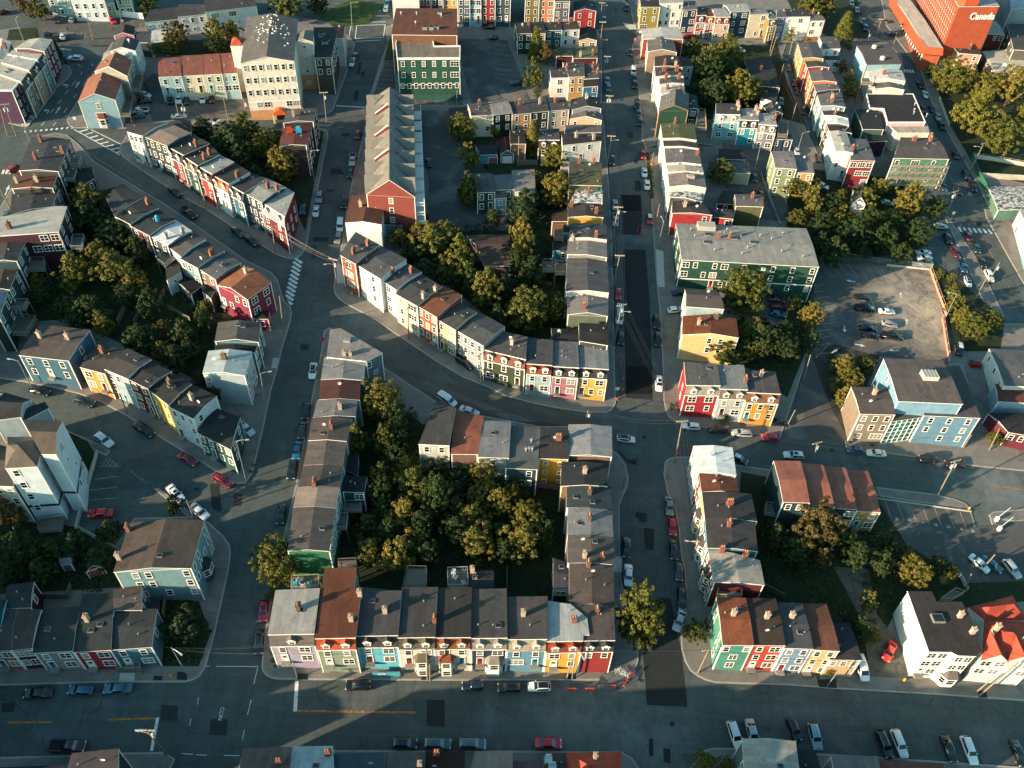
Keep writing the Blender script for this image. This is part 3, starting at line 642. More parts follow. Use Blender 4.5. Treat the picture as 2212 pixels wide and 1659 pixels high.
HOUSES2 = r"""
@
c1|1375,602 2451,660 2351,358 1330,320|9|#1d4a3c|#7c7b74|n=apartment_block k=building c=.3:.6:0;.38:.6:0 r=.5 bd=5.8|0:ds.sd.s.os.s.s/d.sd..ss.s.s.s/...Dsds..s.s.s 3:sss/sss/sss|big dark green apartment block with white trim and balconies
c1|1410,970 1705,990 1640,842 1400,836|8.3|#8fa6ab|#4a4340|f=3 r=1.1 x c=|3:sss/sss|pale blue house with a dark roof beside the green apartments
c1|1380,1190 1820,1215 1800,1067 1385,1047|8|#d0a766|#6b3a22|f=3 r=.9 n=house c=.28:.5:2;.6:.8:3|0:..ss./..ss. 3:ss/ss|yellow house with a rust brown roof and two chimneys
@three mansard houses right of the main street
c2|1410,148 1678,152 1650,-10 1395,-30|9|#a81f2a|#53514f|m=#7c736c d=2 c=|0:dd/ds 3:s/s|crimson mansard house at the left of three by the crossroads
c2|1678,178 1892,184 1860,-5 1652,-5|9|#a3a39c|#6d6f70|m=#5d5349 d=2 c=.95:.3:0|ss/Dd|pale grey mansard house in the middle of three by the crossroads
c2|1890,205 2150,218 2105,45 1870,35|9|#cf8420|#454244|m=#6b4027 d=2 c=.5:.75:2|sss/Dss|orange mansard house at the right of three by the crossroads
@
d2|1425,388 1868,408 1705,5 1540,0|8.6|#5784a0|#4a4444|n=office_building k=building c= nv p=.2|0:sss/sss/.ss|blue clapboard office building with beige windows
d2|1225,275 1730,298 1570,-45 1110,-57|11.5|#6a98b4|#544c49|n=office_building k=building c= nv p=.2|3:.s..|tall rear block of the blue office with a big skylight
d2|1172,435 1430,398 1425,300 1200,302|7.6|curtain_wall|#4a4444|n=glass_hall k=building c= nv p=.1|0:-|teal glass entrance hall between the taupe house and the blue office
d2|925,375 1200,382 1132,172 855,165|8.8|#86755f|#4d4543|n=house c=.55:.7:2|0:sss/sss/st 3:-|taupe three storey house left of the teal glass hall
d1|2060,1592 2320,1600 2290,1320 1940,1302|6|#cfcfca|#4f5254|n=house c= p=.2|3:sss/s.s|white house with a grey flat roof at the right edge
d2|2010,277 2260,292 2240,150 1985,142|5|#8aa5b8|#57302c|n=house c=|-|light blue rear house with a red brown roof and steel flue
d2|2090,520 2330,560 2280,370 1930,372|4.5|#6a2230|#262626|n=house c=|0:sss 1:-|black roofed maroon house at the right edge
@curved terrace along the bend
b1|688,568 800,634 990,488 805,387|9.4|#a8482f|#444547|c=.55:.25:0;.75:.75:0|d/t/t|orange red corner house at the left end of the curved terrace
b1|800,632 997,752 1200,600 990,488|9.4|#ddd9cf|#4a4a4b|c=|s..s./.s.s./s..s.|white house with turquoise doors in the curved terrace
b1|1000,757 1120,835 1322,697 1195,627|8.6|#d9d6ce|#4d4a4b|c=.2:.35:0;.75:.75:0|.d./.d./Dd.|white house with a step down roof in the curved terrace
b1|1118,870 1288,966 1480,815 1322,717|8.9|#c9b08a|#3b3a3b|c=.95:.3:2|st/st/st|cream house with picture windows in the curved terrace
b1|1290,966 1440,1052 1638,882 1482,802|9.2|#b5482f|#6a3c2a|c=.1:.65:2|sss/sss/ssD|brick orange house with a rust roof in the curved terrace
b1|1442,1068 1585,1152 1755,1015 1632,948|8.7|#c29a62|#40403f|c= base=#6c6a2c bh=3.2|sd/sd/Dd|straw yellow house over an olive ground floor in the curved terrace
b1|1587,1152 1805,1277 1975,1127 1755,1005|8.7|#858b90|#454546|c=|ssss/ssss/sD.s|grey house with many white framed windows in the curved terrace
b1|1822,1310 2138,1385 2150,1210 1962,1167|8.6|#35402a|#4b4746|m=#6b3f2b d=3 rd c=.55:.5:2|sss/ddD|moss green house with three round dormers on a brown mansard
c1|158,1417 355,1430 362,1236 165,1216|8.6|#8fa5aa|#414143|m=#73301f d=2 rd c=|ss/Dd|pale blue house with two dormers on a rust red mansard
c1|360,1438 565,1450 557,1250 367,1242|8.6|#a8606f|#55565a|m=#2f2b2b d=2 c=|sd/Dd|rose pink house with two dormers on a black mansard
c1|570,1447 798,1462 792,1277 572,1242|8.6|#cf912e|#6a6c70|m=#2f2b2b d=2 c=|sd/Dss|golden yellow house with two dormers at the crossroads end
@houses along the left side of the main street
c1|570,1240 792,1275 795,1110 568,1100|9.2|#3a3b3c|#242526|c=|-|black roofed house behind the golden yellow dormer house
c1|357,1256 558,1262 560,1152 352,1142|6.8|#2c2e2f|#262627|c= |-|low black rear annex behind the pink house
c1|480,1032 792,1046 795,902 478,882|8|#5a6350|#6c6664|f=1 r=.9 c=.4:.2:0|-|moss walled house with a grey roof on the main street
c1|467,850 800,862 786,588 476,560|8.3|#c4c0b8|#48474a|f=1 c= r=.6|-|house with a long charcoal roof on the main street
c1|477,560 786,585 781,457 484,442|8.3|#77756f|#6a6664|f=1 c=.1:.9:2|-|house with a pale brown roof left of the main street
c1|497,430 785,445 780,332 500,322|8.5|#b5b0a8|#3f4042|f=1 c=.7:.05:0|-|house with a dark slate roof behind a white gable cornice
c1|482,268 757,270 750,160 485,155|7.8|#d9941f|#383230|f=1 r=.5 c=.08:.7:0;.8:.2:0|-|yellow walled house with a worn black roof
@
c1|355,300 482,300 482,205 358,245|5|#6a4a30|#352c29|n=shed k=building c=|-|brown timber annex on the left of the yellow walled house
c1|440,390 497,392 500,328 440,330|5|#1f8aa5|#20282b|n=shed k=building c=|-|small turquoise annex behind the dark slate roof
c1|362,530 475,532 478,460 362,462|4.5|#1c6f8a|#1d262a|n=shed k=building c=|.s|low blue annex with one window behind the terrace
b1|722,312 1004,326 1036,110 770,103|7.6|#b8cdd2|#553328|n=house x r=.7 c=.35:.55:2|0:-|pale blue house with rust roof at the foot of the brick apartments
b1|1030,325 1168,332 1165,268 1042,265|4|#4f8f9a|#1f3035|n=shed k=building c=|.s|small teal annex beside the pale blue house
b1|1820,650 2015,652 2010,405 1675,412|4.5|#4a3a34|#4a3931|n=house r=1.8 c= nv|-|low house with a wide brown shingle roof among the trees
b1|1235,410 1390,405 1385,350 1240,350|3.5|#5a3b30|#7e4a34|n=shed k=building c= nv|-|small orange roof showing between the trees
@backs of the terrace in the left block
a1|905,262 1022,322 1242,196 1122,116|7|#5a5c5c|#2c3031|f=2 c=.55:.9:0|-|dark roofed house below the white parapet wall in the left block
a1|832,110 905,262 1122,116 960,10|6|#3f4344|#2e3335|f=2 c= nv|-|wide dark roofed house at the upper end of the left block
a1|1027,337 1172,412 1380,290 1242,208|7.2|#5a3038|#2b3032|f=2 c=|ss/ss|dark roofed house with a blue barrel on the roof
a1|1175,414 1315,492 1505,376 1382,293|7.4|#38464c|#b3bcc0|f=2 c=.7:.2:2;.95:.7:2|0:ss/ss|house with a bright white roof in the left block
a1|1317,494 1420,575 1615,440 1507,380|7.2|#b9c1c2|#524b48|f=2 c=|0:ss/ss|house with a small brown grey roof and white back wall
a1|1412,592 1550,665 1762,532 1620,462|7.4|#5e7f87|#33373a|f=2 c=.95:.6:1|0:sss/ss|blue grey backed house with a four pot chimney
a1|1552,665 1690,755 1890,627 1762,535|7.4|#76584b|#4a4e52|f=2 c=|0:ss/ss|brown backed house left of the crimson corner house
a1|1705,802 1945,916 2128,782 1895,652|8.2|#84213a|#7e4a30|f=1 r=1.3 c=.4:.75:2|1:dd/ds 0:..ss/Ds..|crimson corner house with an orange brown roof by the zebra crossing
a1|1975,1065 2108,1068 2112,1010 2040,995|3.4|#8e1f3a|#15191b|n=bay_annex k=annex c= hip r=.8|0:d|small black roofed bay at the foot of the crimson house
a1|1310,760 1420,700 1395,600 1310,640|4.5|#a9bcc2|#3c3a38|n=shed k=building c=|0:o|white rear annex with a roof deck behind the left block
a1|1500,870 1585,806 1450,732 1370,762|3|#2c3538|#141a1d|n=shed k=building c=|-|low black roofed lean-to in the dark garden
a1|1590,850 1655,905 1700,830 1630,790|4|#6f5548|#151a1c|n=shed k=building c=|0:o|small brown rear annex below the brown backed house
a1|1690,1243 2030,1250 2045,1102 1715,1097|7.2|#2a5a66|#4a4744|n=house f=1 r=.8 c=|1:ss/ss|teal sided house with a grey brown roof on the left block street
a1|1690,1325 2000,1332 2028,1252 1692,1246|6.6|#1f6070|#1b2022|n=house f=1 c= nv|1:ss/ss|teal sided house with a black roof above the pale grey one
a1|1595,1492 1922,1512 1975,1327 1640,1322|8.3|#8fa3a8|#8c9a9c|n=house f=1 r=.7 c=.45:.55:3|0:s..../..... 1:sss/sss/sDs|pale grey house with a light metal roof and square chimney
@terrace on the curving street at the left
a1|150,1352 537,1396 705,1156 322,1112|7.3|#2f6076|#4f4541|n=house c=.2:.55:2;.75:.6:2|0:sss/sDs 1:s/s|detached slate blue house with a yellow door
a1|630,1446 822,1497 985,1312 770,1277|7|#d2812e|#3f3835|c=.4:.7:0|ds/dD|orange house with white windows left of the blue and white house
a1|824,1462 1003,1536 1185,1386 1005,1302|8.3|#7f9aa5|#453f3c|c= |sss/s.s/dD.|blue and white house with three small upper windows
a1|1005,1537 1157,1613 1345,1480 1187,1402|8.6|#5a1c26|#2a2b2c|c=|ss/ds/sD|deep maroon house in the curving left terrace
a2|1160,176 1325,306 1502,140 1347,46|8.5|#d9a01e|#272a2b|c=.5:.55:3|ss/ss/Ds|sunny yellow house in the curving left terrace
a2|1327,316 1518,412 1702,236 1506,148|8.8|#b8c4c8|#2b2e2f|c=.5:.5:2|0:sss/s.s/D.s 1:s.|white house with a parapet wall in the curving left terrace
a2|1550,520 1812,655 1885,405 1702,335|6.9|#1f4a46|#222627|n=house c=|0:ssss/sDss 1:ss/ss|dark green corner house at the end of the curving terrace
@white apartment house at the left edge
a2|42,803 290,788 352,560 60,560|15|#b9c8cf|#5a5048|n=apartment_house k=building r=2 hip c= nv sp=3.3|0:s./s./s./s. 1:.sd/.sd/.ss/.s.|tall white apartment house wing with a hipped brown roof
a2|330,690 440,692 488,435 180,425|16|#b9c8cf|#54493f|n=apartment_house k=building r=1.4 c= nv sp=3.4|1:.d../.o../..o./.s.s|tall white apartment house rear wing with a gabled side wall
@
a2|-60,430 160,400 240,270 40,212|13|#8fa0a8|#25282a|n=apartment_house k=building r=1.5 c= nv|-|black roofed part of the white apartment house at the left edge
a2|190,430 380,330 345,292 180,330|12|#8fa0a8|#2b2d2e|n=apartment_house k=building r=1 c= nv|1:s|black pyramid roofed bay of the white apartment house
a2|-80,935 105,945 62,640 -80,600|10|#cbbfae|#3a3532|n=apartment_house k=building r=1.5 c= nv|0:ss/ss|brown roofed lower wing of the white apartment house
a2|895,1617 1500,1587 1602,1215 1020,1240|9.3|#5f8790|#4b4039|n=house f=0 x r=.8 c=.02:.85:0;.02:.25:2|0:.ss..s/.ss..s/.s.s.s 1:ss.s/ssss/.s.s|large detached house with grey blue front and teal side
@bottom left terrace
a3|-60,548 2,548 52,340 -60,320|6|#2a8fa5|#2c3436|c= t=#5fc0cc|-|cyan edged house at the bottom left edge
a3|-110,738 85,732 130,412 -60,402|6|#b85a34|#3b3937|c=|dd/Dd|orange house at the left end of the bottom left terrace
a3|85,732 247,716 322,416 130,412|6.2|#571f24|#413a37|c=|dd/sd|maroon house with a curved dark roof in the bottom left terrace
a3|55,402 240,396 266,196 60,226|5.2|#3a1a22|#2c3134|n=shed k=building c=|1:s|dark maroon rear wing behind the maroon house
a3|262,752 567,736 636,392 330,416|5.8|#8e8580|#2c3234|c=|sd/Dd|beige grey house in the bottom left terrace
a3|577,746 867,729 905,287 652,297|5.8|#b51f30|#2c3233|c=.3:.5:2|sd/Dd|bright red house in the bottom left terrace
a3|867,729 1190,706 1232,413 902,400|6|#3f6f80|#2f3436|c=|0:ss/Dd 1:s|grey blue end house with a porch in the bottom left terrace
a3|900,418 1112,416 1110,228 896,262|5.6|#2c5560|#4a4440|n=shed k=building c=|1:ss|grey roofed rear wing of the grey blue end house
@
a3|690,105 790,75 775,35 675,70|2.6|#8c1a26|#20262a|n=garden_shed k=shed x r=1 c=|0:R|small red garden shed with white crossed doors
a3|475,60 560,55 555,-20 470,-10|2.2|#5d686c|#6d777a|n=garden_shed k=shed c=|-|grey garden shed in the dark yard
@terrace between the left street and the tree filled yard
b1|578,1366 885,1399 1012,1336 685,1143 607,1153|8.8|#5d6e75|#77726f|n=flat_building c= nv|0:- 1:s../.o.|wedge shaped grey building at the tip of the block
b1|530,1546 868,1551 882,1380 556,1370|8.3|#5a6266|#6b6c6e|f=3 c=.5:.98:2;.65:.98:2 sl|-|grey roofed house with two white vents below the wedge building
b1|515,1702 836,1706 838,1557 527,1549|8.2|#4a5a60|#4a2c28|f=3 c= sl|-|house with a dark maroon roof in the central left row
b2|467,405 800,397 820,267 500,270|8.2|#5a6266|#62605f|f=3 c=.62:.4:2 sl|-|house with a grey roof and one white chimney in the central left row
b2|430,586 732,592 775,415 460,407|8.4|#6a6058|#4d4541|f=3 c=.55:.5:0 sl|-|house with a brown grey roof and small red vent in the central left row
b2|394,780 702,788 730,594 430,588|8.2|#5f6265|#564d48|f=3 c= nv sl|-|house with a stained brown roof in the central left row
b2|350,950 676,956 710,790 394,782|8.2|#2f6f80|#453f3d|f=3 c=.4:.05:1 sl|-|house with a charcoal roof and three pot chimney in the central left row
b2|312,1110 650,1118 676,957 347,951|8.2|#2f7f92|#7a6b62|f=3 c= nv sl|1:ss/ss|house with a pinkish brown roof in the central left row
b2|268,1452 600,1456 648,1120 312,1112|8.2|#2a7046|#4b4542|f=3 c= sl|1:sssss/sssss|bright green gable ended house beside the big roadside tree
b2|700,986 868,991 892,868 706,862|6.2|#1f4a52|#1c2022|n=shed k=building c=|.d/..|dark teal rear wing with a black roof over the garden
b2|703,810 820,855 822,690 710,690|4.5|#3c3833|#2a2b2b|n=shed k=building c=|-|low timber rear wing beside the small trees
@row on the south side of the bend
b2|1300,612 1537,623 1588,330 1480,265 1430,290|7.5|#a9a89f|#3f3c3a|n=row_house c= nv|ss/..|white backed house with a patched dark roof at the bend
b2|1555,690 1762,692 1806,395 1590,352|7|#6e5046|#7a4534|c= f=2|.../..|house with a red brown roof at the bend
b2|1765,713 2005,721 2022,438 1817,432|7.6|#8f9a9c|#68696a|c= f=2|.s./...|grey backed house with a grey roof at the bend
c2|-10,800 240,812 260,484 35,472|7.6|#1f3b46|#4c4e50|c= nv f=2|.s/.s|dark blue backed house with white roof vents
c2|252,724 481,731 484,506 265,496|8|#c08a1c|#35302e|c=.65:.6:1 f=2|oo/oo/oo|yellow backed house with a dark brown roof
c2|486,700 825,713 822,480 488,462|8.4|#6a5245|#77777a|c= nv f=1|.s./...|brown backed corner house with a pale grey roof
@row left of the tree lined cross street
c2|427,942 788,942 790,772 432,756|8.6|#94602c|#262c2e|f=1 c=.5:.5:2|-|orange sided house with a black roof at the corner pavement
c2|470,1112 828,1136 822,945 470,928|8.6|#42545c|#2f383c|f=1 c=.5:.6:3 sl|-|house with a blue black roof in the cross street row
c2|478,1325 838,1346 826,1138 480,1112|8.6|#5a6266|#66686a|f=1 c=.47:.55:3 sl|-|house with a light grey roof in the cross street row
c2|478,1548 852,1563 838,1346 478,1326|8.6|#4f4c4a|#504b48|f=1 c=.35:.2:2;.72:.15:0 sl|-|house with a brown grey roof and twin chimneys in the cross street row
c3|366,246 488,251 488,52 368,12|7|#2c3133|#35353a|n=shed k=building c=|0:l|dark rear wing with a white balcony frame
c3|490,375 845,385 838,78 490,50|8.6|#4f4c4a|#4c433d|f=1 c=.42:.95:0 sl|-|house with a dark brown seamed roof near the big tree
@bottom mansard row facing the wide street
b3|117,608 473,601 518,250 177,265|9.6|#9a90a8|#8b8780|m=#57504c d=1 c=.6:.55:3 n=row_house|sd/Dd|lavender mansard house at the left corner of the bottom row
b3|487,638 800,631 845,262 790,260 803,86 562,92|9.6|#7b8c72|#5d3322|m=#9a3b20 d=2 c=.85:.25:2;.93:.6:2|ss/Dd|sage green house with a red mansard and long brown roof
b3|810,618 1133,613 1162,268 847,272|9.6|#4fb0c2|#413f40|m=#383433 d=2 c=.65:.5:2|sd/Dd|cyan mansard house with a flower mural on its wall
b3|1137,632 1425,626 1446,240 1166,245|9.6|#cfc2b2|#3b3938|m=#4c4636 d=2 c=.97:.3:0|sd/Dd|cream house with a large satellite dish and olive mansard
b3|1427,632 1705,628 1710,242 1447,248|9.6|#c9bda8|#302e2e|m=#6e3a20 d=2 c=|ds/dD|cream house with a rust brown mansard and bay window
b3|1709,636 1992,632 1985,252 1713,258|9.6|#27374a|#3f3d3c|m=#6d675f d=2 c=|sd/Dt|navy house with a white bay window and red door
c3|2,645 314,642 317,312 3,318|9.6|#4f8aa3|#433f3d|m=#847868 d=2 c=.4:.55:2|ss/tD|sky blue house with a tan mansard near the bottom crossroads
c3|316,662 596,656 598,611 645,608 628,482 500,375 318,348|9.6|#d49a2a|#8f9390|m=#7e2c17 d=2 c=.65:.5:0|ds/Ds|golden yellow house with pale curved roof and red mansard
c3|597,655 848,652 838,385 500,375 629,484 646,608 598,612|9.6|#9c2b2b|#4a433f|m=#333032 d=2 c=.6:.8:0|ss/..|brick red house at the right corner of the bottom row
b3|1700,248 1885,248 1884,113 1712,110|7|#2e3133|#2c2c2d|n=shed k=building c=.05:.9:2|-|black roofed rear wing behind the navy house
@row right of the tree lined cross street
c2|1505,832 1800,856 1770,642 1468,630|8.8|#8fa0a8|#c6cac6|f=3 c=|3:sss/sss/sss|house with a bright white roof at the top of the cross street row
c2|1530,988 1822,996 1800,857 1508,832|8.6|#7c3a2c|#5f3326|f=3 c= sl|3:ss/ss/ss|house with a rust brown roof below the white roofed house
c2|1555,1190 1967,1223 1920,1005 1532,990|8.6|#c98f1f|#363436|f=3 c=.5:.5:1 sl|3:sss/sss/sss|yellow fronted house with a black roof and brick chimney
c2|1575,1430 1972,1456 1950,1224 1555,1190|8.6|#2c6f86|#3b3838|f=3 c=.45:.75:0 sl|3:sss/sss/sss|blue fronted house with a dark roof and long chimney shadow
c3|1630,195 2022,220 1985,30 1582,-62|8.6|#5a1f22|#8b8478|f=3 c=.25:.98:0;.7:.98:0|3:sss/sss/sss 0:-|maroon fronted house with a pale beige seamed roof
@bottom right mansardless row
c3|1698,690 1940,692 1875,326 1650,318|8.8|#3f8f7a|#7a4028|c=.45:.6:2|0:s.s/.d./.d. 3:ss/ss/ss|sea green corner house with a rust roof
c3|1940,692 2186,694 2110,330 1875,326|8.8|#cf3b24|#3a2e28|c=.55:.55:2|sd/sd/Dd|vermilion house with a dark brown roof beside the sea green one
d3|330,713 555,721 465,366 258,362|8.5|#6c8bb0|#3f4244|c=.45:.65:2|ss/ss/Dd|periwinkle blue house with a slate roof in the bottom right row
d3|555,726 762,738 655,372 470,370|8.2|#dba066|#5f3a2c|c= nv|ss/ss/Ds|peach house with red brown roof in the bottom right row
d3|690,805 936,809 832,515 705,515|6|#d39a66|#2e2d2f|c= n=house|sss|low peach end house with a black roof beside the white van
@
d3|1468,742 1640,745 1690,772 1835,778 1875,735 1790,480 1722,357 1522,355 1485,275 1300,272|9.6|#e6e0d2|#33302e|n=house c=.8:.6:2;.9:.35:2 nv|0:dd/dd/Dd 1:s/s/s 2:dd/dd/dd|big white house with a black roof and bright side wall
d3|1885,800 2330,830 2280,520 1900,500|8.5|#dcd6ca|#a8402c|n=house hip r=3 c=.12:.6:2|0:dd.d/dd.d|white house with hipped bright red roofs at the right edge
d3|1900,495 2230,495 2120,310 1780,400|7.5|#e0dacd|#a03c2a|n=house hip r=2 c= nv|-|red roofed rear part of the white house at the right edge
@four stepped houses under red brown roofs
d2|320,1070 530,1076 456,746 245,745|8.6|#1f3f45|#8a5040|f=2 party c= nv|0:sd/..|left house of the four stepped red brown roofs
d2|525,1090 725,1106 632,777 467,762|7.7|#1f3b40|#8a5040|f=2 party c= nv|.s/..|second of the four stepped red brown roofed houses
d2|712,1116 905,1131 810,800 642,786|6.8|#1b3338|#8a5040|f=2 party c= nv|.d/.d|third of the four stepped red brown roofed houses
d2|895,1141 1086,1151 986,826 822,812|5.9|#b08c54|#8a5040|f=2 party c= nv|.s/Dd|tan backed right house of the four stepped red brown roofs
@roofs along the bottom edge
a3|500,1850 925,1850 930,1510 568,1548|8|#24363c|#4b4340|c=|-|brown roof at the bottom edge beside the dark pickup
a3|-60,1950 520,1900 555,1640 -40,1660|7|#4a4c4d|#23282a|c=|-|black roof at the bottom left corner
b3|-120,1850 275,1850 302,1494 -80,1512|8|#4a4340|#5a4d48|c=.8:.6:0|-|brown roof at the bottom edge left of the pale blue roof
b3|275,1850 640,1850 620,1490 304,1494|8|#5d6e75|#8a989c|c=.9:.8:0 r=.8|-|pale blue grey roof at the bottom edge
b3|645,1860 1020,1850 1026,1542 622,1552|7.6|#35454a|#33454d|c=|-|dark blue roof at the bottom edge
b3|1020,1850 1342,1850 1345,1537 1027,1542|7.8|#44403e|#4f4b49|c=.9:.6:2|-|grey roof at the bottom edge right of the dark blue one
b3|1345,1850 1655,1850 1660,1527 1350,1532|7.8|#33231f|#2f201c|c=.3:.9:0|-|dark chocolate roof at the bottom edge
b3|1665,1850 2035,1850 2030,1525 1745,1532|7.8|#6a5c54|#7d6a60|c=|-|tan roof at the bottom edge
c3|20,1900 290,1900 288,1608 30,1606|6.5|#4a3f3c|#5a4a46|c=|-|low pinkish brown roof at the bottom edge
c3|475,1860 900,1860 895,1535 475,1545|7.5|#7c2a20|#a8402c|n=house hip r=3.2 c=.5:.75:2|-|hipped bright orange red roof at the bottom edge
c3|290,1870 475,1870 470,1547 292,1548|7|#3c3a38|#4a3c36|c= n=house|-|flat roof deck with white chairs beside the orange red roof
c3|1885,1800 2310,1800 2266,1453 1850,1432|8.5|#4f6a6a|#9a9284|n=house f=3 r=.7 c=|3:s/s/s|pale beige roof at the bottom edge by the parked white car
d3|460,1820 640,1830 570,1520 432,1515|6|#26383c|#1f2a2d|c= n=house|-|low dark roof beside the pale beige one at the bottom edge
d3|745,1860 1100,1860 1055,1570 700,1562|7.5|#7a8a90|#66605e|c= n=house|-|grey roof with a lit patch at the bottom right edge
d3|1120,1880 1600,1900 1575,1625 1075,1612|7|#5a3a2c|#5f3c30|c= n=house|-|brown and orange roof strip at the bottom right edge
@row houses beside the far left triangle junction
a0|150,1340 457,1346 556,1100 250,1078|8|#33393d|#37383b|f=1 c=.3:.85:0;.35:.3:0;.95:.55:0|1:dddd/ssss|long charcoal roofed house with three chimneys facing the junction
a0|92,1482 412,1476 457,1350 140,1345|8|#3b3a38|#5a352a|f=1 c=.1:.3:2;.6:.3:2|1:ss/ss|brown roofed house with two cream chimney stacks
a1|80,250 405,184 462,46 100,58|7.6|#5a564c|#303234|f=1 c=.5:.7:0|1:ss/ss|black roofed house above the big pale roof at the left
a1|-60,418 458,382 524,184 130,184 110,252 -60,275|8.8|#4a2230|#96948c|f=1 c=.35:.25:1 nv|0:....dd/...ddd 1:dd/dd|maroon house with a wide pale roof and roof balcony
a1|-60,617 132,613 203,456 -60,460|8|#24404a|#35373a|f=1 c=|1:ds/ds|dark teal sided house with a grey roof and wooden deck
a1|-80,840 74,837 134,690 -60,690|8|#263c3c|#3a332e|f=1 c=|1:s.s/..s|dark house with a brown roof at the left edge
a1|-100,1060 -5,1055 64,840 -60,840|9|#2a3c38|#72757a|f=1 c=|1:s.ss/s.ss 0:-|dark green house with a pale strip roof at the left edge
a0|600,1482 742,1402 722,1312 602,1332|5|#2b2026|#1d2022|n=shed k=building f=0 c=|ss|small black roofed bay house with white windows behind the decks
@triangular block terrace facing the avenue
a0|1000,1034 1113,1066 1318,962 990,976|9|#c6c9c6|#3d3735|c=|sss/sss/t.D|white corner shop house at the tip of the triangular block
a0|1115,1066 1310,1145 1498,1045 1322,963|9.2|#2f3a40|#7d6a5e|c= nv t=#bfb2a2|ssss/ssss/tDt|dark shopfront house with a big stained pinkish roof
a0|1325,962 1498,1048 1500,1028 1498,948|7.5|#2a5a68|#2b2c2d|c= nv|0:-|dark roofed rear wing with a teal end wall
a0|1312,1147 1440,1216 1645,1126 1500,1050|9.2|#7c2a30|#353638|c=.85:.6:0 m=#2b2a2c d=2|ss/dD|dark red house with black dormer floor in the triangular block
a0|1440,1224 1553,1299 1727,1216 1645,1138|9.2|#1e4038|#38393c|c=.7:.7:0;.85:.4:0 m=#5a4632 d=2|ss/Ds|bottle green house with a brown dormer floor
a0|1553,1301 1665,1366 1836,1272 1727,1218|9.3|#b5282a|#868985|c= m=#3a3430 d=2|s.s/Ds|scarlet house with a pale roof in the triangular block
a0|1667,1371 1795,1442 1962,1352 1837,1276|9.2|#cfd0cb|#2e2f31|c=.95:.5:1 base=#cfd0cb m=#b04a2a d=2|ss/Ds|white house with an orange upper floor in the triangular block
a0|1797,1447 1915,1516 2092,1402 1962,1355|9|#1f6072|#303133|c= m=#383333 d=2|ss/Ds|petrol blue house with a black dormer floor in the triangular block
a0|1917,1516 2055,1590 2242,1470 2092,1400|9.2|#2b3546|#828480|c=.6:.6:0;.95:.7:0|sss/sss/dDs|navy and white house with two brick chimneys in the triangular block
b1|66,150 245,262 318,75 250,32|9.2|#6e2029|#8a8a84|c= m=#72757a d=2|0:ss/ds 1:sss/sss/sss|maroon corner house with a grey upper floor at the zebra crossing end
@houses just outside the frame that shade the near streets
V|-330,1500 -160,1500 -140,1420 -300,1420|11|#6f6a60|#4a4a4a||ss/ss/ss|brown grey house outside the left edge beside the bottom street
V|-350,1420 -170,1420 -150,1340 -320,1340|11|#5a6a70|#4a4a4a||ss/ss/ss|slate house outside the left edge above the bottom street
V|-420,1720 -200,1720 -180,1580 -390,1580|13|#7a6a5a|#4a4a4a||ss/ss/ss|tan house outside the bottom left corner
V|-560,1640 -360,1640 -330,1480 -520,1480|14|#6a5a5a|#4a4a4a||ss/ss/ss|tall dusky house well outside the left edge
V|-500,1330 -300,1330 -290,1200 -480,1200|13|#5a5f5a|#4a4a4a||ss/ss/ss|tall grey green house well outside the left edge
V|-400,1120 -220,1120 -190,1000 -360,1000|12|#5a5f6a|#4a4a4a||ss/ss/ss|blue grey house outside the left edge of the white apartments
V|-300,760 -120,760 -110,660 -280,660|10|#6a5f5a|#4a4a4a||ss/ss/ss|brown house outside the left edge beside the dark green house
V|-100,2000 250,2000 260,1880 -80,1880|14|#5f5a5a|#4a4a4a||ss/ss/ss|long dusky house below the bottom left corner
V|1150,1800 1400,1800 1390,1690 1160,1690|15|#6a6560|#4a4a4a||ss/ss/ss|tall grey building outside the bottom edge behind the orange red roof
V|1550,1810 1800,1810 1790,1705 1560,1705|14|#6a5f60|#4a4a4a||ss/ss/ss|tall mauve building outside the bottom edge behind the pale beige roof
V|250,1800 620,1800 610,1705 260,1705|13|#5f6a6a|#4a4a4a||ss/ss/ss|long grey green building outside the bottom edge
V|710,1800 1050,1800 1040,1700 720,1700|12.5|#6a655a|#4a4a4a||ss/ss/ss|long olive building outside the bottom edge
"""  # last group: unseen houses, added to throw shade on the near streets
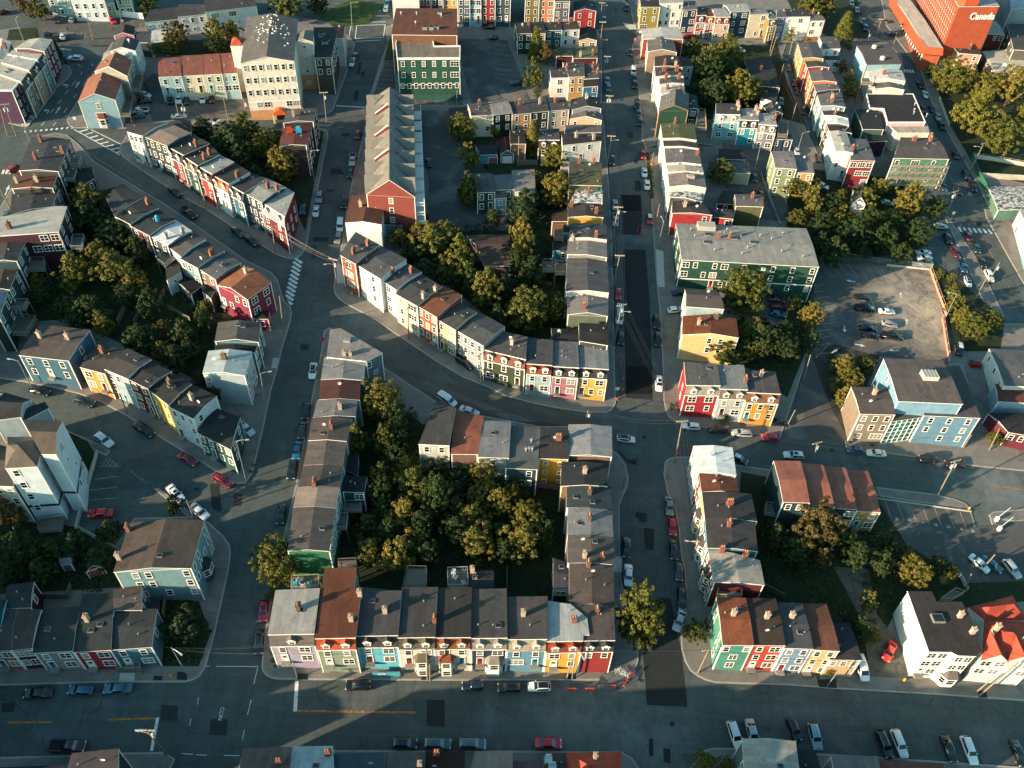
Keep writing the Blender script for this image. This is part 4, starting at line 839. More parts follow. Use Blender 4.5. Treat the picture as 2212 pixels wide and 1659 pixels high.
TREES = r"""
@
a0|180,50,75,60|rm|rusty crowned tree at the top left corner of the car park
a0|295,80,75,80|om|golden green tree right of the rusty one at the top left
a0|1165,30,85,75|gm|green tree at the top edge behind the white wall
a0|1400,300,95,105|rm|brownish tree above the left end of the long red roof
a0|1335,375,65,65|om|golden tree touching the left end of the long red roof
a0|1215,380,65,50|om|small golden tree beside the dark roofed house
a0|1690,280,85,100|om|tall golden tree above the long red roof
a0|1820,250,85,75|om|golden tree left of the hipped tower
a0|1690,350,80,60|dm|dark tree in the yard behind the long red roof
a0|445,405,42,105|dc|dark conifer behind the maroon end house
a0|1605,1040,110,85|dm|dark round tree behind the triangular block terrace
b0|-65,1020,115,110|gm|broad green tree opposite the hotel entrance
b0|90,1135,105,115|om|golden tree left of the red roof terrace
b0|225,1300,115,135|om|large golden tree below the red roof terrace
b0|-130,1190,120,140|dm|shaded dark tree behind the triangular block
b0|330,1210,95,110|dm|dark tree touching the brown brick house
b0|270,40,140,85|gm|big green tree at the top edge beside the hotel
b0|500,50,80,60|dm|dark tree on the lawn at the top edge
b0|1635,1010,105,110|om|golden tree beside the cream house back
b0|1690,1245,88,108|ol|golden tree on the back lane beside the garages
b0|1690,1510,85,130|gm|tall tree at the bend of the back lane
b0|1885,1030,45,45|gm|small green tree in front of the black house back
c0|230,345,60,110|oc|slim golden conifer in front of the ochre house
c0|310,430,78,78|rm|brownish round tree behind the slim conifer
c0|213,595,78,118|om|tall golden tree along the upper car park
c0|240,730,32,48|gm|small green tree at the lower corner of the upper car park
c0|575,455,42,34|om|small golden tree poking over the moss green roof
c0|200,1090,72,120|oc|broad golden conifer beside the brown dormer house
c0|385,1240,105,98|om|golden round tree beside the white gable wall
c0|230,1450,72,90|rm|rust tinged tree beside the cream house
c0|390,1500,110,140|om|large golden tree beside the olive roofed house
c0|150,1600,90,100|dm|dark tree at the top of the garden tree belt
c0|1445,390,82,58|om|golden tree beside the tan gabled house
c0|1615,480,95,128|om|tall golden tree in the upper back gardens
c0|1745,345,80,60|om|golden tree top near the street corner
c0|1760,450,80,105|gm|green tree right of the tall golden one
c0|1825,700,140,130|om|big golden tree above the turquoise mansard houses
c0|1945,725,72,88|om|golden tree right of the big golden one
c0|1600,620,80,90|dm|shaded tree in the middle of the upper back gardens
c0|1680,1355,98,98|om|lone golden tree in the middle of the backyard
d0|560,50,115,62|om|golden tree behind the long white house
d0|660,75,68,68|om|golden tree behind the white corner house
d0|800,230,85,112|gc|pointed dark green tree by the yellow sign
d0|782,535,48,50|rm|small rusty tree behind the steep row
d0|842,620,48,58|om|small golden tree behind the steep row
d0|843,722,68,60|om|golden tree at the end of the steep row gardens
d0|370,290,38,45|gm|small tree in front of the long white house
d0|1655,605,145,135|om|large golden tree on the plaza corner
d0|1480,570,55,55|gm|small green tree in front of the lilac shopfront
d0|1905,685,110,115|om|golden plaza tree right of the large one
d0|2120,700,120,140|om|golden plaza tree at the right edge
d0|1830,900,165,175|om|huge golden tree in the middle of the plaza
d0|2045,1085,135,145|of|twiggy golden tree at the lower plaza
d0|2190,900,60,110|om|tree at the right edge below the plaza lights
@trees in the fenced wood
d1|380,40,88,68|om|golden tree below the ochre house
d1|545,165,78,118|om|tall golden tree at the left of the fenced wood
d1|500,30,90,60|gm|green tree beside the sage green house
d1|780,235,58,65|ol|small golden tree in the middle of the fenced wood
d1|872,258,42,38|ol|small golden tree right of the middle one
d1|780,85,40,38|ol|small sunlit tree near the white gabled house
d1|965,135,98,92|om|golden tree in front of the white gabled house
d1|1085,40,70,68|om|golden tree above the parked car in the wood
d1|1050,272,45,34|ol|low sunlit tree in the wood
d1|1300,150,98,145|om|tallest golden tree at the right of the fenced wood
d1|430,272,68,40|ol|sunlit low tree beside the alley fence
d1|1510,195,85,88|dm|dark tree at the traffic signal corner
d1|1385,405,108,118|dm|dark tree at the right of the fenced wood
d1|1240,555,85,78|dm|dark tree above the chain link fence
d1|1090,440,115,110|dm|dark tree in the centre of the fenced wood
d1|890,400,115,115|dm|dark tree left of the centre of the fenced wood
d1|760,480,70,90|dm|dark tree near the green apartment roof
d1|620,340,95,95|dm|dark tree behind the green apartment block
d1|690,170,70,100|dm|shaded tree at the upper left of the fenced wood
d1|1170,320,80,80|dm|shaded tree below the tallest golden one
d1|930,530,80,70|dm|low dark tree beside the fence sign
@trees along the car park wall
d1|1540,722,38,38|ol|small round golden bush at the corner of the car park wall
d1|1640,745,34,35|ol|small golden bush beside the parking lane
d1|1648,850,52,58|om|golden tree at the middle of the car park wall
d1|1655,950,62,85|om|golden tree beside the leaning lamp pole
d1|1715,1060,75,85|om|golden tree below the leaning lamp pole
d1|1820,1130,105,100|gf|feathery tree at the end of the car park wall
d1|1935,1090,90,85|of|feathery golden tree next to the pale roof
@
d1|540,1055,85,108|om|golden tree beside the car park ramp
d1|530,1260,78,88|dm|dark tree beside the car park ramp
d1|410,955,55,65|gm|green tree against the green apartment wall
d1|800,1450,98,88|om|golden tree above the taupe house
d1|835,1545,105,75|om|golden tree beside the taupe house
d1|970,1420,82,65|om|golden tree behind the blue office
d1|720,1600,55,60|gm|green bush on the car park ramp edge
d2|790,240,60,85|om|golden hedge tree at the corner of the taupe house
c1|110,490,92,170|om|tall dark golden tree in the garden tree belt
c1|60,620,85,100|dm|dark tree in the garden tree belt
c1|150,1000,155,180|om|big golden tree behind the pink dormer house
c1|372,985,92,115|gm|green tree beside the moss walled house
c1|120,250,100,120|dm|shaded tree between the cottages and the main street
c1|1858,865,185,185|of|large feathery tree in front of the green apartments
c1|1935,1170,92,105|of|feathery tree beside the rusty brown roof
c1|1705,1345,125,75|gm|green bushy tree behind the grey mansard house
c1|1870,1320,82,80|gm|green tree on the bank behind the orange mansard house
b1|1148,440,80,78|om|small golden tree beside the pale blue house
b1|1395,470,150,140|om|broad golden tree behind the curved terrace
b1|1530,395,95,85|om|golden tree crown at the upper middle of the tree belt
b1|1620,610,150,175|om|largest golden tree behind the curved terrace
b1|1825,855,115,158|om|tall golden tree behind the grey terrace house
b1|2105,440,75,150|gc|slender tree in the garden tree belt
b1|2060,660,72,110|dm|dark slender tree beside the brown shingle roof
b1|1885,272,58,58|gm|small tree in front of the dark green cottage
b1|1690,90,82,115|gm|tree with a bare leaning trunk on the back lane
b1|1480,760,110,80|dm|shaded tree behind the rust roofed terrace house
@trees inside the left block
a1|690,130,118,75|om|sunlit tree top beside the three decks
a1|700,270,140,130|dm|dark tree below the sunlit tree top
a1|590,700,130,145|om|large golden tree left of the pair
a1|775,570,110,100|om|golden crown at the top of the large pair
a1|905,680,150,120|om|golden crown right of the large pair
a1|1020,750,120,110|om|golden crown at the lower right of the pair
a1|900,390,140,120|dm|dark tree behind the white roofed house
a1|1075,530,95,100|dm|dark tree beside the roof deck
a1|300,775,62,68|om|small golden tree beside the wooden deck
a1|300,880,80,80|dm|dark tree under the wooden deck
a1|605,1085,85,60|dm|dark shrub tree behind the slate blue house
a1|800,1115,92,108|om|golden tree behind the orange house
a1|1290,1170,75,82|rm|rust tinged tree in the lower garden
a1|1280,1320,80,82|om|golden tree in the lower garden
a1|1375,1400,95,110|dm|dark tree in the lower garden
a1|1610,985,58,60|om|small golden tree below the crimson house
a1|1600,1100,88,95|dm|dark tree below the crimson house deck
a1|1590,1540,72,70|dm|small dark tree left of the pale grey house
a1|1680,1640,80,80|dm|dark tree below the pale grey house
@
a2|60,1180,115,150|rm|sunlit rusty tree at the left edge below the white apartments
a2|130,1450,140,150|dm|dark tree at the left edge
a2|860,1300,95,95|dm|dark tree beside the red parked car
a2|1370,1100,60,82|dm|small dark tree on the island between the white cars
a2|420,1450,110,100|dm|dark tree beside the grey garden shed
a3|1470,560,155,145|dm|round dark tree beside the grey blue end house
@garden trees of the middle block
b2|990,280,165,168|of|round golden tree at the top of the middle block
b2|810,590,92,130|om|golden tree touching the central left row
b2|1025,600,78,130|om|slim golden tree right of it
b2|1000,860,82,105|om|golden tree in the middle of the left garden strip
b2|1190,800,105,100|om|golden tree top of the central clump
b2|1340,730,80,68|om|golden tree right of the central clump top
b2|1260,950,150,130|om|wide golden tree in the central clump
b2|1190,1170,155,150|om|dull golden tree at the bottom of the central clump
b2|915,1465,105,108|om|golden tree behind the sage green house
b2|1150,1480,130,150|om|golden tree behind the cyan house
b2|1460,1050,110,180|dm|dark tree right of the central clump
b2|1120,450,90,200|dm|dark tree behind the round golden one
b2|1450,760,90,90|dm|dark tree below the white backed house
b2|1810,840,112,125|om|tall golden tree right of the dark gap
b2|1815,1010,130,100|om|golden crown below the tall one
b2|1720,1200,150,120|om|golden tree at the left of the right clump
b2|1750,1390,155,130|om|large golden tree at the lower middle of the right clump
b2|1940,1080,95,125|om|golden crown in the right clump
c2|45,1010,60,80|om|golden tree beside the yellow backed house
c2|165,1200,125,135|om|golden tree beside the cross street row
c2|110,1370,165,150|om|large golden tree at the right of the middle block
c2|310,1330,70,150|dm|dark tree against the grey roofed row
@
b2|180,1530,180,185|of|big feathery tree at the left street corner
c3|1045,480,172,262|of|big golden tree overhanging the cross street
c3|1490,590,98,88|gm|dark green bushy tree at the sea green corner house
c3|1555,1625,90,42|om|golden bush at the bottom edge by the pale beige roof
c3|1715,1650,70,42|om|second golden bush at the bottom edge
d2|560,1290,175,200|rm|huge brown golden tree before the stepped red roofs
d2|380,1440,110,110|dm|dark tree left of the huge brown golden one
d2|600,1500,90,80|rm|lower part tree under the huge brown golden one
d3|1350,120,115,125|om|golden tree behind the big white house
d3|1545,70,90,80|dm|dark tree beside the parking bays
d3|1640,115,50,55|om|small sunlit tree beside the concrete wall
d2|1300,1480,70,45|om|small golden tree by the short wooden pole
d2|1990,580,60,48|gm|green bush beside the black roofed maroon house
d3|980,370,70,95|om|sunlit tree top beside the gravel yard
d3|900,560,105,125|dm|dark tree behind the peach house
d3|1020,620,75,70|om|sunlit branches beside the red car
d3|680,890,42,48|gf|round clipped bush in front of the low peach house
b3|1462,850,34,42|gf|round green bush in front of the rust mansard house
c2|1705,405,46,34|df|dark round bush in front of the grey mansard house
"""
CARS = r"""
a0|20,90,30,-10|h|#7a1a20|dark red car at the top left corner
a0|443,155,5,40|s|#1f2427|black car under the trees at the top of the car park
a0|573,152,20,-30|h|#6a6d70|grey hatchback at the top of the car park
a0|882,160,25,35|h|#c2222a|red hatchback below the white wall
a0|495,285,3,-45|h|#b5b8ba|silver hatchback in the lower row of the top left car park
a0|437,292,3,-45|s|#22272b|dark car left of the silver hatchback
a0|368,275,3,-45|s|#1b1f22|black car at the left of the lower parked row
a0|592,458,-60,-5|u|#c5c8ca|white car turning on the upper left bend
a0|1140,745,40,15|h|#c9cbcc|white car beside the stairs of the orange roofed house
a0|1130,795,-50,5|s|#20262a|dark car behind the white one beside the stairs
a0|1092,875,-50,3|p|#c9cbcc|white pickup beside the wooden deck
a0|1082,908,-45,5|h|#4a6070|blue grey car next to the white pickup
a0|1337,785,2,30|u|#15191b|black car at the blue end house
a0|1404,785,2,30|u|#b9bcbe|silver car second from the left at the red roofed row
a0|1466,790,2,30|s|#17191b|black car third from the left at the red roofed row
a0|1590,782,2,30|h|#b5b8ba|silver car fourth from the left at the red roofed row
a0|1664,778,2,30|s|#4a1a1e|dark maroon car at the right of the red roofed row
a0|1405,912,60,-3|s|#a9adb0|silver sedan in front of two leaning poles
a0|1730,960,60,-3|s|#9a9ea1|silver sedan on the street behind the triangular block
a0|125,1320,30,-10|h|#8a1d22|red car beside the far left charcoal house
a1|55,250,15,-40|s|#4a5a68|blue grey car at the left edge
a1|1378,75,55,38|u|#0e1214|black car parked below the bottle green house
a1|1487,235,60,50|p|#0d1012|black pickup driving down the avenue
a1|1868,385,50,40|u|#15191b|black car third along the triangular block
a1|1978,455,50,35|u|#101416|black car nearest the zebra crossing on the triangular block
b0|1040,65,6,-45|u|#b5b9bb|white car waiting at the top crossing
b0|1050,20,5,-30|s|#3a6f7c|teal car behind the white car at the top crossing
b0|775,492,-12,50|u|#c9cccd|white car with black roof parked on the upper left street
b0|795,440,-8,35|s|#1c3030|dark green car behind the white one on the upper left street
b0|815,1055,-5,45|s|#6a1c26|maroon car beside the brick apartments
b0|778,1260,-6,55|p|#8f9497|silver pickup beside the brick apartments
b0|758,1355,-6,50|s|#1c2b2b|dark green car below the silver pickup
b0|515,1550,-5,50|u|#7a7d7c|grey car beside the triangular block side wall
b1|490,217,-5,55|s|#c5c9ca|white sedan nearest the triangular block corner
b1|710,155,-3,55|v|#14191a|black van beside the pale blue house
b1|680,330,-4,55|v|#c0c4c6|white minivan beside the pale blue house
b1|663,430,-12,50|h|#6c6e6e|taupe car below the white minivan
b1|388,205,-5,35|h|#2a3c44|dark blue car behind the maroon corner house
b1|467,1472,-8,60|s|#d5d8d8|white sedan with a black roof parked on the left street
b1|1660,1410,50,35|v|#0b0d0e|black van parked under the grey terrace house
b0|2070,655,-60,0|s|#17282c|dark teal car in the upper car park
b0|1850,212,-60,0|u|#12181a|black car in front of the crimson house
b0|1878,295,-55,2|h|#14181a|black hatchback on the upper street
b0|1378,1275,-5,-35|s|#1a2022|black car beside the brick apartment balconies
c0|940,62,2,50|u|#15191b|black car near the top of the main street
c0|935,8,2,20|s|#6a6230|olive car at the top edge of the main street
c0|760,160,1,40|u|#3f5a70|blue car at the top left kerb of the main street
c0|968,410,1,35|h|#14181a|black hatchback by the side street corner
c0|993,557,0,50|v|#c3c6c6|white van parked right of the main street
c0|1000,612,0,45|s|#1a1d1f|black car between the white van and another black car
c0|1005,668,0,45|u|#11161a|black car below the white van and black car
c0|788,635,0,45|s|#6f8085|grey blue car parked by the blue house
c0|797,692,0,40|s|#2a5a68|teal car parked by the blue house
c0|1022,820,2,50|p|#1a2022|black pickup opposite the white gabled corner house
c0|1033,888,2,50|s|#1d4f66|blue car in the middle of three at the green gambrel house
c0|1042,958,2,45|h|#14222c|dark blue car at the lower end of the three
c0|1070,1215,3,50|s|#8a1d26|red car parked beside the orange road sign
c0|825,1262,0,50|u|#15191b|black car below the lamp pole on the main street
c0|1080,1352,2,55|s|#c9cccd|upper one of two white sedans on the main street
c0|1100,1450,2,55|s|#c9cccd|lower one of two white sedans on the main street
c0|848,1610,0,50|s|#8c9194|silver car parked left of the main street
c1|852,290,-2,50|p|#8f9497|silver pickup with a white cover under the wires
c1|1120,282,3,55|h|#a82229|red car with a white roof beside the road works
c1|857,610,0,55|s|#161b1c|black car beside the charcoal roofed house
c1|875,870,0,60|h|#b01e34|crimson hatchback parked left of the main street
c1|880,1040,0,80|w|#b9bdbf|white work van with roof racks under the wires
c1|895,1215,0,60|s|#131c1c|black sedan below the white work van
c1|1175,1095,3,65|u|#11171a|black car above another black car on the fresh asphalt street
c1|1185,1230,3,65|u|#10151a|black car below another black car on the fresh asphalt street
c1|1192,1575,2,75|u|#d5d8d6|white car with a big sunroof by the crossroads
c1|1318,997,30,-4|h|#d0d3d3|white car on the drive of the pale blue house
c1|1362,862,30,0|s|#1a2226|dark car beside the green apartments
c0|1435,287,-60,-2|p|#c01f22|red pickup at the side street corner
c0|1832,390,40,12|h|#b5b9bb|white car behind the trees near the street corner
c0|2080,335,-50,-3|s|#16191b|black car below the cream three storey house
c0|1945,1395,5,40|s|#1a2428|dark car beside the beige garage
c0|1995,1530,10,50|s|#5a1c24|dark maroon car in the fenced alley
d0|335,485,5,40|s|#16191b|black car at the top of the steep side street
d0|358,532,5,40|s|#1a1d1f|black car second from the top of the steep side street
d0|405,652,5,45|s|#2e1e20|dark brown car parked on the steep side street
d0|422,715,5,40|h|#17191b|dark hatchback below the brown car
d0|302,790,0,40|s|#1f6a70|teal car behind the low white walled house
d0|475,868,5,40|h|#17191b|black hatchback beside the teal fronted house
d0|425,1190,10,45|s|#b0b4b6|pale car parked behind the sage green house
d0|592,1240,10,40|h|#3a1c20|dark maroon car beside the steep row corner
d0|625,1455,45,20|s|#c0c4c5|white sedan on the lane below the steep row
d0|858,20,5,40|s|#1b4a50|dark teal car at the top of the right avenue
d0|900,75,5,35|s|#7a7d80|grey car waiting at the top of the right avenue
d0|940,165,10,35|p|#22403f|dark green pickup parked on the right avenue
d0|962,215,10,35|p|#27434a|second dark green pickup parked on the right avenue
d0|1180,265,-50,-10|s|#4a1c20|dark red car beside the orange podium
d0|1110,162,-40,-5|s|#3c181c|dark maroon car above the one beside the orange podium
d0|1396,665,20,35|s|#16191b|black car right of the avenue crossing
d0|1435,740,15,45|s|#c5c9ca|white car on the right avenue
d0|1418,862,15,40|u|#14191b|black car left lane of the right avenue
d0|1486,852,20,40|s|#16191b|black car beside the plaza railing
d0|1530,920,20,40|u|#7f8486|silver car beside the plaza railing
d0|1562,992,20,45|u|#12161a|black car below the silver one at the plaza
d0|1672,1215,18,45|s|#3a1418|dark red car below the plaza
d0|1752,1375,22,50|u|#10161a|black car beside the green painted wall
d0|1800,1470,22,50|p|#14191c|black pickup beside the green painted wall
d0|1580,1465,10,40|s|#1c3c40|dark green car at the scaffolded house
d0|1690,1495,15,30|s|#1c1f22|dark car at the signal junction
d1|1140,155,50,10|h|#9aa0a2|pale car among the trees of the fenced wood
d1|1555,345,60,3|u|#8d9294|silver car parked across the lane at the signal
d1|1608,440,22,50|u|#14181b|black car at the top of the parking lane
d1|1672,548,22,50|u|#4e1a2a|dark purple car second in the parking lane
d1|1725,655,20,55|p|#0f3f5c|blue pickup third in the parking lane
d1|1768,775,15,50|h|#c0c4c4|white car with a black roof fourth in the parking lane
d1|1775,415,15,45|s|#571b22|dark red car just below the zebra crossing
d1|1825,505,20,50|p|#1a3034|dark green pickup below the dark red car
d1|1877,620,22,50|s|#111a1a|black car below the dark green pickup
d1|1935,730,25,50|u|#cfd2d2|white car beside the wooden signal pole
d1|1420,548,-60,0|s|#c0c4c5|white car at the top of three behind the fence
d1|1428,588,-60,0|s|#b5babc|silver car in the middle of three behind the fence
d1|1435,625,-60,0|s|#2a3c44|dark car at the bottom of three behind the fence
d1|1870,1085,35,15|s|#a9b0b2|pale car behind the feathery trees
d1|1700,1310,8,60|u|#14191b|black car with a pale roof beside the car park wall
d1|938,897,70,7|s|#0e1a1a|dark green sedan at the top of the car park
d1|958,985,75,7|p|#0f1c20|dark pickup in the middle of the car park
d1|1130,1010,75,5|s|#d2d4d3|white sedan in the middle of the car park
d1|1152,1110,70,15|h|#8a8c8d|silver hatchback in the car park
d1|988,1138,65,10|s|#10161a|black sedan left of the silver hatchback
d1|1010,1203,65,12|s|#0f1518|black sedan at the bottom of the car park
d1|1172,1205,70,12|p|#121a1d|black pickup at the bottom right of the car park
d1|265,915,55,8|s|#3a3f42|grey car at the back of the apartment car park
d1|280,970,60,8|s|#5a1a20|dark red car in the apartment car park
d1|275,1030,60,12|h|#1a5f86|bright blue hatchback in the apartment car park
d1|205,1100,50,25|s|#1a2a2e|dark car at the bottom of the apartment car park
c2|935,570,60,8|h|#c3c8c6|white small car with a black roof in the crossroads
c2|1445,470,-60,-5|h|#d2d5d4|white hatchback at the kerb below the crimson mansard house
c2|1662,495,-85,-5|u|#14171a|black estate behind the white hatchback
c2|1842,525,-70,-5|w2|#a9aba8|silver car with roof rails at the kerb
c2|2068,560,-65,-4|h|#a81e2e|red hatchback at the kerb
d2|398,700,-70,-5|u|#bfc3c2|white car driving with a black sunroof
c2|1815,720,40,20|s|#1a2a2e|dark car partly hidden behind the bright white roof
d2|882,655,-65,-4|h|#1b4c6c|blue hatchback in front of the glass hall
d2|1048,682,-70,-4|s|#d0d2d0|white sedan in front of the blue office
d2|1455,728,-70,-5|u|#14181a|black car in front of the blue office corner
d2|1662,765,-70,-4|s|#3a1f1c|dark brown car under the transformer pole
d2|290,440,70,5|s|#10161a|black car beside the orange mansard house
c2|1275,1095,5,60|s|#6b6f73|grey car at the top of the cross street row
c2|1298,1258,5,60|h|#a01822|red car second on the cross street
c2|1308,1440,5,60|s|#10171a|black car third on the cross street
c2|1350,1610,3,60|h|#3a3c3a|dark olive hatchback fourth on the cross street
c3|1372,330,3,70|u|#0e1315|black car fifth on the cross street
c3|1355,495,-28,75|s|#a2a6a8|silver sedan parked askew beside the dark green bushy tree
c2|940,1425,0,65|s|#11191a|black sedan on the left kerb of the cross street
c3|952,140,0,80|s|#cdd1d1|white sedan on the left kerb of the cross street
b2|412,350,-8,60|s|#11181a|black sedan first beside the central left row
b2|382,502,-8,60|s|#26343a|slate car second beside the central left row
b2|342,660,-10,60|s|#1b5a78|bright blue car third beside the central left row
b2|303,818,-10,60|u|#12181b|black car fourth beside the central left row
b2|215,1160,-8,65|s|#0f1718|black car fifth beside the central left row
b2|1520,262,60,40|v|#c5c9c9|white van parked behind the wedge of the bend
b2|1695,352,60,22|s|#b5babc|silver car mostly hidden behind the red brown roof
a2|312,192,90,25|s|#101518|black sedan below the slate blue house
a2|667,278,75,22|u|#132b2e|dark teal estate below the orange house
a2|818,580,75,55|u|#c6cacb|white estate driving past the white apartments
a2|1135,502,75,45|v|#0c1113|black minivan below the deep maroon house
a2|1472,728,70,40|s|#7a1620|red sedan below the dark green corner house
a2|1752,900,75,45|u|#6a1420|dark red car near the street corner
a2|1378,995,55,60|s|#cdd1d2|white sedan with a sunroof at the island
a2|1568,1142,60,50|s|#c5c9cb|white sedan at the car park entrance
a2|792,1157,-90,2|s|#b01c26|bright red coupe in the private car park
a2|1932,488,45,40|s|#a9b3ba|white car behind the dark green corner house
a3|300,1065,-95,5|s|#101a1d|black sedan at the bottom left kerb
a3|635,1042,-90,-3|h|#10466a|blue hatchback at the bottom left kerb
a3|925,1028,-95,3|s|#1b5a6c|teal blue sedan at the bottom left kerb
a3|535,1482,140,5|p|#1a0f14|big dark maroon pickup at the bottom left
a3|2070,420,-5,85|h|#9a1a26|red hatchback with a panoramic roof left of the lavender house
a3|2035,665,-5,85|s|#101a1a|black sedan left of the lavender house
b3|822,1008,-95,2|u|#0c0f11|black car parked below the cyan house
b3|1718,1008,-95,2|j|#162535|blue and black off roader below the navy house
b3|2005,1020,-95,2|h|#0f1416|black hatchback beside the off roader
c3|253,1015,-80,2|h|#dcdcd6|white two door car with a black roof
b3|1190,1460,90,3|h|#0f1415|black hatchback at the bottom kerb
b3|1448,1465,95,3|u|#3a5058|slate grey estate in the middle of the bottom kerb
b3|1720,1465,95,3|u|#4a5c64|grey estate at the right of the bottom kerb
c3|325,1460,100,2|s|#b0142c|red sedan at the bottom kerb
c3|1790,1395,28,85|w2|#c3c8cc|white estate beside the pale beige roof
c3|1925,1375,20,75|s|#8f9a9e|silver sedan beside the white estate
d3|400,1350,28,70|h|#0f1517|black hatchback behind the dark low roof
d3|565,1408,22,85|u|#6b8794|blue grey estate at the bottom right bays
d3|1110,1470,38,90|w2|#0e1618|black people carrier at the bottom right bays
d3|1228,1462,38,95|w2|#d0d2d2|white estate at the bottom right bays
d3|1620,1505,35,90|s|#10191b|black sedan at the bottom right bays
d3|1778,1515,35,90|w2|#d0d2d2|white estate second from the right at the bottom bays
d3|2165,1540,35,90|s|#0f1618|black sedan at the right end of the bottom bays
d3|1150,740,-35,75|s|#d52a22|bright orange red car in the drive of the big white house
d3|930,868,25,75|v|#dadad6|white van squeezed beside the low peach house
d3|1855,52,45,40|s|#c9cdcd|white sedan in the lower right car park
d3|1952,60,50,35|s|#1c5564|teal car in the lower right car park
d3|2110,95,40,50|u|#9aa0a4|silver car in the lower right car park
"""
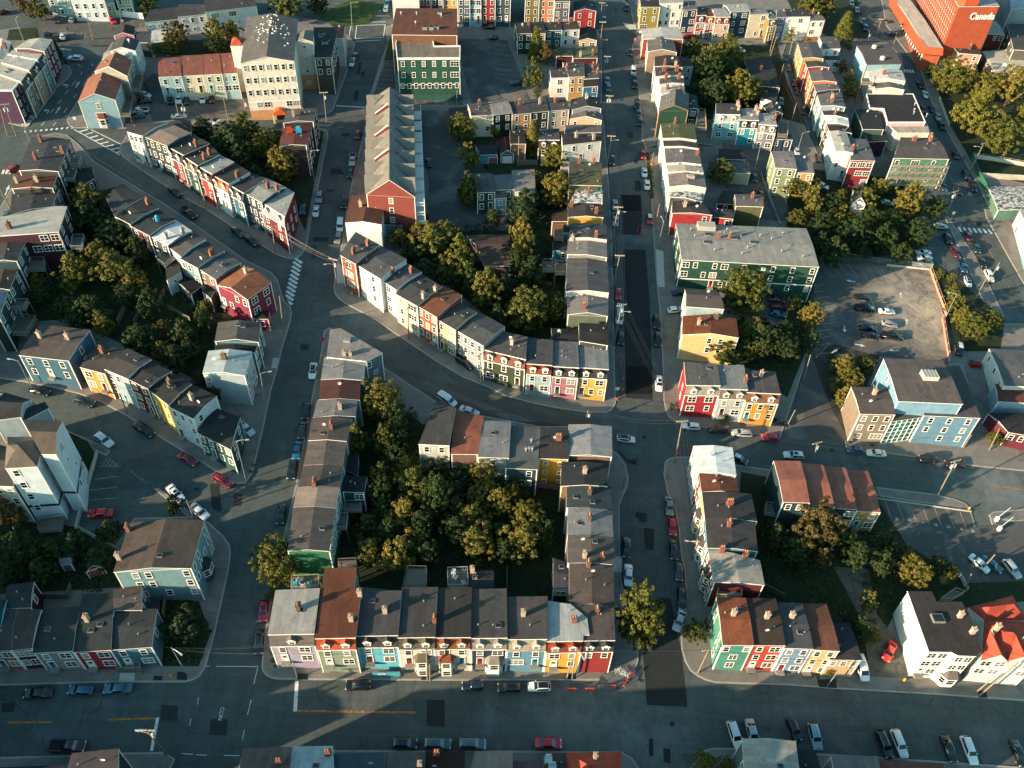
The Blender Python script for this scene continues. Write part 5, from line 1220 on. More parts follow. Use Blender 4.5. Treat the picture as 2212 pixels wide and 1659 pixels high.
POLETXT = """
p1|b3|345,955,280,705|l|90|-60|leaning wooden pole in front of the lavender house
p2|b3|1368,965,1360,720||0|0|taller pole of the pair in front of the cream mansard house
p2b|b3|1388,968,1385,840||0|0|shorter pole stub of the pair in front of the cream mansard house
p3|c3|470,950,515,808||0|0|shorter pole of the pair in front of the golden mansard house
p3b|c3|512,960,550,715|l|0|-60|taller pole of the pair in front of the golden mansard house
p4|c3|1500,912,1590,725|a|10|0|wooden pole at the sea green corner house
p5|d3|665,1015,812,815|l|0|-80|wooden pole with a white lamp in front of the low peach house
p6|d3|1860,1090,2190,830|t|20|0|long leaning pole in front of the red roofed house
p6b|d3|1815,1080,1945,970||0|0|short pole stub beside the long leaning pole
p7|a3|1475,930,1345,710|l|0|-30|wooden pole with a lamp at the bottom left street corner
p8|a3|1310,1560,1150,1355|atl|0|170|utility pole with a transformer rising over the stop line
p9|a2|240,150,140,-45|l|0|170|leaning pole in front of the slate blue house
p10|a2|1000,370,940,215||0|0|pole in front of the blue and white house
p11|a2|1930,890,1855,585|l|0|10|lamp pole at the dark green corner house
p12|a2|1530,1200,1465,1055||0|0|dark pole beside the two white sedans
p13|a2|2090,350,2045,55|l|0|20|lamp pole in front of the pale grey house
p14|b1|668,860,625,590|atl|-20|190|pole with a transformer at the head of the curved terrace
p15|b1|240,1190,205,885|w|0|0|pole beside the crimson corner house
p16|b1|1220,1220,1215,970|a|60|0|pole with a crossarm in front of the cream terrace house
p17|b1|1788,1585,1780,1340|al|50|150|pole in front of the moss green mansard house
p18|c2|620,460,640,345|t|0|0|pole at the tip of the bend between the crossroads and the grey corner roof
p19|c2|1320,755,1380,425|a|10|0|tall pole with crossarm above the red stop sign
p20|c2|905,970,930,870||0|0|short black bollard post at the curved pavement
p21|c2|1260,890,1285,795||0|0|short black bollard post at the triangular pavement
p22|c2|1445,1510,1510,1370|al|0|170|lamp pole with crossarm beside the maroon fronted house
p23|c1|838,1280,905,950|atl|20|0|leaning pole with transformer beside the white work van
p24|c1|830,830,890,560|a|0|0|pole with crossarm beside the charcoal roofed house
p25|c1|820,470,880,180|atl|0|10|pole with transformer beside the yellow walled house
p26|c0|785,1310,825,1060|al|0|10|lamp pole with crossarm beside the white gable wall
p27|c0|780,950,810,745|atT|0|0|pole with three insulators beside the peach gabled house
p28|c0|755,540,795,435|atT|0|0|pole with twin transformers right of the upper row
p29|c0|735,390,785,305|a|0|0|pole with crossarm beside the low peach house
p30|c0|730,210,750,15|al|0|20|tall pole with crossarm at the top of the main street
p31|c0|728,390,755,165|a|0|0|long leaning pole with crossarm at the side street mouth
p32|c1|1165,350,1200,165||0|0|leaning pole beside the red walled house
p33|c1|1180,525,1235,295|l|0|100|tall leaning pole beside the green apartments
p34|c0|90,1310,95,1070||0|0|thin pole beside the back lane garages
p35|c0|1130,1310,1155,1200||0|0|short pole holding an orange sign
p36|d0|95,1340,150,1110|l|0|170|lamp pole beside the grey mansard house
p37|d0|430,1200,475,1040|l|0|20|lamp pole in the middle of the steep side street
p38|d0|370,1010,425,810||0|0|leaning pole on the steep side street
p39|d0|285,650,325,505||0|0|leaning pole opposite the golden fronted house
p40|d0|365,440,425,200||0|0|wooden pole at the foot of the long white house
p41|d0|215,410,240,300||0|0|pole on the curve below the violet house
p42|d0|1040,320,1095,145|all|0|0|double armed lamp pole above the yellow sign
p43|d0|1790,1340,1900,1120|al|30|170|leaning lamp pole at the green painted wall
p44|d1|1600,250,1680,60|atT|30|0|signal pole with transformers at the right junction
p45|d1|1925,790,2020,625|t|0|0|wooden pole leaning over the white car
p46|d1|1805,950,1925,735||0|0|pole on the pavement strip by the striped island
p47|d1|1595,1060,1685,870|l|0|170|lamp pole at the bend of the car park wall
p48|d1|480,1560,535,1350||0|0|white pole beside the car park ramp
p49|d2|1525,1035,1680,740|atT|20|0|tall leaning pole with transformers over the dark brown car
p50|d2|560,740,590,600|at|20|0|pole with crossarm behind the stepped red roofs
p51|d2|350,470,415,345||0|0|wooden pole above the yellow barrier
p52|d2|1735,640,1800,540||0|0|pale pole at the corner of the blue office
p53|d2|1940,660,2020,495||0|0|wooden pole beside the small tree at the right edge
p54|d2|1880,1600,1985,1480||0|0|wooden pole in the lower right car park
p55|d2|1215,1470,1250,1415||0|0|short wooden pole at the corner of the lower car park
p56|d3|1750,260,1695,135||0|0|concrete post beside the lower car park bays
p57|b0|575,950,550,720|at|10|0|pole with a transformer at the street corner by the hotel
p58|b0|480,1440,445,1180|l|0|10|lamp pole beside the dark brown house wall
p59|b0|780,310,765,15|l|0|10|tall wooden pole at the top crossing
p60|a0|130,1070,30,810|atT|20|10|pole with transformers at the far left zebra crossing
p61|a0|55,1055,5,860||0|0|second leaning pole at the far left zebra crossing
p62|a0|245,1125,185,985||0|0|thin post on the left junction pavement
p63|a0|1130,1330,1040,1080|a|60|0|pole in front of the white corner shop house
p64|a0|1625,1640,1550,1370|al|60|190|pole in front of the bottle green house
p65|b1|172,545,145,330||0|0|pole in front of the maroon corner house
p66|a0|90,1655,0,1490||0|0|leaning pole at the left edge
p67|a0|730,310,685,140||0|0|bare leaning pole in the top left car park
p68|a0|975,225,940,120|t|0|0|pole with a transformer behind the pink garage
p69|a0|1110,105,1080,0||0|0|pole at the top edge beside the white wall
p70|a0|1410,935,1375,785||0|0|left leaning pole behind the silver sedan
p71|a0|1458,938,1430,810|tT|0|0|pole with twin transformers behind the silver sedan
p72|a0|1795,945,1755,770||0|0|orange lit pole in front of the hotel yard
p73|a0|1935,905,1910,775|t|0|0|pole with a transformer beside the hotel
p74|a0|190,330,120,145|l|0|100|lamp pole beside the top left green
p75|a0|445,700,375,500||0|0|dark leaning pole in front of the maroon end house
p76|c0|2070,440,2120,290||0|0|black leaning pole at the steep street top
p77|b0|1600,840,1598,735|l|90|90|small lamp below the dark green office
p78|d0|1190,340,1210,280||0|0|thin post by the crossing of the right avenue
p79|d0|980,345,1000,240|t|0|0|pole right of the yellow sign
p80|c0|155,570,155,440||0|0|thin pole beside the upper car park
"""
WIRES = """
p1|p2|power lines along the bottom mansard row
p2|p3b|power lines from the cream to the golden mansard house
p3b|p4|power lines over the bottom crossroads
p4|p5|power lines along the bottom right row
p5|p6|power lines in front of the big white house
p7|p1|power lines across the bottom left street
p14|p65|power lines across the zebra crossing
p14|p16|power lines along the curved terrace
p16|p17|power lines over the straw yellow house
p17|p19|power lines over the bend to the crossroads
p18|p19|power lines between the two crossroads poles
p23|p24|power lines beside the charcoal roofed house
p24|p25|power lines beside the dark slate roof
p25|p26|power lines beside the olive roof
p26|p27|power lines beside the white gable wall
p27|p28|power lines beside the three houses
p28|p29|power lines beside the moss green roof
p29|p30|power lines at the top of the main street
p19|p23|power lines dropping to the crossroads
p19|p22|power lines along the yellow fronted house
p22|p4|power lines beside the dark green bushy tree
p50|p49|power lines along the blue office street
p19|p50|power lines from the crossroads to the stepped red roofs
p9|p10|power lines in front of the curving left terrace
p63|p64|power lines along the triangular block
p64|p65|power lines to the maroon corner house
p71|p73|power lines in front of the hotel yard
p44|p43|power lines at the right junction
p38|p37|power lines on the steep side street
p39|p38|power lines at the top of the steep side street
"""
DECKS = [
 ('b3', [(300, 262), (515, 245), (518, 160), (305, 170)], 5.5, '#8f8578', 'roof deck with turquoise chairs behind the lavender house'),
 ('b3', [(1175, 245), (1362, 240), (1362, 95), (1215, 92)], 6, '#4a4f50', 'dark plank deck behind the cream satellite dish house'),
 ('b3', [(1528, 240), (1688, 238), (1682, 100), (1526, 105)], 6, '#8a8f90', 'grey plank deck with white chairs behind the rust mansard house'),
 ('b3', [(670, 90), (815, 85), (808, 30), (672, 38)], 6, '#6a6560', 'deck at the end of the long brown roof'),
 ('a1', [(185, 700), (360, 690), (355, 605), (235, 610)], 4, '#6f6a60', 'wooden deck beside the dark teal sided house'),
 ('a1', [(75, 1000), (200, 1000), (232, 935), (105, 940)], 5.5, '#7f8584', 'upper balcony deck on the dark green house'),
 ('a1', [(95, 1195), (215, 1200), (290, 1070), (150, 1050)], 3, '#8f8474', 'lower timber deck on the dark green house'),
 ('a1', [(560, 520), (650, 520), (668, 428), (580, 430)], 5, '#8a8f90', 'balcony deck beside the wide pale roof'),
 ('a0', [(555, 1310), (625, 1315), (650, 1250), (560, 1240)], 5.5, '#8a8f90', 'balcony deck on the charcoal roofed house'),
 ('a0', [(505, 1420), (590, 1430), (612, 1350), (520, 1345)], 5, '#8a8f90', 'lower balcony deck on the brown roofed house'),
 ('a0', [(1035, 720), (1100, 720), (1135, 590), (1060, 590)], 4, '#7a756c', 'timber stair deck behind the beige gabled house'),
 ('a0', [(945, 915), (1025, 915), (1060, 735), (985, 740)], 3, '#6f6a62', 'timber stair deck behind the light blue gable house'),
 ('a1', [(1235, 610), (1300, 660), (1390, 590), (1310, 545)], 5, '#7a7f80', 'roof deck on the white rear annex of the left block'),
 ('c1', [(370, 450), (442, 452), (440, 350), (375, 355)], 4.5, '#8a6a50', 'small wooden deck beside the turquoise annex'),
 ('c1', [(278, 700), (375, 700), (380, 620), (282, 620)], 3.5, '#7f8584', 'grey deck in the garden behind the charcoal roofed house'),
 ('c1', [(380, 720), (465, 722), (468, 635), (385, 632)], 4, '#8a8f90', 'deck with a round table behind the charcoal roofed house'),
 ('d0', [(930, 665), (1020, 668), (1025, 615), (935, 612)], 7, '#b5a68c', 'pale roof deck beside the pale cream roof'),
 ('d0', [(275, 1075), (350, 1080), (355, 970), (280, 965)], 5.5, '#8a8074', 'roof deck on the low navy house'),
 ('d2', [(170, 1170), (270, 1185), (262, 1100), (178, 1090)], 3, '#8a8f90', 'deck at the left stepped red roofed house'),
 ('d3', [(1545, 345), (1640, 345), (1735, 290), (1660, 262)], 4, '#9a8c74', 'sunlit timber deck behind the big white house'),
 ('c3', [(1645, 315), (1840, 318), (1828, 245), (1660, 240)], 6, '#a59a8c', 'cluttered roof terrace between the maroon and sea green houses'),
 ('a2', [(315, 1310), (490, 1300), (510, 1180), (300, 1215)], 1.2, '#6a5f52', 'timber deck at the foot of the white apartment house'),
 ('d1', [(1640, 1560), (1760, 1600), (1710, 1450), (1610, 1440)], 2.5, '#7f9aa5', 'dark roof terrace with blue railings beside the blue office'),
 ('b2', [(715, 1150), (850, 1150), (848, 1080), (720, 1080)], 4, '#6f7a7c', 'balcony deck below the dark teal rear wing'),
 ('b2', [(640, 1285), (735, 1288), (745, 1180), (655, 1182)], 4.5, '#7f8a8c', 'balcony deck behind the pinkish brown roof'),
 ('c0', [(1480, 1020), (1565, 1025), (1555, 880), (1500, 870)], 6, '#a58a60', 'roof terrace behind the green gambrel ended house'),
 ('a3', [(920, 890), (1110, 890), (1105, 850), (925, 850)], 1.0, '#7a7f7c', 'entrance porch deck of the grey blue end house'),
]
FENCES = [
 ('concrete_wall', 'd0', [(1850, 1400), (2212, 1420), (2350, 1560)], 2.0, 'pale concrete wall with graffiti across the walled lot', 'c', None),
 ('concrete_wall', 'd0', [(1800, 1245), (1950, 1265), (2212, 1310)], 1.6, 'upper concrete wall of the walled lot', 'c', 2.0),
 ('board_fence', 'a1', [(560, 1000), (900, 1040)], 1.5, 'long dark board fence across the left block yard', 'b', None),
 ('board_fence', 'a1', [(1200, 1260), (1480, 1330)], 1.5, 'board fence below the rust tinged tree', 'b', None),
 ('board_fence', 'a1', [(1330, 1000), (1500, 1090)], 1.5, 'board fence in the yard of the crimson house', 'b', None),
 ('board_fence', 'b2', [(880, 1240), (1000, 1250)], 1.5, 'board fence behind the dark teal rear wing', 'b', None),
 ('board_fence', 'c2', [(200, 950), (420, 980)], 1.7, 'board fence behind the yellow backed house', 'b', None),
 ('board_fence', 'c3', [(0, 290), (0, 110)], 1.6, 'board fence behind the sky blue house', 'b', None),
 ('board_fence', 'a3', [(350, 330), (540, 330), (570, 240)], 1.6, 'board fence behind the beige grey house', 'b', None),
 ('board_fence', 'd3', [(150, 240), (330, 330)], 1.6, 'board fence behind the maroon fronted house', 'b', None),
 ('parapet_wall', 'd1', [(1470, 690), (1530, 860), (1600, 1050)], .9, 'low pinkish wall with rails on the upper right side of the car park', 'r', 1.7),
 ('parapet_wall', 'd1', [(1565, 1070), (1590, 1230), (1620, 1420)], .9, 'low pinkish wall with rails on the lower right side of the car park', 'r', 1.7),
 ('concrete_wall', 'd1', [(1130, 655), (1475, 690)], .8, 'pale concrete wall along the top right of the car park', 'c', None),
 ('white_wall', 'a0', [(830, 120), (900, 125), (1130, 150)], 2.0, 'white boundary wall beside the red hatchback', 'w', None),
 ('concrete_wall', 'd2', [(1035, 1045), (1400, 1095), (1790, 1150)], .5, 'low kerb wall with posts along the numbered bays', 'c', None),
 ('concrete_wall', 'd3', [(1700, 150), (1760, 270)], 1.2, 'short slanting concrete wall by the lower car park', 'c', None),
 ('parapet_wall', 'c1', [(2000, 1170), (2180, 1110), (2205, 1010), (2210, 900)], 1.0, 'curved rusty wall around the apartment car park', 'r', 1.6),
 ('board_fence', 'a1', [(930, 1120), (990, 1000)], 1.7, 'grey board fence lit in the dark yard', 'b', None),
 ('board_fence', 'a1', [(1060, 1120), (1130, 990)], 1.5, 'second board fence in the dark yard', 'b', None),
 ('board_fence', 'a1', [(1210, 1030), (1300, 870)], 1.6, 'brownish board fence in the garden', 'b', None),
 ('board_fence', 'c0', [(80, 1300), (240, 1300)], 1.8, 'brown board fence beside the gabled garage', 'b', None),
 ('alley_fence', 'c0', [(1990, 1380), (2090, 1659)], 1.3, 'white railing along the upper fenced alley', 'k', None),
 ('alley_fence', 'c1', [(2010, 0), (2140, 345)], 1.3, 'white railing along the lower fenced alley', 'k', None),
 ('plaza_wall', 'd0', [(1540, 780), (1620, 1000)], 1.0, 'dark railing wall beside the plaza pavement', 'c', 1.3),
 ('yard_wall', 'a2', [(600, 1300), (770, 690)], 1.2, 'pale blue grey retaining wall beside the private parking', 'c', None),
 ('board_fence', 'a0', [(700, 140), (790, 145)], 1.3, 'small board fence behind the top left car park', 'b', None),
 ('painted_wall', 'd0', [(1790, 1245), (1850, 1400), (1990, 1655)], 2.2, 'green painted wall along the right avenue', 'g', None),
 ('board_fence', 'a3', [(1290, 480), (1310, 330), (1140, 330)], 1.6, 'white topped fence between the teal house and the end house', 'b', None),
 ('concrete_wall', 'd3', [(1415, 940), (1410, 690)], .5, 'low mossy edging beside the big white house', 'c', None),
]
SIGNS = [
 ('c2', 1325, 740, '#b01c22', 'oct', 2.4, 'red stop sign at the triangular pavement', 'STOP', 0),
 ('c2', 858, 235, '#b9bcb8', 'oct', 2.4, 'stop sign seen from behind at the construction corner', None, 0),
 ('c0', 1003, 355, '#b5202c', 'oct', 2.2, 'red stop sign at the upper side street', 'STOP', 0),
 ('b0', 1512, 985, '#b5202c', 'oct', 2.4, 'red sign at the mouth of the back lane', 'STOP', 0),
 ('b1', 556, 1290, '#b5202c', 'oct', 2.4, 'red stop sign beside the wedge building', 'STOP', 3.1),
 ('c0', 1133, 1335, '#d9762a', 'dia', 2.0, 'orange diamond road works sign beside the white sedans', None, 0),
 ('d0', 925, 345, '#d99a2a', 'rect', 1.6, 'yellow orange sign board beside the pointed tree', None, 0),
 ('d1', 712, 610, '#c9c6bd', 'rect', 1.6, 'white sign on the chain link fence', 'P', 0),
 ('d1', 1638, 285, '#c9c6bd', 'rect', 2.2, 'white sign at the start of the pavement strip', None, 0),
 ('c0', 1043, 300, '#c9c6bd', 'rect', 2.4, 'white sign at the red walled house', None, 0),
 ('a0', 605, 985, '#8f9aa5', 'rect', 2.2, 'pale sign in front of the light blue gable house', None, 0),
]
BARR = [('c3', 505, 1050, 0, 'leftmost red trestle barrier in the bottom street'), ('c3', 650, 1050, 2, 'second red trestle barrier from the left'), ('c3', 815, 1025, 3, 'red trestle barrier over the wet hole'), ('c3', 930, 1000, 60, 'tilted red trestle barrier beside the water spray'), ('c3', 975, 935, 40, 'red trestle barrier at the kerb of the water spray'),
  ('c1', 1055, 355, 0, 'far red trestle barrier around the road works hole'), ('c1', 1065, 412, 0, 'near red trestle barrier around the road works hole'), ('c1', 1025, 390, 80, 'left red trestle barrier around the road works hole'), ('c1', 1090, 385, 100, 'right red trestle barrier around the road works hole')]
CONES = [('c1', 897, 1350, 'first traffic cone on the fresh asphalt kerb'), ('c1', 892, 1412, 'second traffic cone on the fresh asphalt kerb'), ('c1', 915, 1540, 'traffic cone just above the orange sheet'), ('c2', 866, 265, 'orange cone at the construction corner'), ('c2', 912, 105, 'pinkish cone beside the dark kerb'), ('c1', 893, 1600, 'traffic cone next to the pole at the construction corner')]
HYDR = [('b1', 776, 880, 'yellow hydrant in front of the orange red corner house'), ('a3', 1347, 945, 'orange hydrant at the bottom left street corner'), ('b1', 542, 1375, 'orange hydrant beside the wedge building'), ('d3', 1267, 975, 'yellow hydrant before the big white house'), ('d2', 1775, 1130, 'yellow hydrant at the end of the grey pavement tongue'), ('c2', 1020, 285 + 500, 'small hydrant in the crossroads')][:5]
BINS = [('a1', 1250, 1200, '#2a6f8f', 30, .35, 'small blue bin in the lower garden'), ('b2', 850, 1400, '#7a7f7c', 0, .4, 'grey bin behind the bright green gabled house'), ('c1', 330, 800, '#5a4a3a', 0, .5, 'brown crate in the garden behind the charcoal roofed house'), ('d1', 1820, 1440, '#6a1c22', 0, .8, 'dark red skip beside the white house at the right edge'), ('d1', 1790, 1395, '#1f6f7f', 20, .4, 'small teal bin behind the dark red skip'), ('c3', 398, 868, '#1f7f9a', 0, .55, 'bright blue box in front of the golden mansard house'), ]
PEOPLE = [('a3', 2027, 535, '#2a6f8f', '#20242a', 'person in a blue jacket walking behind the red hatchback', 2.8), ('a0', 538, 250, '#22262c', '#1c2026', 'person in dark clothes crossing the top left car park', .6), ('c0', 856, 95, '#23262c', '#1b1d22', 'person in dark clothes walking on the main street', 0), ('c2', 905, 215, '#d9702a', '#3a3430', 'worker in an orange vest beside the construction corner', 1.2), ('d0', 1733, 1250, '#8a2430', '#1b1d22', 'person in red on the avenue pavement', 1.0)]
BAYS = [('cream house with a large satellite', 0, .62, 2.8, 0, 5.2, '#4c4636', '#cfc2b2'), ('cream house with a rust brown', 0, .3, 2.9, 0, 5.0, '#6e3a20', '#d5d0c4'), ('navy house with a white bay', 0, .66, 3.2, 0, 4.6, '#6d675f', '#d8d6d0'),
 ('big white house with a black', 2, .5, 3.4, .2, 3.4, '#55504a', '#e6e0d2'),
 ('large detached house with grey', 1, .45, 3.2, 1, 4.2, '#20262a', '#0f5560'), ('light blue gable fronted', 0, .5, 2.8, .5, 3.4, '#6a3326', '#cfd0ca'), ('yellow fronted house with a black', 3, .5, 3, .2, 5.6, '#3a3634', '#d0a040', .8), ('blue fronted house with a dark roof', 3, .5, 3, .2, 5.6, '#3a3634', '#8fb0c0', .8), ('maroon fronted', 3, .5, 3, .2, 5.6, '#3a3634', '#6a2a2e', .8)]
# special materials
def peel():
 m, nt, b = nodes('peeling_roof'); P = worldpos(nt)
 n1 = N(nt, 'ShaderNodeTexNoise', Scale=.9, Detail=10.0, Roughness=.75, Distortion=.6); nt.links.new(P, n1.inputs['Vector'])
 c = ramp(nt, n1.outputs['Fac'], [(.46, lin('#34302f')), (.54, lin('#b4b4b0'))]); nt.links.new(c, b.inputs['Base Color']); b.inputs['Roughness'].default_value = .85
 MC[('roofm', '@peel')] = m
peel()
def curtain():
 m, nt, b = nodes('curtain_wall'); P = worldpos(nt)
 n1 = N(nt, 'ShaderNodeTexNoise', Scale=.35, Detail=3.0); nt.links.new(P, n1.inputs['Vector'])
 c = ramp(nt, n1.outputs['Fac'], [(.35, lin('#0f3b3a')), (.65, lin('#2f8f86'))]); nt.links.new(c, b.inputs['Base Color'])
 b.inputs['Roughness'].default_value = .08; b.inputs['Specular IOR Level'].default_value = .8
 MC['curtain_wall'] = m
curtain()
parse_houses(HOUSES1); parse_houses(HOUSES2)
print('houses', len(HOUSES), 'objects', len(bpy.data.objects))
def find(s):
 for h in HOUSES:
  if s in h['label']: return h
 print('NOT FOUND', s); return HOUSES[0]
# ground
def ground_mat(name, h, amt=.2, scale=.15, grime=None, bump=.4, fine=9.0):
 m, nt, b = nodes(name); c = lin(h); P = worldpos(nt)
 n1 = N(nt, 'ShaderNodeTexNoise', Scale=scale, Detail=10.0, Roughness=.65, Distortion=.3); nt.links.new(P, n1.inputs['Vector'])
 a = ramp(nt, n1.outputs['Fac'], [(.3, sc(c, 1 - amt)), (.7, sc(c, 1 + amt))])
 n2 = N(nt, 'ShaderNodeTexNoise', Scale=fine, Detail=4.0, Roughness=.7); nt.links.new(P, n2.inputs['Vector'])
 s = ramp(nt, n2.outputs['Fac'], [(.3, (.72, .72, .72, 1)), (.7, (1.1, 1.1, 1.1, 1))])
 mx = N(nt, 'ShaderNodeMix', data_type='RGBA', blend_type='MULTIPLY'); mx.inputs['Factor'].default_value = .8
 nt.links.new(a, mx.inputs[6]); nt.links.new(s, mx.inputs[7]); col = mx.outputs[2]
 if grime:
  n3 = N(nt, 'ShaderNodeTexNoise', Scale=grime[0], Detail=7.0, Roughness=.6, Distortion=.8); nt.links.new(P, n3.inputs['Vector'])
  f = ramp(nt, n3.outputs['Fac'], [(grime[1], (0, 0, 0, 1)), (grime[2], (1, 1, 1, 1))])
  m2 = N(nt, 'ShaderNodeMix', data_type='RGBA'); nt.links.new(f, m2.inputs['Factor']); nt.links.new(col, m2.inputs[6]); m2.inputs[7].default_value = lin(grime[3]); col = m2.outputs[2]
 nt.links.new(col, b.inputs['Base Color']); b.inputs['Roughness'].default_value = .9; b.inputs['Specular IOR Level'].default_value = .25
 bp = N(nt, 'ShaderNodeBump', Strength=bump, Distance=.05); nt.links.new(n2.outputs['Fac'], bp.inputs['Height']); nt.links.new(bp.outputs[0], b.inputs['Normal'])
 return m
def crack(m):                                           # hairline cracks and sealed joints in the asphalt
 nt = m.node_tree; b = nt.nodes['Principled BSDF']; src = b.inputs['Base Color'].links[0].from_socket
 P = worldpos(nt); v = N(nt, 'ShaderNodeTexVoronoi', Scale=.16, feature='DISTANCE_TO_EDGE')
 n = N(nt, 'ShaderNodeTexNoise', Scale=.5, Detail=4.0); nt.links.new(P, n.inputs['Vector'])
 mixv = N(nt, 'ShaderNodeMix', data_type='RGBA', blend_type='ADD'); mixv.inputs['Factor'].default_value = 1.6
 nt.links.new(P, mixv.inputs[6]); nt.links.new(n.outputs['Color'], mixv.inputs[7]); nt.links.new(mixv.outputs[2], v.inputs['Vector'])
 f = ramp(nt, v.outputs['Distance'], [(.0, (.55, .55, .55, 1)), (.014, (1, 1, 1, 1))])
 mx = N(nt, 'ShaderNodeMix', data_type='RGBA', blend_type='MULTIPLY'); mx.inputs['Factor'].default_value = .8
 nt.links.new(src, mx.inputs[6]); nt.links.new(f, mx.inputs[7]); nt.links.new(mx.outputs[2], b.inputs['Base Color'])
SOIL = ground_mat('soil', '#23261c', .4, .3, (.5, .45, .6, '#33381f'), 1)
def wear(m):
 nt = m.node_tree; b = nt.nodes['Principled BSDF']; src = b.inputs['Base Color'].links[0].from_socket; P = worldpos(nt)
 for sx, lo in (((.05, .9, 1), .42), ((.9, .06, 1), .44)):
  n = N(nt, 'ShaderNodeTexNoise', Scale=1.0, Detail=6.0, Roughness=.65, Distortion=.3); nt.links.new(mapping(nt, P, sx), n.inputs['Vector'])
  mx = N(nt, 'ShaderNodeMix', data_type='RGBA', blend_type='MULTIPLY'); mx.inputs['Factor'].default_value = .55; nt.links.new(src, mx.inputs[6]); nt.links.new(ramp(nt, n.outputs['Fac'], [(lo - .12, (.72, .72, .72, 1)), (lo + .22, (1.15, 1.15, 1.15, 1))]), mx.inputs[7]); src = mx.outputs[2]
 nt.links.new(src, b.inputs['Base Color'])
ASPH = ground_mat('asphalt', '#474f4d', .2, .12, (.09, .52, .7, '#52585a'), .35); crack(ASPH); wear(ASPH)
ASPD = ground_mat('fresh_asphalt', '#25292a', .15, .4, None, .3)
ASPM = ground_mat('patch_asphalt', '#2c2f31', .15, .4, None, .3)
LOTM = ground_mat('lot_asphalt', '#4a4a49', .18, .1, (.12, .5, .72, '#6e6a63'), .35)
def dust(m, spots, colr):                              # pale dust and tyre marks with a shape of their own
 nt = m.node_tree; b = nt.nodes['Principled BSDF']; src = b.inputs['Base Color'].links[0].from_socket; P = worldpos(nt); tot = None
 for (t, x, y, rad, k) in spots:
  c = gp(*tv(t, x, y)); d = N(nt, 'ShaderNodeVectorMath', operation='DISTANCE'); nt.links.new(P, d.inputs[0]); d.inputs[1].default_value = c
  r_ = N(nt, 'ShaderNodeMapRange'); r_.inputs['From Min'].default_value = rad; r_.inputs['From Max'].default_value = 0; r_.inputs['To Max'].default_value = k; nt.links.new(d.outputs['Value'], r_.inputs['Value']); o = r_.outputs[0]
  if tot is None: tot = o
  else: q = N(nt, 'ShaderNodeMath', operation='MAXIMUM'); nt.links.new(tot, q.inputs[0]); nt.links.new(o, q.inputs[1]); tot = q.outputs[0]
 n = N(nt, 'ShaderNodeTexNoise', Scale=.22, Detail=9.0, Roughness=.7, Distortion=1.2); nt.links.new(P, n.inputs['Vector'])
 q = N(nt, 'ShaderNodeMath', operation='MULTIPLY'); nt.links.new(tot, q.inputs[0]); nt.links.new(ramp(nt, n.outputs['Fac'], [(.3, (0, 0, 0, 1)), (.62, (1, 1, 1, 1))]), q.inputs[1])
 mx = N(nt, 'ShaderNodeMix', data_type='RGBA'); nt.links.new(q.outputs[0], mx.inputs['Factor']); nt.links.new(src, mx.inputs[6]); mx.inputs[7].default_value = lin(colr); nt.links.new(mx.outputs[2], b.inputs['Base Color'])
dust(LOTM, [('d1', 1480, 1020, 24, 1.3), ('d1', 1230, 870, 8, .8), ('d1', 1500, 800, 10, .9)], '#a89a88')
dust(ASPH, [('c3', 620, 1260, 15, .5), ('c3', 1050, 1330, 16, .4), ('c3', 800, 1030, 6, .6), ('c1', 1060, 400, 7, .7), ('d2', 2000, 950, 20, .5), ('b2', 1100, 60, 6, .2), ('a2', 1000, 500, 12, .25)], '#7a7c7a')
def paved():
 m = ground_mat('pavement_slabs', '#74706a', .16, .3, (.2, .52, .7, '#615d58'), .3)
 nt = m.node_tree; b = nt.nodes['Principled BSDF']; src = b.inputs['Base Color'].links[0].from_socket
 P = worldpos(nt); br = N(nt, 'ShaderNodeTexBrick', Scale=1.0)
 br.inputs['Color1'].default_value = (1, 1, 1, 1); br.inputs['Color2'].default_value = (.86, .86, .86, 1); br.inputs['Mortar'].default_value = (.5, .5, .5, 1)
 br.inputs['Mortar Size'].default_value = .03; br.inputs['Brick Width'].default_value = 3.0; br.inputs['Row Height'].default_value = 1.9
 nt.links.new(P, br.inputs['Vector'])
 mx = N(nt, 'ShaderNodeMix', data_type='RGBA', blend_type='MULTIPLY'); mx.inputs['Factor'].default_value = .7
 nt.links.new(src, mx.inputs[6]); nt.links.new(br.outputs['Color'], mx.inputs[7]); nt.links.new(mx.outputs[2], b.inputs['Base Color'])
 return m
PAVE = paved()
KERB = mottled('kerb_stone', '#8b8880', .9, .2, 1)
GRASS = ground_mat('grass', '#1e2a14', .4, .5, (.8, .5, .65, '#2b301a'), 1.2, 5)
GRASS2 = ground_mat('lawn_grass', '#2c3f18', .35, .5, (.8, .55, .7, '#55561f'), 1.2, 5)
GRAV = ground_mat('gravel', '#55544e', .3, .6, (.5, .5, .7, '#3b3d33'), 1.2, 6)
YELL = ground_mat('yellow_paint', '#b5762c', .25, 1.5, (2.2, .5, .62, '#5a4a36'), .1)
WHITP = ground_mat('white_paint', '#c9cac5', .15, 1.5, (2.0, .58, .68, '#6f7070'), .1)
TANP = ground_mat('worn_line_paint', '#a8957a', .25, 1.5, (2.0, .5, .64, '#5a564e'), .1)
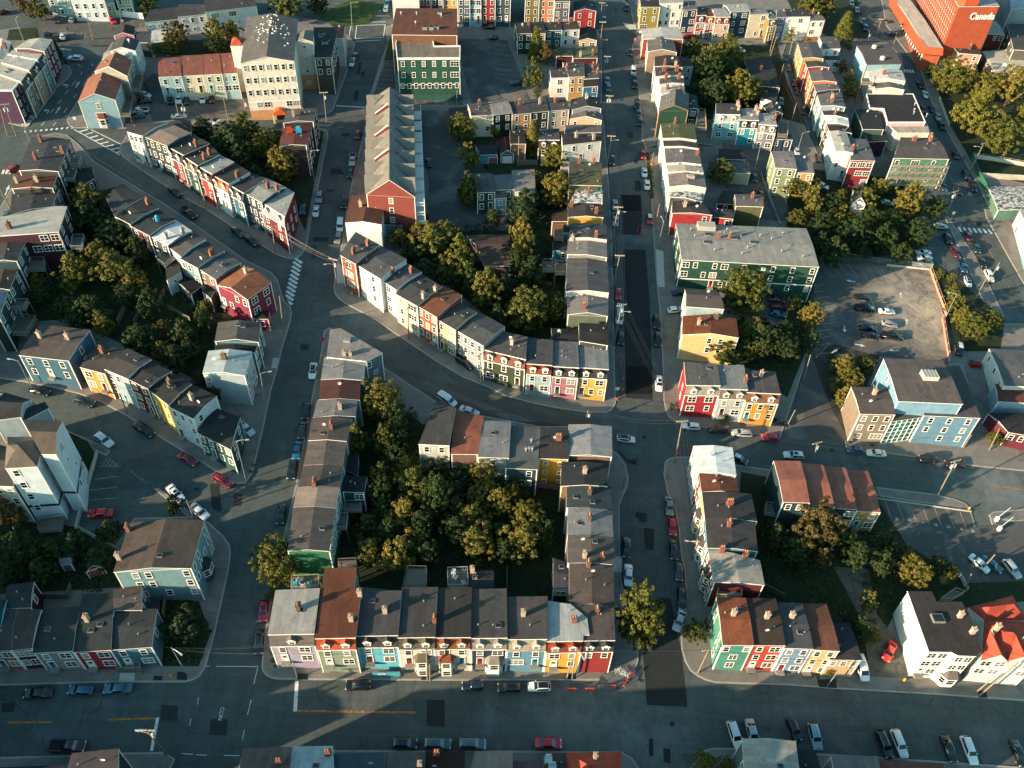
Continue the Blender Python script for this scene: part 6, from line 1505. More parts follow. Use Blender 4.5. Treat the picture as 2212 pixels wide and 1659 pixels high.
def sheet(name, pts, mat, h, kind='structure', label=None, kerb=0):
 """pts in the reading frame, laid h above the hillside; kerb = depth of the step around it"""
 P = [gp(u, v) for u, v in pts]; m = MB()
 a = sum(P[i].x * P[(i + 1) % len(P)].y - P[(i + 1) % len(P)].x * P[i].y for i in range(len(P)))
 if a < 0: P.reverse()
 top = [(p.x, p.y, gz(p.x, p.y) + h) for p in P]
 bm = bmesh.new(); vs = [bm.verts.new(p) for p in top]; f = bm.faces.new(vs); bmesh.ops.triangulate(bm, faces=[f])
 for q in bm.faces:
  if q.normal.z < 0: q.normal_flip()
 if kerb:
  for i in range(len(top)):
   a, b = top[i], top[(i + 1) % len(top)]
   k = [bm.verts.new(c) for c in ((a[0], a[1], a[2] - kerb), (b[0], b[1], b[2] - kerb), b, a)]
   q = bm.faces.new(k); q.material_index = 1
  c2 = [Vector((p[0], p[1])) for p in top]; inn = offset_poly(c2, -.28)
  for i in range(len(c2)):
   j = (i + 1) % len(c2)
   L = (c2[j] - c2[i]).length; L2 = (inn[j] - inn[i]).length
   if abs(L - L2) > 2.5: continue
   q = bm.faces.new([bm.verts.new((p.x, p.y, gz(p.x, p.y) + h + .012)) for p in (c2[i], c2[j], inn[j], inn[i])]); q.material_index = 1
   if q.normal.z < 0: q.normal_flip()
 me = bpy.data.meshes.new(name); bm.to_mesh(me); bm.free(); me.materials.append(mat); me.materials.append(KERB)
 o = link(name, me)
 if kind: o['kind'] = kind
 if label: o['label'] = label
 return o
def smooth_line(pts, k=4):
 out = []; n = len(pts)
 for i in range(n - 1):
  p0, p1, p2, p3 = [Vector(pts[max(0, min(n - 1, j))]) for j in (i - 1, i, i + 1, i + 2)]
  for s in range(k):
   t = s / k
   out.append(tuple(.5 * ((2 * p1) + (-p0 + p2) * t + (2 * p0 - 5 * p1 + 4 * p2 - p3) * t * t + (-p0 + 3 * p1 - 3 * p2 + p3) * t ** 3)))
 out.append(tuple(pts[-1])); return out
S = 1400
m = MB(); m.poly([(-S, -S, gz(-S, -S)), (S, -S, gz(S, -S)), (S, S, gz(S, S)), (-S, S, gz(-S, S))]); tag(m.build('ground', SOIL), kind='structure')
sheet('road', [(-400, -500), (2620, -500), (2620, 2100), (-400, 2100)], ASPH, .02)
def block(pts, yard=None, h=.15): 
 sheet('pavement', pts, PAVE, h, kerb=.16)
block([(0, 1636), (154, 1632), (264, 1626.6), (353, 1625), (379, 1640), (370, 1659), (330, 1900), (-200, 1900), (-200, 1640)])
block([(520, 1640), (540, 1621), (723, 1621), (1095, 1622.6), (1342, 1624), (1366, 1638), (1381, 1662), (1395, 1900), (470, 1900)])
block([(1480, 1700), (1490, 1659), (1504, 1640), (1521, 1621), (1540, 1615.7), (1584, 1617), (1763, 1628), (1906, 1636), (2212, 1658), (2400, 1670), (2400, 1900), (1470, 1900)])
block([(-200, 1486), (0, 1482), (239, 1475), (396, 1475), (416, 1471), (432, 1462), (445, 1442), (465, 1368), (495, 1230), (499, 1195), (497, 1178), (484, 1159), (451, 1129), (430, 1116), (290, 1120), (250, 1180), (165, 1134), (190, 1050), (212, 977), (228, 986), (239, 975), (220, 962), (192, 950), (151, 933), (110, 905), (60, 868), (0, 850), (-200, 810)])
block([(333, 1057), (342, 1055), (420, 1112), (410, 1120)])
block([(-200, 800), (0, 818), (55, 826), (110, 837), (170, 851), (220, 870), (275, 900), (357, 953), (440, 1002), (489, 1035), (511, 1046), (530, 1045), (545, 1024), (552.6, 997), (572, 914), (585.6, 845.6), (602, 790), (610, 753), (627, 698), (631, 675), (627, 662), (613, 650), (600, 605), (585, 588), (535, 565), (425, 488), (350, 437), (262, 385), (205, 350), (170, 312), (145, 292), (120, 288), (85, 296), (60, 330), (40, 380), (0, 450), (-200, 620)])
block([(258, 318), (258.5, 328), (266, 340), (286, 354.7), (330, 385), (398.7, 429), (445, 453), (522, 505), (597, 550.6), (614, 557), (632, 560), (645, 557), (652, 550), (663, 532.8), (677, 450), (690, 395), (709.6, 294), (708, 284), (700, 279), (640, 277), (480, 290), (410, 268), (300, 288), (275, 292)])
block([(144, 262), (150, 272), (160, 277), (275, 278), (412, 268), (495, 261), (608, 256), (701, 247.5), (714, 243), (720.6, 236.5), (726, 220), (745, 170), (762, 118), (767, 95), (760, 86), (735, 60), (690, 45), (600, 30), (330, 45), (320, 80), (242, 93), (220, 129), (196, 165), (170, 215), (150, 247)])
block([(-200, 290), (0, 262), (40, 272), (58, 275), (82, 247), (124, 190), (150, 168), (156, 155), (150, 143), (132, 138), (112, 120), (105, 85), (40, 60), (-200, 100)])
block([(720.7, 620), (722, 634), (730, 645), (745, 656), (803, 687), (872, 733.5), (940, 780), (1001, 816), (1056, 838), (1094, 856.6), (1160, 874), (1204, 882.7), (1273, 892), (1312, 892), (1322, 886), (1330, 873), (1330, 840), (1328, 808), (1325, 640), (1322, 505), (1316, 412), (1311, 350), (1305, 270), (1299, 236), (1285, 225), (1150, 226), (900, 228), (896, 232), (800, 232), (790, 270), (775, 330), (760, 395), (748, 460), (738, 530), (725, 585)])
block([(795, 222), (900, 228), (1000, 228), (1020, 225), (1090, 222), (1140, 214), (1299, 222), (1300, 215), (1300, 110), (1299, 85), (1290, 66), (1150, 60), (1000, 60), (840, 57), (832, 60), (838, 90), (820, 140), (803, 195)])
block([(565, 1440), (567, 1450), (574, 1460), (585, 1466), (602, 1469), (830, 1470), (1061, 1471), (1328, 1470), (1348, 1466), (1362, 1456), (1375, 1440), (1379, 1428), (1378, 1395), (1352, 1300), (1340, 1237), (1339, 1170), (1338, 1093), (1343, 1078), (1354.6, 1054), (1358, 1035), (1352, 1005), (1342, 991), (1332, 979), (1323, 973), (1321, 920), (1166, 922), (1104, 910), (1044, 899), (984, 885), (942, 868), (880, 828), (825, 791), (760, 740), (712, 708), (700, 715), (694, 760), (679, 832), (660, 930), (638, 1052), (612, 1162), (588, 1269), (572, 1370)])
block([(1433, 835), (1433, 862), (1438, 889), (1446, 903), (1459, 912), (1507, 922.6), (1604, 935), (1686, 946), (1689, 935), (1715, 860), (1745, 765), (1740, 680), (1760, 600), (1730, 420), (1600, 330), (1560, 320), (1478, 318), (1452, 322), (1395, 322), (1390, 310), (1393, 324), (1403, 393), (1407, 436), (1411, 505), (1416, 588), (1427, 698)])
block([(1826, 968), (1824, 952), (1790, 860), (1775, 800), (1800, 750), (2060, 760), (2075, 700), (2300, 700), (2400, 1045), (2212, 1018), (2110, 1008), (1989, 990), (1900, 978)])
block([(1395, 322), (1400, 318), (1460, 300), (1560, 320), (1640, 330), (1700, 330), (1770, 380), (1790, 380), (1780, 360), (1735, 270), (1705, 180), (1690, 120), (1700, 90), (1640, 84), (1480, 82), (1390, 78), (1375, 80), (1365, 100), (1378, 179), (1386, 270), (1386, 300), (1393, 315)])
block([(1371, 62), (1361, 16), (1352, -40), (2000, -60), (1800, 0), (1860, 70), (1905, 88), (1720, 92), (1480, 80), (1380, 70)])
block([(1720, 96), (1900, 92), (1920, 95), (1947, 121), (1958, 187), (2000, 264), (2049, 346), (2042, 395), (1930, 400), (1800, 385), (1790, 372), (1765, 290), (1735, 210), (1712, 130)])
block([(1896, -40), (1914, 55), (1989, 154), (2011, 220), (2055, 302), (2107, 390), (2140, 456), (2300, 456), (2400, -60)])
block([(2190, 470), (2126, 452), (2130, 470), (2180, 560), (2212, 615), (2400, 900), (2500, 470)])
block([(2040, 470), (2048, 468), (2110, 560), (2170, 686), (2140, 690), (2100, 600)])
block([(1436, 998), (1433, 1024), (1441, 1065), (1458, 1100), (1466, 1148), (1471, 1203), (1478, 1232), (1483, 1299), (1472, 1352), (1470, 1370), (1472, 1401), (1480, 1430), (1491, 1449), (1507, 1461), (1525, 1470), (1548, 1476), (1703, 1481), (1807, 1489), (2016, 1501), (2212, 1515), (2400, 1530), (2400, 1260), (2090, 1270), (1960, 1180), (1905, 1100), (1896, 1070), (1888, 1053), (1667, 1016), (1600, 1006), (1520, 993), (1491, 988), (1466, 987), (1447, 990)])
block([(1893, 1053), (2016, 1068), (2060, 1078), (2085, 1088), (2096, 1100), (2107, 1138), (2104, 1139), (2094, 1106), (2070, 1099), (1900, 1073)])
block([(2135, 1113), (2145, 1106), (2212, 1100), (2400, 1110), (2400, 1130), (2212, 1126), (2190, 1127), (2140, 1120)])
block([(2138, 1120), (2146, 1116), (2160, 1155), (2156, 1163), (2150, 1158)])
block([(796, 228), (800, 225), (838, 90), (850, 84), (838, 100)])
def yard(name, mat, pts, h=.17): sheet(name, pts, mat, h)
yard('grass', GRASS, [(165, 430), (250, 405), (330, 480), (420, 545), (480, 640), (560, 690), (560, 830), (500, 850), (440, 830), (330, 775), (150, 690), (20, 700), (20, 560), (100, 520)])
yard('grass', GRASS, [(380, 275), (700, 285), (660, 500), (620, 420), (500, 340)])
yard('grass', GRASS, [(850, 470), (1230, 440), (1230, 820), (1120, 740), (900, 560)])
yard('grass', GRASS, [(985, 235), (1230, 235), (1230, 450), (1130, 460), (1000, 440), (985, 340)])
yard('grass', GRASS, [(715, 840), (812, 845), (870, 895), (930, 925), (985, 960), (1230, 960), (1225, 1240), (1180, 1310), (700, 1260), (680, 1200)])
yard('lawn', GRASS2, [(590, 1235), (720, 1230), (700, 1290), (575, 1300)])
yard('grass', GRASS, [(1600, 1020), (1900, 1080), (1960, 1180), (2212, 1230), (2212, 1300), (1930, 1330), (1880, 1430), (1560, 1360), (1590, 1200)])
yard('gravel', GRAV, [(1800, 1225), (1875, 1230), (1895, 1330), (1935, 1380), (1985, 1466), (1880, 1462), (1870, 1400), (1850, 1320)], .2)
yard('grass', GRASS, [(1550, 560), (1760, 600), (1742, 690), (1740, 760), (1700, 860), (1620, 800), (1500, 740), (1600, 690)])
yard('grass', GRASS, [(1700, 360), (1920, 385), (1990, 430), (1985, 540), (1870, 560), (1760, 550), (1700, 500)])
yard('grass', GRASS, [(1490, 95), (1680, 100), (1700, 180), (1740, 270), (1660, 250), (1520, 260), (1480, 200)])
yard('grass', GRASS, [(1770, 800), (1800, 755), (1900, 760), (1870, 830), (1830, 900), (1790, 890)])
yard('grass', GRASS2, [(1805, 900), (1830, 870), (1840, 960), (1822, 950)])
yard('grass', GRASS, [(2010, 560), (2060, 600), (2170, 690), (2160, 760), (2070, 760), (2045, 690)])
yard('grass', GRASS, [(-100, 1080), (160, 1140), (250, 1190), (260, 1270), (-100, 1290)])
yard('grass', GRASS, [(150, 935), (190, 955), (205, 980), (170, 1080), (160, 1020)], .18)
yard('grass', GRASS, [(345, 1290), (430, 1300), (455, 1370), (430, 1440), (350, 1440)])
yard('grass', GRASS, [(2010, 130), (2300, 150), (2300, 420), (2110, 370), (2040, 250)])
yard('grass', GRASS, [(1700, 0), (1850, 0), (1880, 85), (1790, 80), (1720, 40)])
yard('grass', GRASS2, [(760, 0), (830, 10), (800, 50), (720, 60), (690, 30)])
yard('grass', GRASS2, [(840, 85), (850, 85), (860, 130), (830, 135)])
yard('grass', GRASS, [(20, 65), (80, 60), (88, 88), (15, 88)])
yard('grass', GRASS, [(320, 90), (520, 85), (500, 120), (340, 120)])
yard('soil', SOIL, [(1395, 330), (1402, 330), (1412, 430), (1404, 430)])
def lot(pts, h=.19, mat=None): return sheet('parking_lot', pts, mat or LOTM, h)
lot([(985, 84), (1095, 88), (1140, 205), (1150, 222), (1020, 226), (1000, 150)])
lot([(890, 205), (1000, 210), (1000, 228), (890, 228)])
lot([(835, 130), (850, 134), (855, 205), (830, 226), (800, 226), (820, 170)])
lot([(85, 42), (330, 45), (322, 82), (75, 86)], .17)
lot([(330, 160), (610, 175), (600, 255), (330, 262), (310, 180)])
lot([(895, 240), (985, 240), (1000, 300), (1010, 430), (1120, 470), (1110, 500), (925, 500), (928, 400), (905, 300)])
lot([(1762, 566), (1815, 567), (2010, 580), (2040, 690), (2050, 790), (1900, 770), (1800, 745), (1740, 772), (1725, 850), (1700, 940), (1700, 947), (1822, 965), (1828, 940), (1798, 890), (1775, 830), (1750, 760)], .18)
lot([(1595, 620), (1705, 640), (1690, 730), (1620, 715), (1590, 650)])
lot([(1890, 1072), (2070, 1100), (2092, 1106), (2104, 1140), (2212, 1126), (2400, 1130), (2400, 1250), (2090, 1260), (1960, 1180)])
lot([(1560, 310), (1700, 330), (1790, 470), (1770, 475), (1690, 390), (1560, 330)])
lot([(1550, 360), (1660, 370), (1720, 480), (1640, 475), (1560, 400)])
sheet('parking_lot', [(228, 990), (240, 978), (300, 1000), (440, 1100), (440, 1122), (290, 1120), (250, 1175), (168, 1132), (190, 1050)], ASPH, .03)
def patch(t, pts, mat=None, h=.03):
 r = random.Random(str(pts)); o = []
 for a, b in zip(pts, pts[1:] + pts[:1]):
  k = max(1, int(math.dist(a, b) / 14)); o += [tv(t, a[0] + (b[0] - a[0]) * i / k + r.uniform(-1.6, 1.6), a[1] + (b[1] - a[1]) * i / k + r.uniform(-1.6, 1.6)) for i in range(k)]
 sheet('asphalt_patch', o, mat or ASPM, h)
for t, pts, mt in [('c3', [(1070, 760), (1200, 320), (1290, 325), (1320, 500), (1375, 760), (1390, 900), (1420, 1178), (1100, 1165)], ASPD), ('c1', [(900, 95), (1055, 95), (1060, 230), (1055, 410), (905, 405)], ASPD),
                   ('c1', [(915, 520), (1090, 525), (1120, 900), (1145, 1659), (935, 1659), (920, 900)], ASPD), ('c2', [(935, 0), (1145, 0), (1145, 270), (935, 248)], ASPD), ('c0', [(1005, 1418), (1050, 1420), (1055, 1505), (1008, 1503)], ASPD),
                   ('c0', [(945, 1035), (990, 1037), (995, 1085), (950, 1083)], ASPM), ('c0', [(890, 1530), (1050, 1535), (1060, 1659), (885, 1659)], ASPD), ('c2', [(1075, 1272), (1160, 1285), (1153, 1450), (1085, 1440)], ASPD),
                   ('c2', [(1010, 1150), (1100, 1158), (1100, 1228), (1040, 1225), (1035, 1195), (1010, 1190)], ASPD), ('b3', [(1362, 1122), (1502, 1124), (1505, 1335), (1362, 1330)], ASPD), ('c3', [(1115, 1427), (1150, 1428), (1152, 1565), (1118, 1567)], ASPD),
                   ('c3', [(1228, 1503), (1285, 1508), (1288, 1620), (1232, 1615)], ASPD), ('a2', [(1650, 925), (1725, 925), (1742, 1130), (1725, 1152), (1665, 1118)], ASPD), ('a2', [(1842, 1000), (1905, 1003), (1897, 1102), (1835, 1098)], ASPD),
                   ('a3', [(1270, 1162), (1398, 1168), (1390, 1290), (1262, 1283)], ASPM), ('a3', [(1655, 1272), (1792, 1275), (1778, 1405), (1640, 1398)], ASPM), ('b1', [(470, 428), (590, 428), (588, 462), (470, 460)], ASPD),
                   ('b1', [(475, 492), (495, 492), (490, 590), (450, 600)], ASPM), ('b1', [(370, 1265), (440, 1270), (430, 1315), (365, 1312)], ASPM), ('b0', [(610, 1325), (680, 1325), (680, 1350), (715, 1352), (712, 1372), (610, 1370)], ASPD),
                   ('b0', [(690, 1050), (758, 1045), (760, 1070), (690, 1072)], ASPD), ('b0', [(848, 562), (880, 562), (870, 602), (845, 600)], ASPD), ('b0', [(800, 710), (832, 712), (815, 795), (782, 795)], ASPD), ('b0', [(830, 490), (855, 492), (832, 590), (808, 588)], ASPM),
                   ('b0', [(572, 1485), (640, 1490), (628, 1510), (575, 1508)], ASPM), ('a0', [(545, 345), (628, 345), (625, 358), (545, 358)], ASPM), ('a0', [(722, 355), (868, 352), (866, 368), (722, 370)], ASPM), ('c2', [(835, 652), (900, 680), (945, 735), (1020, 735), (1020, 780), (950, 765), (900, 700)], ASPD),
                   ('c3', [(1042, 958), (1075, 960), (1074, 984), (1042, 982)], ASPM), ('d1', [(1835, 305), (1878, 310), (1885, 340), (1840, 337)], ASPD), ('a3', [(15, 1150), (120, 1145), (110, 1215), (10, 1220)], ASPM), ('c0', [(890, 775), (920, 775), (918, 790), (890, 790)], ASPM), ('c0', [(998, 1255), (1028, 1256), (1030, 1287), (1000, 1285)], ASPD)]:
 patch(t, pts, mt)
for t, pts in [('a3', [(1210, 935), (1282, 940), (1275, 975), (1205, 972)]), ('a3', [(1395, 905), (1470, 910), (1470, 972), (1390, 968)]), ('b3', [(345, 918), (430, 922), (430, 970), (350, 968)]), ('b3', [(1318, 938), (1390, 940), (1390, 970), (1318, 970)]), ('c3', [(475, 925), (543, 925), (543, 965), (478, 965)]), ('d3', [(585, 965), (735, 962), (738, 1035), (600, 1025)]), ('d3', [(1845, 1052), (1910, 1052), (1925, 1110), (1855, 1108)])]:
 sheet('asphalt_patch', [tv(t, *p) for p in pts], ASPD, .165)
LSLAB = ground_mat('new_slab', '#aaa8a2', .1, .6, None, .2)
for t, pts in [('a3', [(945, 915), (1062, 915), (1058, 985), (938, 985)]), ('b3', [(1080, 905), (1150, 905), (1147, 976), (1080, 975)]), ('b1', [(155, 1378), (202, 1378), (186, 1460), (140, 1458)]), ('c3', [(850, 0), (905, 0), (905, 125), (830, 122)]), ('b1', [(660, 615), (720, 690), (722, 790), (655, 790)]),
               ('c1', [(1170, 520), (1230, 540), (1240, 820), (1185, 820)]), ('a0', [(225, 885), (310, 885), (275, 935), (200, 930)]), ('a0', [(180, 950), (255, 950), (225, 995), (165, 995)]), ('c0', [(905, 180), (1010, 200), (1020, 235), (960, 235)])]:
 sheet('pavement_slab', [tv(t, *p) for p in pts], LSLAB, .166)
MH = mottled('iron_cover', '#26282a', .6, .2, 4, metal=.4); mb = MB(); mb.tube((0, 0, 0), (0, 0, .012), .38, .38, 16); COVER = mb.mesh('manhole_cover', [MH])
for i, (t, x, y, l) in enumerate([('c3', 1300, 1312, 'round manhole cover in the bottom crossroads'), ('b1', 405, 1290, 'manhole cover in the left street beside the wedge building'), ('a2', 1545, 965, 'manhole cover near the dark red corner car'), ('c0', 905, 540, 'manhole cover in the upper main street'), ('b2', 1240, 60, 'manhole cover in the bend street'), ('a3', 1330, 1225, 'manhole cover inside the square patch at the bottom left'), ('d2', 700, 660, 'manhole cover in the blue office street'), ('c2', 1080, 560, 'manhole cover in the middle crossroads')]):
 p = gp(*tv(t, x, y), .05); o = link('manhole_cover', COVER, None, p); o.rotation_euler = (math.atan(SY), 0, 0); o.scale = (1.2, 1.2, 1); tag(o, l, 'manhole cover')
# painted markings
def stripe(mb, a, b, w, h):
 A, B = gp(*a), gp(*b); d = (B - A).normalized(); s = Vector((-d.y, d.x, 0)) * w / 2
 for q in [(A - s, B - s, B + s, A + s)]: mb.poly([(p.x, p.y, gz(p.x, p.y) + h) for p in q])
def lines(name, mat, segs, w=.12, h=.045, t='V'):
 mb = MB()
 for s in segs: stripe(mb, tv(t, s[0], s[1]), tv(t, s[2], s[3]), w, h)
 tag(mb.build(name, mat), kind='structure')
mb = MB()
for i in range(11):
 k = i / 10; cx = 350 - 77 * k; cy = 610 + 325 * k
 if i > 6: cx = 350 - 77 * k
 c = tv('b1', cx, cy)
 stripe(mb, tv('b1', cx - 28, cy - 22), tv('b1', cx + 32, cy + 20), .75, .045)
tag(mb.build('zebra_crossing', WHITP), kind='structure')
mb = MB()
for i in range(10): stripe(mb, tv('a0', 198 + i * 40.5, 1050 - i * 3.5 - 8), tv('a0', 183 + i * 41.5 + 20, 1012 - i * 3.5 + 16), .62, .045)
tag(mb.build('zebra_crossing', WHITP), kind='structure')
mb = MB()
for i in range(8): stripe(mb, tv('d1', 1700 + i * 38, 347 + i * 2.5), tv('d1', 1718 + i * 40, 384 + i * 2.5), .85, .045)
tag(mb.build('zebra_crossing', WHITP), kind='structure')
mb = MB()
for i in range(5): stripe(mb, tv('d0', 1250 + i * 21, 543 + i * 1.5), tv('d0', 1262 + i * 21, 568 + i * 1.5), .6, .045)
tag(mb.build('zebra_crossing', WHITP), kind='structure')
lines('road_marking', WHITP, [(583, 1018, 942, 1218), (715, 1018, 978, 1148)], .28, t='a0')
lines('road_marking', WHITP, [(620 + i * 42, 1038 + i * 23, 690 + i * 41, 1018 + i * 24) for i in range(8)] + [(0, 1336, 90, 1336)][:0], .5, t='a0')
lines('road_marking', WHITP, [(20 + i * 28, 1368, 32 + i * 28, 1335) for i in range(3)], .6, t='a0')
lines('road_marking', WHITP, [(455, 815, 483, 783), (515, 738, 540, 708), (568, 668, 592, 640), (635, 588, 648, 565), (612, 505, 636, 525), (716, 498, 735, 525), (400, 885, 425, 855), (500, 885, 528, 848), (575, 772, 602, 742), (655, 675, 672, 648), (325, 990, 353, 955), (415, 990, 440, 962), (632, 450, 668, 465)], .16, t='a0')
lines('centre_line', YELL, [(565, 1122, 820, 1285), (590, 1132, 1200, 1522)], .14, t='a0')
lines('centre_line', YELL, [(340, 1205, 1275, 1219), (340, 1214, 1275, 1228)], .13, t='b3')
lines('centre_line', YELL, [(60, 1296, 420, 1296), (60, 1306, 400, 1302), (850, 1275, 1225, 1265), (850, 1283, 1225, 1273)], .13, t='a3')
lines('stop_line', WHITP, [(342, 975, 328, 1215)], .62, t='b3')
lines('stop_line', WHITP, [(1240, 1262, 1190, 1525)], .5, t='a3')
lines('stop_line', WHITP, [(650, 832, 890, 845)], .4, t='b0')
lines('road_marking', WHITP, [(865, 126, 1070, 126), (850, 178, 1040, 172), (812, 202, 800, 305), (800, 305, 1022, 293), (1035, 195, 1022, 293), (812, 202, 1035, 193), (765, 205, 750, 310), (1090, 195, 1075, 290), (805, 325, 1000, 316), (948, 38, 932, 120)], .25, t='b0')
lines('road_marking', WHITP, [(1430, 1545, 1515, 1552), (1540, 1555, 1625, 1558), (1760, 1560, 1880, 1563), (1560, 1105, 1552, 1160), (1500, 1270, 1490, 1330), (1620, 858, 1650, 859), (1700, 860, 2030, 862), (2025, 870, 1995, 1000), (1975, 1120, 1945, 1240), (1920, 1360, 1905, 1440)], .1, t='a3')
lines('centre_line', YELL, [(1805, 283, 1835, 335), (1865, 400, 1990, 625), (2085, 800, 2130, 885)], .16, t='d1')
lines('centre_line', YELL, [(930, 20, 1080, 260), (1090, 290, 1115, 330), (1615, 1350, 1672, 1480), (1290, 650, 1345, 750)], .16, t='d0')
lines('road_marking', WHITP, [(1925, 255, 1990, 355), (2110, 560, 2212, 750)], .14, t='d1')
lines('centre_line', YELL, [(1775, 945, 1810, 955), (1955, 935, 2212, 975)], .14, t='d2')
L1 = [(608, 630, 685, 712), (678, 630, 762, 725), (752, 638, 830, 727), (825, 647, 905, 740), (898, 655, 973, 742), (968, 660, 1050, 755), (1050, 672, 1125, 757), (1095, 672, 1125, 757), (1165, 680, 1195, 752), (1240, 685, 1278, 772), (1372, 700, 1345, 785), (1340, 800, 1470, 757), (1435, 712, 1340, 800)]
L1 += [(1345, 790 + i * 0 + y, 1515 + k, 786 + y - 8) for i, (y, k) in enumerate([(0, 0), (60, 10), (105, 10), (150, 30), (240, 50), (295, 60)])] + [(1390, 1140, 1530, 1125), (1400, 1190, 1485, 1180), (1405, 1242, 1490, 1232), (1425, 1290, 1525, 1305), (1425, 1343, 1585, 1362), (1390, 985, 1530, 978)]
L1 += [(560, 865 - 0, 655, 850), (560, 915, 672, 898), (590, 962, 692, 948), (600, 1015, 705, 995), (605, 1065, 718, 1048), (600, 1120, 715, 1100), (560, 1172, 705, 1155), (580, 1222, 700, 1207), (560, 808, 640, 800), (575, 1380, 690, 1260), (575, 1375, 600, 1280), (590, 1280, 690, 1260)]
L1 += [(845, 825, 1135, 862), (865, 918, 1175, 955), (880, 1018, 1180, 1058), (890, 1068, 1080, 1095), (920, 1225, 1255, 1262), (850, 855, 1165, 910), (1000, 845, 1080, 1235), (1075, 1140, 1225, 1160)]
L1 += [(750, 1365, 850, 1338), (850, 1338, 925, 1395), (750, 1365, 900, 1375), (780, 1350, 800, 1368), (830, 1345, 850, 1370)]
lines('parking_lines', TANP, L1, .13, .2, 'd1')
lines('parking_lines', TANP, [(1118, 1065, 1167, 1203), (1212, 1080, 1268, 1220), (1320, 1120, 1365, 1232), (1410, 1108, 1468, 1250), (1505, 1120, 1563, 1265), (1605, 1133, 1668, 1283), (1705, 1148, 1762, 1300)], .12, .205, 'd2')
lines('parking_lines', TANP, [(1890, 315 + i * 38, 2000 + i * 13, 313 + i * 42) for i in range(9)] + [(2020, 715, 2145, 670), (2022, 745, 2155, 698), (2030, 775, 2165, 730), (2130, 650, 2170, 760)] + [(1690, 445 + i * 60, 1720, 500 + i * 60) for i in range(0)], .12, .205, 'b0')
lines('parking_lines', TANP, [(1000, 480 + i * 38, 1110, 483 + i * 38) for i in range(6)] + [(1265, 762, 1285, 832), (1340, 762, 1365, 832), (1425, 762, 1442, 835), (1515, 768, 1530, 835)], .12, .205, 'b0')
lines('parking_lines', TANP, [(735, 795, 920, 868 - 5)][:0] + [(745, 892, 928, 868), (715, 976, 925, 952), (695, 1055, 915, 1038), (765, 792, 932, 792), (850, 720, 932, 790), (845, 725, 800, 790), (868, 738, 828, 790), (890, 755, 852, 790), (912, 773, 880, 790)], .12, .05, 'a2')
lines('parking_lines', TANP, [(712, 195, 742, 150), (640, 308, 640, 260), (665, 308, 675, 258), (725, 305, 735, 258), (1028, 195, 1050, 165), (600, 305, 615, 268), (462, 190, 490, 148), (790, 170, 815, 150), (1095, 215, 1115, 190)], .12, .2, 'a0')
def ground_text(name, txt, t, x, y, dx, dy, size, mat, h=.05):
 """letters laid on the road: (x, y) start, reading towards (dx, dy)"""
 A = gp(*tv(t, x, y)); B = gp(*tv(t, x + dx, y + dy)); d = (B - A).normalized()
 o = link(name, text_mesh(txt, size, mat))
 n = GN; yv = n.cross(d).normalized()
 o.matrix_world = Matrix.Translation(A + Vector((0, 0, h))) @ Matrix((d, yv, n)).transposed().to_4x4()
 o['kind'] = 'structure'; return o
ground_text('road_lettering', 'CON', 'a3', 1735, 1180, -18, 80, .95, WHITP)
ground_text('road_lettering', 'PRIVATE  PARKING', 'a2', 1160, 915, -160, -120, .55, TANP)
for i, (x, y) in enumerate([(1200, 1212), (1303, 1229), (1402, 1243), (1502, 1258), (1603, 1276), (1703, 1292), (1795, 1308)]): ground_text('bay_number', str(25 + i), 'd2', x, y, 30, 5, .85, WHITP, .215)
for i, (x, y) in enumerate([(1625, 1518), (1720, 1530), (1430, 1485), (1325, 1475)]): ground_text('bay_number', ['51', '61', '31', '22'][i], 'd2', x, y, 30, 4, .7, TANP, .215)
for i, (x, y) in enumerate([(648, 712), (722, 722), (790, 728), (862, 732), (935, 740), (1010, 748), (1085, 755), (1165, 765), (1305, 770)]): ground_text('bay_number', str(1 + i), 'd1', x, y, 30, 5, .55, TANP, .205)
def arrow(t, x, y, dx, dy, L, mat=WHITP, h=.2, bend=0):
 A = gp(*tv(t, x, y)); B = gp(*tv(t, x + dx, y + dy)); d = (B - A); d.z = 0; d.normalize(); s = Vector((-d.y, d.x, 0)); A = Vector((A.x, A.y, 0)); mb = MB()
 def P(a, b): p = A + d * a + s * b; return (p.x, p.y, gz(p.x, p.y) + h)
 if bend:
  mb.poly([P(0, -.12), P(L * .6, -.12), P(L * .6, .12), P(0, .12)]); mb.poly([P(L * .45, .12 * bend), P(L * .6, .12 * bend), P(L * .6, bend * .9), P(L * .45, bend * .9)]); mb.poly([P(L * .3, bend * .9), P(L * .75, bend * .9), P(L * .52, bend * 1.7)])
 else:
  mb.poly([P(0, -.15), P(L * .6, -.15), P(L * .6, .15), P(0, .15)]); mb.poly([P(L * .55, -.5), P(L, 0), P(L * .55, .5)])
 tag(mb.build('arrow_marking', mat), kind='structure')
